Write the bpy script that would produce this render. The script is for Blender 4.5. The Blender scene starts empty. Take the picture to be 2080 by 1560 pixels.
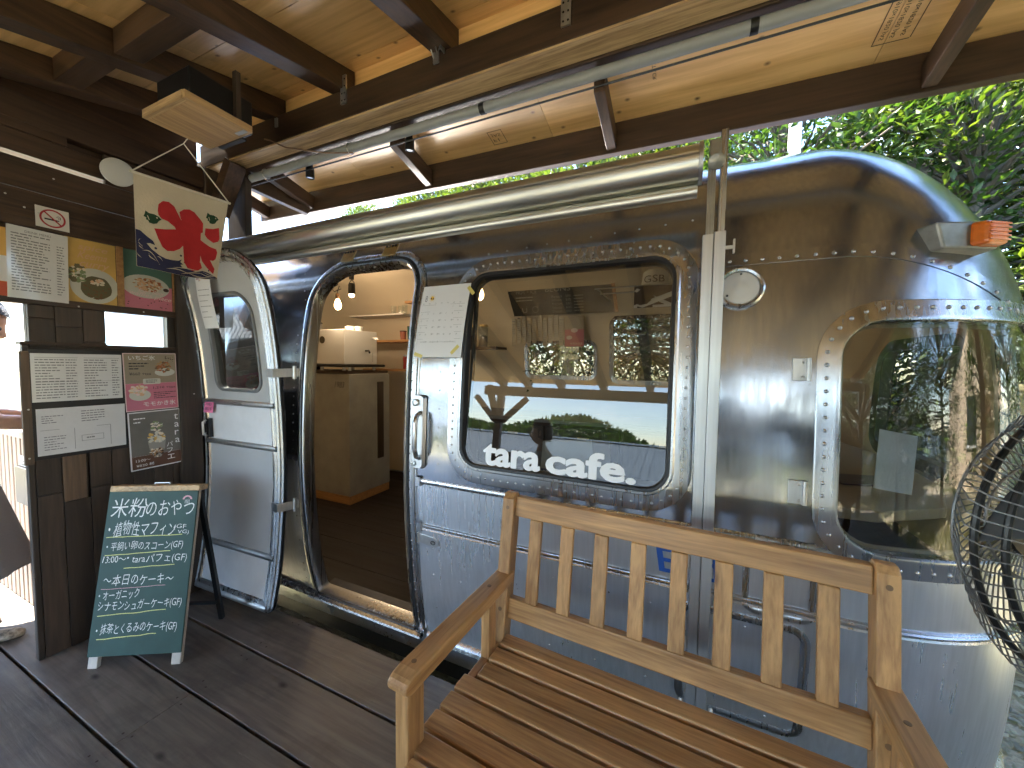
import bpy, bmesh, math, random
from math import sin, cos, pi, radians, sqrt, hypot
from mathutils import Vector, Matrix, noise

random.seed(7)
SC = bpy.context.scene
COL = SC.collection

# ------------------------------------------------------------------ camera
cam_data = bpy.data.cameras.new("camera")
cam = bpy.data.objects.new("camera", cam_data)
COL.objects.link(cam)
ax_x = Vector((0.9118698, -0.0331589, 0.40913806))
ax_y = Vector((0.41028377, 0.04284486, -0.9109509))
ax_z = Vector((0.01267667, 0.99853132, 0.0526735))
cam.matrix_world = Matrix.Translation((0, 0, 1.4)) @ Matrix((ax_x, ax_y, ax_z)).to_4x4()
cam_data.sensor_width = 36.0
cam_data.lens = 36.0 * 765.0 / 2080.0
cam_data.clip_start = 0.02
cam_data.clip_end = 2000.0
SC.camera = cam

# ------------------------------------------------------------------ sky and sun
SUN_TO = Vector((-0.57, -0.03, 0.82)).normalized()
world = bpy.data.worlds.new("World")
SC.world = world
world.use_nodes = True
wn = world.node_tree.nodes
wl = world.node_tree.links
wn.clear()
w_out = wn.new("ShaderNodeOutputWorld")
w_bg = wn.new("ShaderNodeBackground")
w_sky = wn.new("ShaderNodeTexSky")
w_sky.sky_type = 'NISHITA'
w_sky.sun_disc = False
w_sky.sun_elevation = math.asin(SUN_TO.z)
w_sky.sun_rotation = math.atan2(SUN_TO.x, SUN_TO.y)
w_sky.air_density = 1.0
w_sky.dust_density = 0.2
w_sky.ozone_density = 2.0
w_tc = wn.new("ShaderNodeTexCoord")
w_map = wn.new("ShaderNodeMapping")
w_map.inputs['Scale'].default_value = (1.6, 1.6, 4.5)
w_noise = wn.new("ShaderNodeTexNoise")
w_noise.inputs['Scale'].default_value = 1.7
w_noise.inputs['Detail'].default_value = 7.0
w_noise.inputs['Roughness'].default_value = 0.55
w_ramp = wn.new("ShaderNodeValToRGB")
w_ramp.color_ramp.elements[0].position = 0.53
w_ramp.color_ramp.elements[0].color = (0, 0, 0, 1)
w_ramp.color_ramp.elements[1].position = 0.84
w_ramp.color_ramp.elements[1].color = (0.8, 0.8, 0.8, 1)
w_mix = wn.new("ShaderNodeMixRGB")
w_mix.inputs['Color2'].default_value = (9.0, 9.2, 9.6, 1)
wl.new(w_tc.outputs['Generated'], w_map.inputs['Vector'])
wl.new(w_map.outputs['Vector'], w_noise.inputs['Vector'])
wl.new(w_noise.outputs['Fac'], w_ramp.inputs['Fac'])
wl.new(w_ramp.outputs['Color'], w_mix.inputs['Fac'])
wl.new(w_sky.outputs['Color'], w_mix.inputs['Color1'])
wl.new(w_mix.outputs['Color'], w_bg.inputs['Color'])
w_bg.inputs['Strength'].default_value = 0.12
wl.new(w_bg.outputs['Background'], w_out.inputs['Surface'])

sun_data = bpy.data.lights.new("sun", 'SUN')
sun_data.energy = 5.0
sun_data.angle = radians(0.5)
sun_data.color = (1.0, 0.90, 0.76)
sun = bpy.data.objects.new("sun", sun_data)
sun.rotation_euler = SUN_TO.to_track_quat('Z', 'Y').to_euler()
sun.location = SUN_TO * 30
COL.objects.link(sun)

SC.view_settings.view_transform = 'Standard'
SC.view_settings.look = 'None'
SC.view_settings.gamma = 1.0
SC.view_settings.use_curve_mapping = False
SC.view_settings.exposure = 3.6
SC.cycles.use_denoising = True
SC.cycles.max_bounces = 9
SC.cycles.diffuse_bounces = 4
SC.cycles.glossy_bounces = 5
SC.cycles.transparent_max_bounces = 12
SC.cycles.use_adaptive_sampling = True
SC.cycles.adaptive_threshold = 0.03
SC.cycles.caustics_reflective = True
SC.cycles.caustics_refractive = False
SC.cycles.sample_clamp_indirect = 6.0
SC.cycles.blur_glossy = 0.5

# ------------------------------------------------------------------ materials
MATS = {}


def _new(name):
    m = bpy.data.materials.new(name)
    m.use_nodes = True
    nt = m.node_tree
    p = nt.nodes.get("Principled BSDF")
    return m, nt, p


def _coords(nt, scale, rnd=True, rot=(0, 0, 0)):
    tc = nt.nodes.new("ShaderNodeTexCoord")
    mp = nt.nodes.new("ShaderNodeMapping")
    mp.inputs['Scale'].default_value = scale
    mp.inputs['Rotation'].default_value = rot
    nt.links.new(tc.outputs['Object'], mp.inputs['Vector'])
    if rnd:
        oi = nt.nodes.new("ShaderNodeObjectInfo")
        mu = nt.nodes.new("ShaderNodeMath")
        mu.operation = 'MULTIPLY'
        mu.inputs[1].default_value = 37.0
        nt.links.new(oi.outputs['Random'], mu.inputs[0])
        nt.links.new(mu.outputs[0], mp.inputs['Location'])
    return mp


def mat(name, col, rough=0.5, metal=0.0, var=0.0, vscale=6.0, bump=0.0, bscale=60.0, spec=0.5,
        coat=0.0, emit=None, estr=0.0, rvar=0.0, trans=0.0, alpha=1.0, objvar=0.0, sss=0.0):
    """plain procedural surface: noise-varied colour and roughness, optional fine relief"""
    if name in MATS:
        return MATS[name]
    m, nt, p = _new(name)
    p.inputs['Base Color'].default_value = (*col, 1)
    p.inputs['Roughness'].default_value = rough
    p.inputs['Metallic'].default_value = metal
    p.inputs['Specular IOR Level'].default_value = spec
    p.inputs['Coat Weight'].default_value = coat
    p.inputs['Coat Roughness'].default_value = 0.08
    p.inputs['Transmission Weight'].default_value = trans
    p.inputs['Alpha'].default_value = alpha
    if emit:
        p.inputs['Emission Color'].default_value = (*emit, 1)
        p.inputs['Emission Strength'].default_value = estr
    L = nt.links
    if var > 0 or rvar > 0:
        mp = _coords(nt, (1, 1, 1))
        n = nt.nodes.new("ShaderNodeTexNoise")
        n.inputs['Scale'].default_value = vscale
        n.inputs['Detail'].default_value = 6
        n.inputs['Roughness'].default_value = 0.6
        L.new(mp.outputs['Vector'], n.inputs['Vector'])
        if var > 0:
            mr = nt.nodes.new("ShaderNodeMapRange")
            mr.inputs['From Min'].default_value = 0.25
            mr.inputs['From Max'].default_value = 0.75
            mr.inputs['To Min'].default_value = 1 - var
            mr.inputs['To Max'].default_value = 1 + var
            L.new(n.outputs['Fac'], mr.inputs['Value'])
            mx = nt.nodes.new("ShaderNodeVectorMath")
            mx.operation = 'SCALE'
            mx.inputs[0].default_value = col
            L.new(mr.outputs['Result'], mx.inputs['Scale'])
            src = mx.outputs[0]
            if objvar > 0:
                oi = nt.nodes.new("ShaderNodeObjectInfo")
                mo = nt.nodes.new("ShaderNodeMapRange")
                mo.inputs['To Min'].default_value = 1 - objvar
                mo.inputs['To Max'].default_value = 1 + objvar
                L.new(oi.outputs['Random'], mo.inputs['Value'])
                m2 = nt.nodes.new("ShaderNodeVectorMath")
                m2.operation = 'SCALE'
                L.new(src, m2.inputs[0])
                L.new(mo.outputs['Result'], m2.inputs['Scale'])
                src = m2.outputs[0]
            L.new(src, p.inputs['Base Color'])
        if rvar > 0:
            m3 = nt.nodes.new("ShaderNodeMapRange")
            m3.inputs['From Min'].default_value = 0.3
            m3.inputs['From Max'].default_value = 0.7
            m3.inputs['To Min'].default_value = max(0.02, rough - rvar)
            m3.inputs['To Max'].default_value = min(1, rough + rvar)
            L.new(n.outputs['Fac'], m3.inputs['Value'])
            L.new(m3.outputs['Result'], p.inputs['Roughness'])
    if bump > 0:
        mp = _coords(nt, (1, 1, 1))
        n = nt.nodes.new("ShaderNodeTexNoise")
        n.inputs['Scale'].default_value = bscale
        n.inputs['Detail'].default_value = 5
        L.new(mp.outputs['Vector'], n.inputs['Vector'])
        b = nt.nodes.new("ShaderNodeBump")
        b.inputs['Strength'].default_value = bump
        b.inputs['Distance'].default_value = 0.01
        L.new(n.outputs['Fac'], b.inputs['Height'])
        L.new(b.outputs['Normal'], p.inputs['Normal'])
    MATS[name] = m
    return m


def wood(name, dark, light, axis='x', grain=22.0, rough=0.55, objvar=0.25, knots=True, bump=0.25,
         contrast=1.0, coat=0.0, stain=0.0, stain_col=(0.01, 0.008, 0.006), kscale=None):
    """timber with grain drawn out along one axis, knots, per-piece tone"""
    if name in MATS:
        return MATS[name]
    m, nt, p = _new(name)
    L = nt.links
    long = 0.06
    sc = {'x': (long, 1, 1), 'y': (1, long, 1), 'z': (1, 1, long)}[axis]
    mp = _coords(nt, sc)
    n1 = nt.nodes.new("ShaderNodeTexNoise")
    n1.inputs['Scale'].default_value = grain
    n1.inputs['Detail'].default_value = 8
    n1.inputs['Roughness'].default_value = 0.65
    n1.inputs['Distortion'].default_value = 0.6 if not kscale else 2.2
    L.new(mp.outputs['Vector'], n1.inputs['Vector'])
    n2 = nt.nodes.new("ShaderNodeTexNoise")
    n2.inputs['Scale'].default_value = grain * 4.5
    n2.inputs['Detail'].default_value = 4
    L.new(mp.outputs['Vector'], n2.inputs['Vector'])
    add = nt.nodes.new("ShaderNodeMath")
    add.operation = 'MULTIPLY_ADD'
    add.inputs[1].default_value = 0.45
    L.new(n2.outputs['Fac'], add.inputs[0])
    sub = nt.nodes.new("ShaderNodeMath")
    sub.operation = 'MULTIPLY'
    sub.inputs[1].default_value = 0.75
    L.new(n1.outputs['Fac'], sub.inputs[0])
    L.new(sub.outputs[0], add.inputs[2])
    rp = nt.nodes.new("ShaderNodeValToRGB")
    rp.color_ramp.elements[0].position = 0.5 - 0.16 / contrast + 0.07
    rp.color_ramp.elements[0].color = (*dark, 1)
    rp.color_ramp.elements[1].position = 0.5 + 0.16 / contrast + 0.07
    rp.color_ramp.elements[1].color = (*light, 1)
    L.new(add.outputs[0], rp.inputs['Fac'])
    src = rp.outputs['Color']
    if knots:
        mpk = _coords(nt, kscale or {'x': (3.0, 9, 9), 'y': (9, 3.0, 9), 'z': (9, 9, 3.0)}[axis])
        vo = nt.nodes.new("ShaderNodeTexVoronoi")
        vo.inputs['Scale'].default_value = 0.55
        if kscale:
            vo.voronoi_dimensions = '2D'
        L.new(mpk.outputs['Vector'], vo.inputs['Vector'])
        kr = nt.nodes.new("ShaderNodeValToRGB")
        kr.color_ramp.elements[0].position = 0.01
        kr.color_ramp.elements[0].color = (1, 1, 1, 1)
        kr.color_ramp.elements[1].position = 0.055
        kr.color_ramp.elements[1].color = (0, 0, 0, 1)
        L.new(vo.outputs['Distance'], kr.inputs['Fac'])
        mk = nt.nodes.new("ShaderNodeMixRGB")
        mk.inputs['Color2'].default_value = (dark[0] * 0.35, dark[1] * 0.3, dark[2] * 0.3, 1)
        L.new(kr.outputs['Color'], mk.inputs['Fac'])
        L.new(src, mk.inputs['Color1'])
        src = mk.outputs['Color']
    if stain > 0:
        mps = _coords(nt, (1, 1, 1))
        ns = nt.nodes.new("ShaderNodeTexNoise")
        ns.inputs['Scale'].default_value = 3.2
        ns.inputs['Detail'].default_value = 8
        ns.inputs['Roughness'].default_value = 0.7
        L.new(mps.outputs['Vector'], ns.inputs['Vector'])
        sr = nt.nodes.new("ShaderNodeMapRange")
        sr.inputs['From Min'].default_value = 0.48
        sr.inputs['From Max'].default_value = 0.7
        sr.inputs['To Min'].default_value = 0
        sr.inputs['To Max'].default_value = stain
        L.new(ns.outputs['Fac'], sr.inputs['Value'])
        ms = nt.nodes.new("ShaderNodeMixRGB")
        ms.inputs['Color2'].default_value = (*stain_col, 1)
        L.new(sr.outputs['Result'], ms.inputs['Fac'])
        L.new(src, ms.inputs['Color1'])
        src = ms.outputs['Color']
    oi = nt.nodes.new("ShaderNodeObjectInfo")
    mo = nt.nodes.new("ShaderNodeMapRange")
    mo.inputs['To Min'].default_value = 1 - objvar
    mo.inputs['To Max'].default_value = 1 + objvar
    L.new(oi.outputs['Random'], mo.inputs['Value'])
    vm = nt.nodes.new("ShaderNodeVectorMath")
    vm.operation = 'SCALE'
    L.new(src, vm.inputs[0])
    L.new(mo.outputs['Result'], vm.inputs['Scale'])
    L.new(vm.outputs[0], p.inputs['Base Color'])
    rr = nt.nodes.new("ShaderNodeMapRange")
    rr.inputs['From Min'].default_value = 0.3
    rr.inputs['From Max'].default_value = 0.75
    rr.inputs['To Min'].default_value = rough - 0.1
    rr.inputs['To Max'].default_value = rough + 0.14
    L.new(n1.outputs['Fac'], rr.inputs['Value'])
    L.new(rr.outputs['Result'], p.inputs['Roughness'])
    p.inputs['Coat Weight'].default_value = coat
    p.inputs['Coat Roughness'].default_value = 0.25
    b = nt.nodes.new("ShaderNodeBump")
    b.inputs['Strength'].default_value = bump
    b.inputs['Distance'].default_value = 0.004
    L.new(add.outputs[0], b.inputs['Height'])
    L.new(b.outputs['Normal'], p.inputs['Normal'])
    MATS[name] = m
    return m


def aluminium(name, col=(0.62, 0.63, 0.65), r0=0.09, r1=0.26, streak=(70, 70, 1.6), dent=0.35, grime=0.25, oxide=False):
    """weathered polished aluminium: fine drawn-out streaks in gloss and tone, shallow dents; oxide = duller sheet below the belt"""
    m, nt, p = _new(name)
    L = nt.links
    p.inputs['Metallic'].default_value = 1.0

    def noise_node(scale, sc, det, ro):
        mp = _coords(nt, sc, rnd=False)
        n = nt.nodes.new("ShaderNodeTexNoise")
        n.inputs['Scale'].default_value = scale
        n.inputs['Detail'].default_value = det
        n.inputs['Roughness'].default_value = ro
        L.new(mp.outputs['Vector'], n.inputs['Vector'])
        return n.outputs['Fac']

    def mrange(v, a, b, c, d):
        q = nt.nodes.new("ShaderNodeMapRange")
        for k, x in zip(('From Min', 'From Max', 'To Min', 'To Max'), (a, b, c, d)):
            q.inputs[k].default_value = x
        L.new(v, q.inputs['Value'])
        return q.outputs['Result']

    def op(o, a, b):
        q = nt.nodes.new("ShaderNodeMath")
        q.operation = o
        for i, x in enumerate((a, b)):
            if isinstance(x, (int, float)):
                q.inputs[i].default_value = x
            else:
                L.new(x, q.inputs[i])
        return q.outputs[0]
    fine = noise_node(1.0, streak, 5, 0.55)
    blot = noise_node(1.7, (1, 1, .55), 4, 0.5)
    mixed = op('ADD', op('MULTIPLY', fine, 0.45), op('MULTIPLY', blot, 0.55))
    rough = mrange(mixed, 0.36, 0.64, r0, r1)
    tone = mrange(mixed, 0.34, 0.66, 1.0, 1.0 - grime)
    if oxide:
        geo = nt.nodes.new("ShaderNodeNewGeometry")
        sep = nt.nodes.new("ShaderNodeSeparateXYZ")
        L.new(geo.outputs['Position'], sep.inputs[0])
        low = mrange(sep.outputs['Z'], 0.83, 0.85, 1.0, 0.0)
        rough = op('ADD', rough, op('MULTIPLY', low, 0.14))
        L.new(op('SUBTRACT', 0.94, op('MULTIPLY', low, 0.20)), p.inputs['Metallic'])
        tone = op('MULTIPLY', tone, op('ADD', 1.0, op('MULTIPLY', low, 0.62)))
    L.new(rough, p.inputs['Roughness'])
    vm = nt.nodes.new("ShaderNodeVectorMath")
    vm.operation = 'SCALE'
    vm.inputs[0].default_value = col
    L.new(tone, vm.inputs['Scale'])
    L.new(vm.outputs[0], p.inputs['Base Color'])
    big = noise_node(4.0, (1, 1, 1), 2, 0.5)
    b = nt.nodes.new("ShaderNodeBump")
    b.inputs['Strength'].default_value = dent
    b.inputs['Distance'].default_value = 0.006
    mid = noise_node(13.0, (1, 1, 1), 3, 0.5)
    L.new(op('ADD', op('ADD', big, op('MULTIPLY', mid, 0.10)), op('MULTIPLY', fine, 0.014)), b.inputs['Height'])
    L.new(b.outputs['Normal'], p.inputs['Normal'])
    MATS[name] = m
    return m


def glass(name, tint=(0.86, 0.88, 0.87), ior=1.7, rough=0.0):
    m, nt, p = _new(name)
    nt.nodes.remove(p)
    L = nt.links
    out = nt.nodes.get("Material Output")
    tr = nt.nodes.new("ShaderNodeBsdfTransparent")
    tr.inputs['Color'].default_value = (*tint, 1)
    gl = nt.nodes.new("ShaderNodeBsdfGlossy")
    gl.inputs['Roughness'].default_value = rough
    gl.inputs['Color'].default_value = (1, 1, 1, 1)
    lw = nt.nodes.new("ShaderNodeLayerWeight")
    lw.inputs['Blend'].default_value = 0.5
    pw = nt.nodes.new("ShaderNodeMath")
    pw.operation = 'POWER'
    pw.inputs[1].default_value = 5.0
    L.new(lw.outputs['Facing'], pw.inputs[0])
    f0 = ((ior - 1) / (ior + 1)) ** 2
    fr = nt.nodes.new("ShaderNodeMath")
    fr.operation = 'MULTIPLY_ADD'
    fr.inputs[1].default_value = 1 - f0
    fr.inputs[2].default_value = f0
    L.new(pw.outputs[0], fr.inputs[0])
    mx = nt.nodes.new("ShaderNodeMixShader")
    L.new(fr.outputs[0], mx.inputs['Fac'])
    L.new(tr.outputs[0], mx.inputs[1])
    L.new(gl.outputs[0], mx.inputs[2])
    L.new(mx.outputs[0], out.inputs['Surface'])
    MATS[name] = m
    return m


def leafmat(name, c1, c2):
    m, nt, p = _new(name)
    L = nt.links
    g = nt.nodes.new("ShaderNodeNewGeometry")
    rp = nt.nodes.new("ShaderNodeValToRGB")
    rp.color_ramp.elements[0].color = (*c1, 1)
    rp.color_ramp.elements[1].color = (*c2, 1)
    L.new(g.outputs['Random Per Island'], rp.inputs['Fac'])
    L.new(rp.outputs['Color'], p.inputs['Base Color'])
    p.inputs['Roughness'].default_value = 0.42
    p.inputs['Specular IOR Level'].default_value = 0.4
    out = nt.nodes.get("Material Output")
    tl = nt.nodes.new("ShaderNodeBsdfTranslucent")
    vm = nt.nodes.new("ShaderNodeMixRGB")
    vm.blend_type = 'MULTIPLY'
    vm.inputs['Fac'].default_value = 1.0
    vm.inputs['Color2'].default_value = (1.5, 1.7, 0.5, 1)
    L.new(rp.outputs['Color'], vm.inputs['Color1'])
    L.new(vm.outputs['Color'], tl.inputs['Color'])
    mx = nt.nodes.new("ShaderNodeMixShader")
    mx.inputs['Fac'].default_value = 0.35
    L.new(p.outputs[0], mx.inputs[1])
    L.new(tl.outputs[0], mx.inputs[2])
    L.new(mx.outputs[0], out.inputs['Surface'])
    MATS[name] = m
    return m


ALU = aluminium("aluminium_skin", (0.37, 0.385, 0.415), 0.12, 0.26, dent=0.6, grime=0.25, oxide=True)
ALU_TRIM = aluminium("aluminium_trim", (0.56, 0.57, 0.59), 0.18, 0.36, dent=0.12, grime=0.22)
ALU_MATT = aluminium("aluminium_matt", (0.62, 0.63, 0.64), 0.32, 0.48, dent=0.05, grime=0.2)
AWN = aluminium("awning_metal", (0.74, 0.73, 0.66), 0.30, 0.44, streak=(0.6, 30, 30), dent=0.04, grime=0.2)
GLASS = glass("window_glass", (0.48, 0.50, 0.48), ior=1.78)
GLASS_THIN = glass("drinking_glass", (0.93, 0.95, 0.95), 1.35)
PLASTIC_FILM = glass("clear_film", (0.9, 0.9, 0.88), 1.45, 0.12)
W_DARK_X = wood("dark_timber_x", (0.022, 0.012, 0.007), (0.078, 0.042, 0.023), 'x', 18, 0.5, 0.2)
W_DARK_Y = wood("dark_timber_y", (0.024, 0.013, 0.008), (0.085, 0.046, 0.025), 'y', 18, 0.5, 0.2)
W_DARK_Z = wood("dark_timber_z", (0.022, 0.015, 0.011), (0.070, 0.047, 0.032), 'z', 18, 0.45, 0.35)
W_MID_Z = wood("brown_plank_z", (0.05, 0.032, 0.02), (0.13, 0.082, 0.05), 'z', 18, 0.45, 0.35)
W_RAW_X = wood("raw_timber_x", (0.30, 0.185, 0.085), (0.62, 0.43, 0.23), 'x', 30, 0.55, 0.06, contrast=1.4)
W_RAW_Y = wood("raw_timber_y", (0.34, 0.20, 0.09), (0.58, 0.38, 0.19), 'y', 24, 0.5, 0.06)
W_DECK = wood("deck_board_x", (0.068, 0.058, 0.049), (0.165, 0.142, 0.121), 'x', 14, 0.46, 0.16, bump=0.4, stain=0.6,
              stain_col=(0.034, 0.028, 0.024), kscale=(3.0, 6.0, 1.0))
W_PLY = wood("plywood_x", (0.62, 0.355, 0.130), (0.85, 0.550, 0.240), 'x', 9, 0.40, 0.12, bump=0.06, contrast=1.15, coat=0.25, kscale=(7.0, 9.0, 1.0))
W_BENCH_X = wood("bench_timber_x", (0.21, 0.095, 0.032), (0.48, 0.265, 0.100), 'x', 26, 0.42, 0.14, contrast=1.1, bump=0.2, stain=0.35,
                 stain_col=(0.20, 0.12, 0.06))
W_BENCH_Y = wood("bench_timber_y", (0.21, 0.095, 0.032), (0.46, 0.255, 0.098), 'y', 26, 0.42, 0.14, contrast=1.1, bump=0.2, stain=0.35,
                 stain_col=(0.20, 0.12, 0.06))
W_BENCH_Z = wood("bench_timber_z", (0.24, 0.108, 0.036), (0.50, 0.275, 0.105), 'z', 26, 0.42, 0.14, contrast=1.1, bump=0.2, stain=0.3,
                 stain_col=(0.20, 0.12, 0.06))
W_BATTEN = wood("batten_timber_z", (0.30, 0.22, 0.16), (0.55, 0.43, 0.33), 'z', 16, 0.5, 0.15)
W_ORANGE_X = wood("orange_board_x", (0.30, 0.14, 0.05), (0.50, 0.27, 0.11), 'x', 24, 0.45, 0.1)
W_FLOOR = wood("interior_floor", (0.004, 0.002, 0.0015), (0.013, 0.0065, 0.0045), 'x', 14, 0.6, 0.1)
RUBBER = mat("black_rubber", (0.012, 0.012, 0.013), 0.5, bump=0.1)
BLACK = mat("black_paint", (0.010, 0.010, 0.011), 0.4, var=0.2)
DARKSTEEL = mat("dark_steel_wire", (0.025, 0.027, 0.030), 0.35, 0.6, var=0.3, vscale=30)
FANWIRE = mat("fan_wire", (0.16, 0.165, 0.17), 0.4, 0.5, var=0.2, vscale=30)
STEEL = mat("zinc_plate", (0.55, 0.55, 0.54), 0.35, 0.9, var=0.15, vscale=40)
BRASS = mat("brass_bracket", (0.62, 0.45, 0.20), 0.38, 0.85, var=0.25, vscale=30)
GREYPIPE = mat("grey_pvc_pipe", (0.30, 0.315, 0.32), 0.38, var=0.1, vscale=8)
GREYPAINT = mat("grey_door_panel", (0.45, 0.455, 0.46), 0.42, var=0.06, vscale=5, bump=0.05, bscale=300)
WHITEPAINT = mat("white_panel", (0.72, 0.73, 0.75), 0.38, var=0.08, vscale=7)
CREAM = mat("cream_lining", (0.66, 0.57, 0.44), 0.55, var=0.05, vscale=2)
PAPER = mat("white_paper", (0.72, 0.72, 0.73), 0.6, var=0.04, vscale=3, bump=0.1, bscale=9)
LAMINATE = mat("laminated_paper", (0.70, 0.70, 0.70), 0.32, var=0.05, vscale=5, bump=0.45, bscale=14, coat=0.8)
INK = mat("black_ink", (0.02, 0.02, 0.022), 0.5)
INKGREY = mat("grey_ink", (0.20, 0.20, 0.21), 0.5)
CHALK = mat("white_chalk", (0.78, 0.79, 0.76), 0.9, var=0.35, vscale=220)
CHALK_Y = mat("yellow_chalk", (0.66, 0.68, 0.24), 0.9, var=0.35, vscale=220)
CHALK_P = mat("pink_chalk", (0.70, 0.38, 0.42), 0.9, var=0.35, vscale=220)
GREENBOARD = mat("green_board", (0.020, 0.062, 0.050), 0.6, var=0.22, vscale=9)
WHITELETTER = mat("white_vinyl", (0.82, 0.82, 0.82), 0.4)
CLOTH = mat("cream_cotton", (0.62, 0.55, 0.43), 0.85, var=0.06, vscale=12, bump=0.25, bscale=120)
RED = mat("red_print", (0.50, 0.022, 0.030), 0.8, var=0.08, vscale=30, bump=0.2, bscale=120)
NAVY = mat("navy_print", (0.018, 0.022, 0.075), 0.8, var=0.1, vscale=30)
GREEN = mat("green_print", (0.014, 0.060, 0.028), 0.8, var=0.1, vscale=30)
CONCRETE = mat("mortar_counter", (0.34, 0.335, 0.30), 0.7, var=0.22, vscale=4, bump=0.2, bscale=40)
TAPE = mat("yellow_tape", (0.62, 0.52, 0.14), 0.5)
STRING = mat("cotton_cord", (0.68, 0.64, 0.56), 0.8)
PINK = mat("pink_paper", (0.85, 0.22, 0.42), 0.6)


# ------------------------------------------------------------------ mesh helpers
class MB:
    """collects world-space geometry for one mesh object"""

    def __init__(self):
        self.v = []
        self.f = []

    def add(self, vs, fs):
        o = len(self.v)
        self.v += [Vector(a) for a in vs]
        self.f += [tuple(i + o for i in f) for f in fs]
        return self

    def box(self, lo, hi, M=None):
        x0, y0, z0 = lo
        x1, y1, z1 = hi
        vs = [Vector(c) for c in ((x0, y0, z0), (x1, y0, z0), (x1, y1, z0), (x0, y1, z0),
                                  (x0, y0, z1), (x1, y0, z1), (x1, y1, z1), (x0, y1, z1))]
        if M is not None:
            vs = [M @ a for a in vs]
        return self.add(vs, [(0, 3, 2, 1), (4, 5, 6, 7), (0, 1, 5, 4), (1, 2, 6, 5), (2, 3, 7, 6), (3, 0, 4, 7)])

    def bar(self, a, b, w, h, up=(0, 0, 1)):
        """square-section bar from a to b; w across, h along 'up'"""
        a = Vector(a)
        b = Vector(b)
        d = (b - a).normalized()
        upv = Vector(up)
        s = d.cross(upv)
        if s.length < 1e-4:
            s = d.cross(Vector((0, 1, 0)))
        s.normalize()
        u = s.cross(d).normalized()
        vs = []
        for p in (a, b):
            for sx, sy in ((-1, -1), (1, -1), (1, 1), (-1, 1)):
                vs.append(p + s * (sx * w / 2) + u * (sy * h / 2))
        return self.add(vs, [(3, 2, 1, 0), (4, 5, 6, 7), (0, 1, 5, 4), (1, 2, 6, 5), (2, 3, 7, 6), (3, 0, 4, 7)])

    def hexa(self, b4, t4):
        """solid between two quads given in the same order"""
        vs = list(b4) + list(t4)
        return self.add(vs, [(3, 2, 1, 0), (4, 5, 6, 7), (0, 1, 5, 4), (1, 2, 6, 5), (2, 3, 7, 6), (3, 0, 4, 7)])

    def tube(self, pts, r, n=8, closed=False, cap=True):
        pts = [Vector(p) for p in pts]
        rs = r if isinstance(r, (list, tuple)) else [r] * len(pts)
        k = len(pts)
        vs = []
        prev = None
        for i, p in enumerate(pts):
            a = pts[(i - 1) % k] if (closed or i > 0) else p
            b = pts[(i + 1) % k] if (closed or i < k - 1) else p
            t = (b - a)
            t = t.normalized() if t.length > 1e-9 else Vector((0, 0, 1))
            if prev is None:
                s = t.cross(Vector((0, 0, 1)))
                if s.length < 0.05:
                    s = t.cross(Vector((0, 1, 0)))
                s.normalize()
            else:
                s = prev - t * prev.dot(t)
                s.normalize()
            prev = s
            u = t.cross(s)
            for j in range(n):
                an = 2 * pi * j / n
                vs.append(p + (s * cos(an) + u * sin(an)) * rs[i])
        fs = []
        for i in range(k if closed else k - 1):
            i2 = (i + 1) % k
            for j in range(n):
                j2 = (j + 1) % n
                fs.append((i * n + j, i2 * n + j, i2 * n + j2, i * n + j2))
        if cap and not closed:
            fs.append(tuple(range(n)))
            fs.append(tuple((k - 1) * n + j for j in reversed(range(n))))
        return self.add(vs, fs)

    def lathe(self, prof, o, axis=(0, 0, 1), n=20):
        """prof: (radius, height) list along the axis"""
        o = Vector(o)
        t = Vector(axis).normalized()
        s = t.cross(Vector((0, 0, 1)))
        if s.length < 0.05:
            s = t.cross(Vector((0, 1, 0)))
        s.normalize()
        u = t.cross(s)
        vs = []
        for r, h in prof:
            for j in range(n):
                an = 2 * pi * j / n
                vs.append(o + t * h + (s * cos(an) + u * sin(an)) * r)
        fs = []
        for i in range(len(prof) - 1):
            for j in range(n):
                j2 = (j + 1) % n
                fs.append((i * n + j, i * n + j2, (i + 1) * n + j2, (i + 1) * n + j))
        if prof[0][0] > 1e-6:
            fs.append(tuple(reversed(range(n))))
        if prof[-1][0] > 1e-6:
            fs.append(tuple((len(prof) - 1) * n + j for j in range(n)))
        return self.add(vs, fs)

    def grid(self, fn, nu, nv, skip=None, flip=False):
        vs = [fn(i / nu, j / nv) for i in range(nu + 1) for j in range(nv + 1)]
        fs = []
        for i in range(nu):
            for j in range(nv):
                if skip and skip((i + .5) / nu, (j + .5) / nv):
                    continue
                a = i * (nv + 1) + j
                q = (a, a + nv + 1, a + nv + 2, a + 1)
                fs.append(q[::-1] if flip else q)
        return self.add(vs, fs)

    def ball(self, c, r, nu=10, nv=6, sq=(1, 1, 1)):
        c = Vector(c)
        pr = []
        vs = []
        for i in range(nv + 1):
            th = pi * i / nv
            for j in range(nu):
                ph = 2 * pi * j / nu
                vs.append(c + Vector((r * sin(th) * cos(ph) * sq[0], r * sin(th) * sin(ph) * sq[1], r * cos(th) * sq[2])))
        fs = []
        for i in range(nv):
            for j in range(nu):
                j2 = (j + 1) % nu
                fs.append((i * nu + j, (i + 1) * nu + j, (i + 1) * nu + j2, i * nu + j2))
        return self.add(vs, fs)

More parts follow.
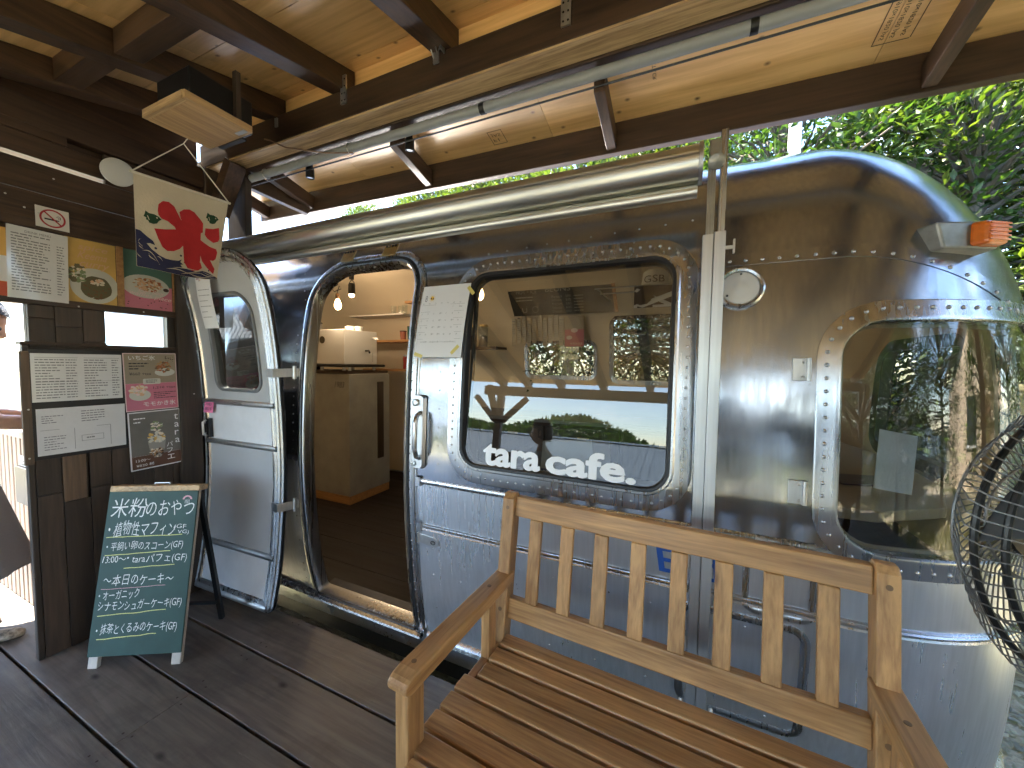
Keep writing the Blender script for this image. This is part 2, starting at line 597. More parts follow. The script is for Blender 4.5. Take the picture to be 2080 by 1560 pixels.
    def build(self, name, material, parent=None, smooth=False, bevel=0.0, local=False):
        me = bpy.data.meshes.new(name)
        vs = self.v
        if parent is not None and not local:
            Mi = WM[parent.name].inverted()
            vs = [Mi @ a for a in vs]
            # keep each piece's own origin at its centre
            c = sum(vs, Vector()) / max(1, len(vs))
            vs = [a - c for a in vs]
        elif parent is None and not local:
            xs = [a.x for a in vs]
            ys = [a.y for a in vs]
            zs = [a.z for a in vs]
            c = Vector(((min(xs) + max(xs)) / 2, (min(ys) + max(ys)) / 2, min(zs)))
            vs = [a - c for a in vs]
        else:
            c = Vector()
        me.from_pydata([tuple(a) for a in vs], [], self.f)
        me.validate(clean_customdata=False)
        bm = bmesh.new()
        bm.from_mesh(me)
        bmesh.ops.remove_doubles(bm, verts=bm.verts, dist=1e-5)
        bmesh.ops.recalc_face_normals(bm, faces=bm.faces) if not getattr(self, 'keep', False) else None
        bm.to_mesh(me)
        bm.free()
        me.materials.append(material)
        if smooth:
            me.polygons.foreach_set('use_smooth', [True] * len(me.polygons))
            if smooth != 'all':
                try:
                    me.set_sharp_from_angle(angle=radians(38))
                except Exception:
                    pass
        ob = bpy.data.objects.new(name, me)
        COL.objects.link(ob)
        ob.location = c
        if parent is not None:
            ob.parent = parent
            WM[ob.name] = WM[parent.name] @ Matrix.Translation(c)
        else:
            WM[ob.name] = Matrix.Translation(c)
        if bevel > 0:
            bv = ob.modifiers.new("edge", 'BEVEL')
            bv.width = bevel
            bv.segments = 2
            bv.limit_method = 'ANGLE'
            bv.angle_limit = radians(40)
        return ob


WM = {}


def tag(o, label=None, cat=None, group=None, kind=None):
    if label:
        o["label"] = label
    if cat:
        o["category"] = cat
    if group:
        o["group"] = group
    if kind:
        o["kind"] = kind
    return o


def thing(name, loc=(0, 0, 0), rz=0.0, label=None, cat=None, group=None, kind=None):
    o = bpy.data.objects.new(name, None)
    o.empty_display_size = 0.1
    o.location = loc
    o.rotation_euler = (0, 0, rz)
    COL.objects.link(o)
    WM[o.name] = Matrix.Translation(loc) @ Matrix.Rotation(rz, 4, 'Z')
    return tag(o, label, cat, group, kind)


def copy_tree(o, parent=None):
    c = o.copy()
    COL.objects.link(c)
    if parent is not None:
        c.parent = parent
    for ch in list(o.children):
        copy_tree(ch, c)
    return c


class Plane:
    """a flat sheet in space: o = lower left corner, s to the right, t up (metres)"""

    def __init__(self, o, u, v):
        self.o = Vector(o)
        self.u = Vector(u).normalized()
        self.v = Vector(v)
        self.v = (self.v - self.u * self.v.dot(self.u)).normalized()
        self.n = self.u.cross(self.v)

    def pt(self, s, t, off=0.0):
        return self.o + self.u * s + self.v * t + self.n * off


TXT = {}


def text_geo(body, thin=0.0):
    key = (body, thin)
    if key in TXT:
        return TXT[key]
    cu = bpy.data.curves.new('lettering', 'FONT')
    cu.body = body
    cu.size = 1.0
    cu.resolution_u = 3
    cu.offset = thin
    ob = bpy.data.objects.new('lettering', cu)
    COL.objects.link(ob)
    dg = bpy.context.evaluated_depsgraph_get()
    me = bpy.data.meshes.new_from_object(ob.evaluated_get(dg))
    vs = [(v.co.x, v.co.y) for v in me.vertices]
    fs = [tuple(p.vertices) for p in me.polygons]
    bpy.data.objects.remove(ob)
    bpy.data.meshes.remove(me)
    bpy.data.curves.remove(cu)
    if vs:
        x0 = min(a for a, b in vs)
        x1 = max(a for a, b in vs)
        y0 = min(b for a, b in vs)
        y1 = max(b for a, b in vs)
    else:
        x0 = y0 = 0
        x1 = y1 = 1
    TXT[key] = (vs, fs, x0, x1, y0, y1)
    return TXT[key]


def put_text(mb, fn, body, s, t, h, w=None, off=0.001, thin=0.0, shear=0.0, rot=0.0, jig=0.0):
    """lay lettering (bounding box lower left at s,t; height h; optional width w) through fn(s,t,off)"""
    vs, fs, x0, x1, y0, y1 = text_geo(body, thin)
    k = h / max(1e-6, y1 - y0)
    kx = k if w is None else w / max(1e-6, x1 - x0)
    out = []
    for a, b in vs:
        xx = (a - x0) * kx
        yy = (b - y0) * k
        xx += shear * yy
        if jig:
            yy += jig * h * noise.noise(Vector((xx / h * 1.1, s * 31.7, t * 17.3)))
            xx += jig * h * 0.6 * noise.noise(Vector((s * 11.0, xx / h * 1.3, yy / h * 0.8 + t * 29.0)))
        ca, sa = cos(rot), sin(rot)
        out.append(fn(s + xx * ca - yy * sa, t + xx * sa + yy * ca, off))
    mb.add(out, fs)
    return (x1 - x0) * kx


def poly(mb, fn, pts, off=0.001):
    mb.add([fn(a, b, off) for a, b in pts], [tuple(range(len(pts)))])


def ell(mb, fn, cx, cy, rx, ry, off=0.001, n=20, wob=0.0, seed=0):
    pts = []
    for i in range(n):
        an = 2 * pi * i / n
        k = 1 + wob * noise.noise(Vector((cos(an) * 2 + seed, sin(an) * 2, seed * 3.1)))
        pts.append((cx + rx * k * cos(an), cy + ry * k * sin(an)))
    poly(mb, fn, pts, off)


def lines(mb, fn, s0, s1, t0, t1, rows, seed=0, h=0.45, off=0.0008, full=0.8, dash=0.02):
    """unreadably small printed lines: short dashes of words"""
    rnd = random.Random(seed)
    pitch = (t1 - t0) / rows
    for r in range(rows):
        t = t1 - (r + 0.7) * pitch
        s = s0
        end = s0 + (s1 - s0) * (full if rnd.random() < .5 else full * rnd.uniform(.45, 1.0))
        while s < end:
            w = dash * rnd.uniform(.4, 1.5)
            poly(mb, fn, [(s, t), (min(s + w, end), t), (min(s + w, end), t + pitch * h), (s, t + pitch * h)], off)
            s += w + dash * .22


def rrect(x0, x1, z0, z1, r, n=8):
    """rounded rectangle outline, anticlockwise; r may be (bl, br, tr, tl)"""
    R4 = r if isinstance(r, (tuple, list)) else (r,) * 4
    pts = []
    for (cx, cz, a0, rr) in ((x0 + R4[0], z0 + R4[0], pi, R4[0]), (x1 - R4[1], z0 + R4[1], 1.5 * pi, R4[1]),
                             (x1 - R4[2], z1 - R4[2], 0, R4[2]), (x0 + R4[3], z1 - R4[3], .5 * pi, R4[3])):
        for i in range(n + 1):
            a = a0 + .5 * pi * i / n
            pts.append((cx + rr * cos(a), cz + rr * sin(a)))
    return pts


def densify(pts, d):
    out = []
    k = len(pts)
    for i in range(k):
        a = pts[i]
        b = pts[(i + 1) % k]
        m = max(1, int(hypot(b[0] - a[0], b[1] - a[1]) / d))
        for j in range(m):
            out.append((a[0] + (b[0] - a[0]) * j / m, a[1] + (b[1] - a[1]) * j / m))
    return out


def in_rr(x, z, rect):
    x0, x1, z0, z1, r = rect
    R4 = r if isinstance(r, (tuple, list)) else (r,) * 4
    if not (x0 < x < x1 and z0 < z < z1):
        return False
    for (cx, cz, sx, sz, rr) in ((x0, z0, 1, 1, R4[0]), (x1, z0, -1, 1, R4[1]), (x1, z1, -1, -1, R4[2]), (x0, z1, 1, -1, R4[3])):
        dx = (x - cx) * sx
        dz = (z - cz) * sz
        if dx < rr and dz < rr and hypot(rr - dx, rr - dz) > rr:
            return False
    return True


def grow(rect, e):
    x0, x1, z0, z1, r = rect
    R4 = r if isinstance(r, (tuple, list)) else (r,) * 4
    return (x0 - e, x1 + e, z0 - e, z1 + e, tuple(max(0.004, q + e) for q in R4))


def frame_ring(mb, fn, rect, section, d=0.05, n=8):
    """sweep a section of (growth, offset) pairs round a rounded rectangle laid through fn"""
    base = rect
    rings = []
    N = None
    for e, off in section:
        g = grow(base, e)
        pts = rrect(*g, n=n)
        # same subdivision for every ring
        if N is None:
            k = len(pts)
            ref = pts
            N = []
            for i in range(k):
                a = ref[i]
                b = ref[(i + 1) % k]
                N.append(max(1, int(hypot(b[0] - a[0], b[1] - a[1]) / d)))
        out = []
        for i in range(len(pts)):
            a = pts[i]
            b = pts[(i + 1) % len(pts)]
            for j in range(N[i]):
                out.append((a[0] + (b[0] - a[0]) * j / N[i], a[1] + (b[1] - a[1]) * j / N[i]))
        rings.append([fn(a, b, off) for a, b in out])
    m = len(rings[0])
    vs = [p for r in rings for p in r]
    fs = []
    for i in range(len(rings) - 1):
        for j in range(m):
            j2 = (j + 1) % m
            fs.append((i * m + j, i * m + j2, (i + 1) * m + j2, (i + 1) * m + j))
    mb.add(vs, fs)
    return mb


def sheet(mb, fn, rect, off, d=0.04, n=8):
    """filled rounded rectangle as a fine grid-like fan of strips"""
    x0, x1, z0, z1, r = rect
    rows = max(4, int((z1 - z0) / d))
    cols = max(4, int((x1 - x0) / d))
    R4 = r if isinstance(r, (tuple, list)) else (r,) * 4
    zs = set(z0 + (z1 - z0) * i / rows for i in range(rows + 1))
    for i in range(9):
        for q, base, sg in ((R4[0], z0, 1), (R4[3], z1, -1), (R4[1], z0, 1), (R4[2], z1, -1)):
            zs.add(base + sg * q * (1 - cos(.5 * pi * i / 8)))
    zl = sorted(zs)
    zz = [zl[0]]
    for z in zl[1:]:
        if z - zz[-1] > 1e-4:
            zz.append(z)

    def ext(z):
        a, b = x0, x1
        for q, zz0, sg in ((R4[0], z0, 1), (R4[3], z1, -1)):
            dz = (z - zz0) * sg
            if dz < q:
                a = max(a, x0 + q - sqrt(max(0, q * q - (q - dz) ** 2)))
        for q, zz0, sg in ((R4[1], z0, 1), (R4[2], z1, -1)):
            dz = (z - zz0) * sg
            if dz < q:
                b = min(b, x1 - q + sqrt(max(0, q * q - (q - dz) ** 2)))
        return a, b
    vs = []
    for z in zz:
        a, b = ext(z)
        for j in range(cols + 1):
            vs.append(fn(a + (b - a) * j / cols, z, off))
    fs = []
    for i in range(len(zz) - 1):
        for j in range(cols):
            p = i * (cols + 1) + j
            fs.append((p, p + 1, p + cols + 2, p + cols + 1))
    mb.add(vs, fs)
    return mb


def paper(name, label, cat, fn, w, h, material=None, thick=0.0007, group=None, curl=0.0):
    """thin sheet (w x h) as a thing; returns the object and its placing function"""
    material = material or PAPER

    def g(s, t, off=0.0):
        c = curl * sin(pi * min(1, max(0, s / w))) * (0.3 + 0.7 * (1 - t / h))
        return fn(s, t, off + c)
    mb = MB()
    nu, nv = 8, 8
    top = [g(w * i / nu, h * j / nv, thick) for i in range(nu + 1) for j in range(nv + 1)]
    bot = [g(w * i / nu, h * j / nv, 0) for i in range(nu + 1) for j in range(nv + 1)]
    k = (nv + 1)
    fs = []
    o = len(top)
    for i in range(nu):
        for j in range(nv):
            a = i * k + j
            fs.append((a, a + k, a + k + 1, a + 1))
            fs.append((o + a, o + a + 1, o + a + k + 1, o + a + k))
    for i in range(nu):
        a = i * k
        fs.append((a, o + a, o + a + k, a + k))
        a = i * k + nv
        fs.append((a, a + k, o + a + k, o + a))
    for j in range(nv):
        fs.append((j, j + 1, o + j + 1, o + j))
        a = nu * k + j
        fs.append((a, o + a, o + a + 1, a + 1))
    mb.add(top + bot, fs)
    ob = mb.build(name, material)
    tag(ob, label, cat, group)
    return ob, (lambda s, t, off=0.0: g(s, t, off + thick))


# ================================================================== GROUND, DECK
def ground_z(x, y):
    z = -0.42
    if y < -5.0:
        z -= min(3.4, (-5.0 - y) * 0.28) if y > -60 else 3.4
    if y > 3.5:
        z += min(1.6, (y - 3.5) * 0.35)
    z += 0.05 * noise.noise(Vector((x * .5, y * .5, 3.0)))
    return z


def make_ground_mat():
    m, nt, p = _new("ground_soil")
    L = nt.links
    mp = _coords(nt, (1, 1, 1), rnd=False)
    n = nt.nodes.new("ShaderNodeTexNoise")
    n.inputs['Scale'].default_value = 0.9
    n.inputs['Detail'].default_value = 10
    n.inputs['Roughness'].default_value = 0.65
    L.new(mp.outputs['Vector'], n.inputs['Vector'])
    rp = nt.nodes.new("ShaderNodeValToRGB")
    rp.color_ramp.elements[0].position = 0.38
    rp.color_ramp.elements[0].color = (0.13, 0.15, 0.06, 1)
    rp.color_ramp.elements[1].position = 0.6
    rp.color_ramp.elements[1].color = (0.44, 0.385, 0.285, 1)
    L.new(n.outputs['Fac'], rp.inputs['Fac'])
    L.new(rp.outputs['Color'], p.inputs['Base Color'])
    p.inputs['Roughness'].default_value = 0.95
    n2 = nt.nodes.new("ShaderNodeTexNoise")
    n2.inputs['Scale'].default_value = 40
    n2.inputs['Detail'].default_value = 6
    L.new(mp.outputs['Vector'], n2.inputs['Vector'])
    b = nt.nodes.new("ShaderNodeBump")
    b.inputs['Strength'].default_value = 0.8
    b.inputs['Distance'].default_value = 0.04
    L.new(n2.outputs['Fac'], b.inputs['Height'])
    L.new(b.outputs['Normal'], p.inputs['Normal'])
    return m


xs = [-700, -350, -160, -80, -40, -24, -16, -12] + [-10 + .5 * i for i in range(41)] + [12, 16, 24, 40, 80, 160, 350, 700]
ys = [-700, -350, -160, -110, -80, -60, -40, -28, -20, -16, -13, -11] + [-10 + .5 * i for i in range(41)] + [12, 16, 24, 40, 80, 160, 350, 700]
mb = MB()
mb.add([Vector((x, y, ground_z(x, y))) for x in xs for y in ys],
       [(i * len(ys) + j, (i + 1) * len(ys) + j, (i + 1) * len(ys) + j + 1, i * len(ys) + j + 1)
        for i in range(len(xs) - 1) for j in range(len(ys) - 1)])
ground = mb.build("ground", make_ground_mat(), smooth='all')
tag(ground, kind="structure")

deck = thing("deck_floor", (-2, -0.5, -0.05), kind="structure")
EDGES = [1.345, 1.092, 0.838, 0.588, 0.338, 0.088, -0.162, -0.412, -0.662, -0.912, -1.162, -1.412, -1.662, -1.912, -2.162, -2.4]
JOINTS = [[-4.6, -0.2], [-3.9, -0.62], [-1.835, 0.9], [-3.2, -0.3], [-2.2], [-4.1, -0.6], [-3.0, 0.2], [-1.9], [-3.6, -.4],
          [-2.4, 0.3], [-4.2, -1.0], [-2.9, 0.1], [-1.6], [-3.4, -.2], [-2.1]]
for i in range(len(EDGES) - 1):
    y1, y0 = EDGES[i] - .005, EDGES[i + 1] + .005
    cuts = [-6.5] + JOINTS[i] + [1.3 + .2 * (i % 3), 2.7]
    for a, b in zip(cuts[:-1], cuts[1:]):
        dz = random.uniform(-.0015, .0015)
        mb = MB().box((a + .0012, y0 + random.uniform(0, .002), -.04), (b - .0012, y1 - random.uniform(0, .002), dz))
        mb.build("plank", W_DECK, deck, bevel=.003)
for k, x in enumerate((-5.9, -4.6, -3.2, -1.835, -.6, .95, 2.4)):
    MB().box((x - .05, -2.38, -.16), (x + .05, 1.33, -.045)).build("joist", W_DARK_Y, deck)
nh = MB()
for x in (-5.9, -4.6, -3.2, -1.835, -.6, .95, 2.4):
    for y0, y1 in zip(EDGES[1:], EDGES[:-1]):
        for y in (y0 + .045, y1 - .045):
            for dx in (-.022, .022):
                c = Vector((x + dx + random.uniform(-.004, .004), y + random.uniform(-.008, .008), .0022))
                nh.add([c + Vector((.0042 * cos(a), .0042 * sin(a), 0)) for a in [i * pi / 4 for i in range(8)]], [tuple(range(8))])
nh.build("nail_heads", mat("rusty_nail", (.05, .035, .028), .6, .5), deck)["kind"] = "stuff"
MB().box((-6.5, 1.345, -.2), (2.7, 1.375, -.045)).build("edge_board", W_DARK_X, deck)

# ================================================================== TRAILER
PROF_RAW = [(1.60, -.16), (1.555, -.06), (1.53, 0.02), (1.482, .25), (1.455, .5), (1.44, .75), (1.44, .95), (1.45, 1.2), (1.472, 1.47),
            (1.508, 1.70), (1.572, 1.91), (1.688, 2.09), (1.862, 2.227), (2.15, 2.32), (2.65, 2.36)]


PROF_RAW = [(y, z + .024 * max(0.0, (z - 1.6) / .76) ** 1.5) for y, z in PROF_RAW]


def catmull(P, n):
    P = [Vector((a, b, 0)) for a, b in P]
    P = [P[0] * 2 - P[1]] + P + [P[-1] + Vector((.4, 0.0, 0))]
    out = []
    for i in range(1, len(P) - 2):
        for k in range(n):
            t = k / n
            a, b, c, d = P[i - 1], P[i], P[i + 1], P[i + 2]
            out.append(.5 * ((2 * b) + (c - a) * t + (2 * a - 5 * b + 4 * c - d) * t * t + (3 * b - a - 3 * c + d) * t ** 3))
    out.append(P[-2])
    return out


_c = catmull(PROF_RAW, 24)
_len = [0.0]
for a, b in zip(_c[:-1], _c[1:]):
    _len.append(_len[-1] + (b - a).length)
NP = 136
PROF = []
_k = 0
for i in range(NP + 1):
    d = _len[-1] * i / NP
    while _k < len(_len) - 2 and _len[_k + 1] < d:
        _k += 1
    f = (d - _len[_k]) / max(1e-9, _len[_k + 1] - _len[_k])
    p = _c[_k].lerp(_c[_k + 1], min(1, max(0, f)))
    PROF.append((p.x, p.y))

YC = 2.65
CX0, CL, CPW = 0.393, 0.80, 2.70
CX0H, CLH, CPH, ZLOW = 0.46, 1.02, 1.75, 0.505
LX0 = -4.35


def cap_w(x):
    if x > CX0:
        u = min(1.0, (x - CX0) / CL)
    elif x < LX0:
        u = min(1.0, (LX0 - x) / CL)
    else:
        return 1.0
    return max(0.0, 1 - u ** CPW) ** (1 / CPW)


def cap_h(x):
    if x > CX0H:
        u = min(1.0, (x - CX0H) / CLH)
    elif x < LX0:
        u = min(1.0, (LX0 - x) / CLH)
    else:
        return 1.0
    return max(0.0, 1 - u ** CPH) ** (1 / CPH)


def shell_xj(x, yp, zp):
    w, h = cap_w(x), cap_h(x)
    y = YC - (YC - yp) * w
    z = ZLOW + (zp - ZLOW) * h if zp > ZLOW else zp
    return Vector((x, y, z))


def prof_y(zp):
    for a, b in zip(PROF[:-1], PROF[1:]):
        if a[1] <= zp <= b[1]:
            return a[0] + (b[0] - a[0]) * (zp - a[1]) / max(1e-9, b[1] - a[1])
    return PROF[0][0] if zp < PROF[0][1] else YC


# arc length round the front cap, measured at mid height
_arc = [(CX0, CX0)]
_n = 400
_px, _py = CX0, 1.44
for i in range(1, _n + 1):
    x = CX0 + CL * sin(.5 * pi * i / _n)
    y = YC - (YC - 1.44) * cap_w(x)
    _arc.append((_arc[-1][0] + hypot(x - _px, y - _py), x))
    _px, _py = x, y
A_TIP = _arc[-1][0]


def x_of_a(a):
    if a <= CX0:
        return a
    lo, hi = 0, _n
    while hi - lo > 1:
        m = (lo + hi) // 2
        if _arc[m][0] <= a:
            lo = m
        else:
            hi = m
    f = (a - _arc[lo][0]) / max(1e-9, _arc[hi][0] - _arc[lo][0])
    return _arc[lo][1] + (_arc[hi][1] - _arc[lo][1]) * f


def a_of_x(x):
    if x <= CX0:
        return x
    for p, q in zip(_arc[:-1], _arc[1:]):
        if p[1] <= x <= q[1]:
            return p[0] + (q[0] - p[0]) * (x - p[1]) / max(1e-9, q[1] - p[1])
    return A_TIP


def raw_side(a, z):
    far = a > A_TIP
    if far:
        a = 2 * A_TIP - a
    x = x_of_a(a)
    h = cap_h(x)
    zp = ZLOW + (z - ZLOW) / max(.2, h) if z > ZLOW else z
    y = YC - (YC - prof_y(zp)) * cap_w(x)
    if far:
        y = 2 * YC - y
    return Vector((x, y, z))


def side_pt(a, z, off=0.0):
    """point on the trailer's skin: a = run along the side (and round the front), z = height, off = out from the skin"""
    p = raw_side(a, z)
    e = .012
    da = raw_side(a + e, z) - raw_side(a - e, z)
    dz = raw_side(a, z + e) - raw_side(a, z - e)
    n = da.cross(dz)
    n.normalize()
    return p + n * off


def far_pt(a, z, off=0.0):
    p = side_pt(a, z, off)
    return Vector((p.x, 2 * YC - p.y, p.z))


DOOR_R = (-1.915, -1.205, 0.045, 1.925, (.03, .03, .17, .21))
WIN_R = (-0.905, -0.022, 0.935, 1.815, .095)
WRAP_R = (0.445, 1.42, 0.845, 1.545, (.12, .1, .1, .11))
END_R = (A_TIP - .44, A_TIP + .44, 0.93, 1.52, .07)
FARW = [(-0.62, 0.12, 1.25, 1.86, .07), (-1.52, -0.80, 1.28, 1.63, .06)]
NEAR_HOLES = [grow(DOOR_R, .012), grow(WIN_R, .012), grow(WRAP_R, .008)]

trailer = thing("camper_trailer", (-1.8, YC, -.4), label="polished silver riveted aluminium camper trailer with its door standing open",
                cat="trailer")


def build_shell(name, inset, material):
    xs = [LX0 - CL * sin(.5 * pi * i / 16) for i in range(16, 0, -1)]
    x = LX0
    while x < -2.3:
        xs.append(x)
        x += .12
    x = -2.3
    while x < CX0 - .001:
        xs.append(x)
        x += .02
    nc = 64
    x0c = xs[-1]
    for i in range(1, nc + 1):
        xs.append(x0c + (CX0 + CL - x0c) * sin(.5 * pi * i / nc))
    prof = PROF + [(2 * YC - y, z) for y, z in reversed(PROF[:-1])]
    rows = len(prof)

    def P(x, yp, zp):
        w, h = cap_w(x), cap_h(x)
        y = YC + (yp - YC) * w
        z = ZLOW + (zp - ZLOW) * h if zp > ZLOW else zp
        return Vector((x, y, z))
    pts = [[P(x, *pr) for pr in prof] for x in xs]
    nr = len(xs)
    if inset:
        q = [[None] * rows for _ in xs]
        for i in range(nr):
            for j in range(rows):
                du = pts[min(nr - 1, i + 1)][j] - pts[max(0, i - 1)][j]
                dv = pts[i][min(rows - 1, j + 1)] - pts[i][max(0, j - 1)]
                n = du.cross(dv)
                n = n.normalized() if n.length > 1e-9 else Vector((1 if i > nr / 2 else -1, 0, 0))
                q[i][j] = pts[i][j] - n * inset
        pts = q
    mb = MB()
    mb.keep = True
    fs = []
    for i in range(nr - 1):
        xm = .5 * (xs[i] + xs[i + 1])
        am = a_of_x(xm)
        for j in range(rows - 1):
            zm = .25 * (pts[i][j].z + pts[i + 1][j].z + pts[i][j + 1].z + pts[i + 1][j + 1].z)
            near = j < NP
            if inset and zm < .03:
                continue
            if near and any(in_rr(am, zm, r) for r in NEAR_HOLES):
                continue
            if near and zm < 2 and in_rr(am, zm, grow(END_R, .01)):
                continue
            if not near and (any(in_rr(xm, zm, grow(r, .01)) for r in FARW) or in_rr(2 * A_TIP - am, zm, grow(END_R, .01))):
                continue
            a = i * rows + j
            fs.append((a, a + rows, a + rows + 1, a + 1))
    mb.add([p for c in pts for p in c], fs)
    return mb.build(name, material, trailer, smooth='all')


body = build_shell("body_shell", 0.0, ALU)
lining = build_shell("interior_lining", 0.045, CREAM)
MB().box((-4.9, 1.66, -.17), (1.0, 3.64, -.10)).build("belly_pan", BLACK, trailer)
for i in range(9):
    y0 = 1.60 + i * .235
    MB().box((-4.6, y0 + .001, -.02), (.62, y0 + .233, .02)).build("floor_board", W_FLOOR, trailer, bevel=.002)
chassis = MB()
for y in (1.66, 3.5):
    chassis.box((-4.6, y, -.30), (.8, y + .06, -.172))
for x in (-4, -2.8, -1.6, -.4, .7):
    chassis.box((x, 1.721, -.28), (x + .05, 3.499, -.18))
chassis.build("chassis", BLACK, trailer)

RIV = MB()
RIVETS_SMALL = []


def rivet(p, n, r=.0052):
    """low dome standing on the skin"""
    t = n.normalized()
    s = t.cross(Vector((0, 0, 1)))
    if s.length < .05:
        s = t.cross(Vector((1, 0, 0)))
    s.normalize()
    u = t.cross(s)
    vs = []
    for rr, hh in ((1.0, 0.0), (.8, .42), (.42, .62)):
        for j in range(8):
            an = 2 * pi * j / 8
            vs.append(p + (s * cos(an) + u * sin(an)) * r * rr + t * r * hh)
    vs.append(p + t * r * .7)
    fs = []
    for i in range(2):
        for j in range(8):
            j2 = (j + 1) % 8
            fs.append((i * 8 + j, i * 8 + j2, (i + 1) * 8 + j2, (i + 1) * 8 + j))
    for j in range(8):
        fs.append((16 + j, 16 + (j + 1) % 8, 24))
    RIV.add(vs, fs)


def riv_at(fn, a, z, off=0.0, r=.0052):
    p = fn(a, z, off)
    n = fn(a, z, off + .01) - p
    rivet(p, n, r)


def riv_line(fn, a0, z0, a1, z1, step, off=0.0, r=.0048):
    L = hypot(a1 - a0, z1 - z0)
    k = max(1, int(L / step))
    for i in range(k + 1):
        riv_at(fn, a0 + (a1 - a0) * i / k, z0 + (z1 - z0) * i / k, off, r)


def riv_ring(fn, rect, step, off, r=.0052):
    pts = rrect(*rect, n=10)
    k = len(pts)
    seg = []
    for i in range(k):
        a, b = pts[i], pts[(i + 1) % k]
        seg.append(hypot(b[0] - a[0], b[1] - a[1]))
    tot = sum(seg)
    m = int(tot / step)
    i = 0
    acc = 0.0
    for q in range(m):
        d = tot * q / m
        while acc + seg[i] < d:
            acc += seg[i]
            i += 1
        f = (d - acc) / max(1e-9, seg[i])
        a, b = pts[i], pts[(i + 1) % k]
        riv_at(fn, a[0] + (b[0] - a[0]) * f, a[1] + (b[1] - a[1]) * f, off, r)


def strip(mb, fn, a0, a1, z, sec, d=.04):
    """long moulding: sec = (dz, off) pairs"""
    k = max(1, int((a1 - a0) / d))
    rows = []
    for i in range(k + 1):
        a = a0 + (a1 - a0) * i / k
        rows.append([fn(a, z + dz, off) for dz, off in sec])
    m = len(sec)
    mb.add([p for r in rows for p in r],
           [(i * m + j, (i + 1) * m + j, (i + 1) * m + j + 1, i * m + j + 1) for i in range(k) for j in range(m - 1)])


def vstrip(mb, fn, a, z0, z1, sec, d=.04):
    k = max(1, int((z1 - z0) / d))
    rows = []
    for i in range(k + 1):
        z = z0 + (z1 - z0) * i / k
        rows.append([fn(a + da, z, off) for da, off in sec])
    m = len(sec)
    mb.add([p for r in rows for p in r],
           [(i * m + j, (i + 1) * m + j, (i + 1) * m + j + 1, i * m + j + 1) for i in range(k) for j in range(m - 1)])


# ---- main window
win = thing("window", (-.46, 1.46, .9))
win.parent = trailer
win.location = WM[trailer.name].inverted() @ Vector((-.46, 1.46, .9))
WM[win.name] = Matrix.Translation((-.46, 1.46, .9))
mb = MB()
frame_ring(mb, side_pt, WIN_R, [(.066, -.004), (.066, .0025), (.062, .004), (.010, .004), (.004, .009), (-.004, .009), (-.006, .002), (-.006, -.045)])
mb.build("window_frame", ALU_TRIM, win, smooth=True)
mb = MB()
frame_ring(mb, side_pt, WIN_R, [(-.004, .005), (-.006, .008), (-.016, .006), (-.020, -.004), (-.020, -.03), (-.004, -.03)])
mb.build("rubber_seal", RUBBER, win, smooth=True)
# the pane itself is flat, leaning with the wall
pl_w = [raw_side(a, z) for a, z in ((WIN_R[0], WIN_R[2]), (WIN_R[1], WIN_R[2]), (WIN_R[1], WIN_R[3]), (WIN_R[0], WIN_R[3]))]
WINP = Plane((0, pl_w[0].y - .000, WIN_R[2]), (1, 0, 0), pl_w[3] - pl_w[0])


def win_pt(a, z, off=0.0):
    return WINP.pt(a, (z - WIN_R[2]) / WINP.v.z, off - .004)


mb = MB()
sheet(mb, win_pt, grow(WIN_R, -.012), 0.0, d=.3)
mb.build("pane", GLASS, win)
mb = MB()
frame_ring(mb, win_pt, grow(WIN_R, -.02), [(.012, -.028), (0, -.028), (-.0, -.05), (.02, -.05)])
mb.build("inner_frame", mat("grey_inner_frame", (0.12, 0.12, 0.12), .5), win, smooth=True)
riv_ring(side_pt, grow(WIN_R, .038), .036, .004, .0056)
ORD = ("first", "second", "third", "fourth", "fifth", "sixth", "seventh", "eighth", "ninth", "tenth", "eleventh")
for word, s0, wd, hh in (("tara", -.783, .262, .092), ("cafe.", -.493, .350, .101)):
    mb = MB()
    mb.keep = True
    for q, (ds, dt) in enumerate(((0, 0), (.003, 0), (-.003, 0), (0, .002), (0, -.002))):
        put_text(mb, lambda a, b, o: win_pt(a, b, o + .0015 + .0002 * q), word, s0 + ds, .958 + dt, hh, wd, thin=.022)
    mb.build("lettering", WHITELETTER, win)

# ---- wrap-round corner window
wrap = thing("corner_window", (.8, 1.5, .8))
wrap.parent = trailer
wrap.location = WM[trailer.name].inverted() @ Vector((.8, 1.5, .8))
WM[wrap.name] = Matrix.Translation((.8, 1.5, .8))
mb = MB()
frame_ring(mb, side_pt, WRAP_R, [(.060, -.004), (.060, .0025), (.056, .004), (.014, .004), (.006, .008), (-.001, .007), (-.004, 0), (-.004, -.04)], d=.04)
mb.build("window_frame", ALU_TRIM, wrap, smooth=True)
mb = MB()
sheet(mb, side_pt, grow(WRAP_R, -.001), -.004, d=.04)
mb.keep = True
mb.build("pane", GLASS, wrap, smooth='all')
riv_ring(side_pt, grow(WRAP_R, .036), .040, .004, .0066)
mb = MB()
frame_ring(mb, side_pt, WRAP_R, [(.02, -.045), (-.012, -.045), (-.012, -.055), (.03, -.055)], d=.05)
mb.build("inner_trim", mat("cream_trim", (.55, .47, .36), .5), wrap, smooth=True)

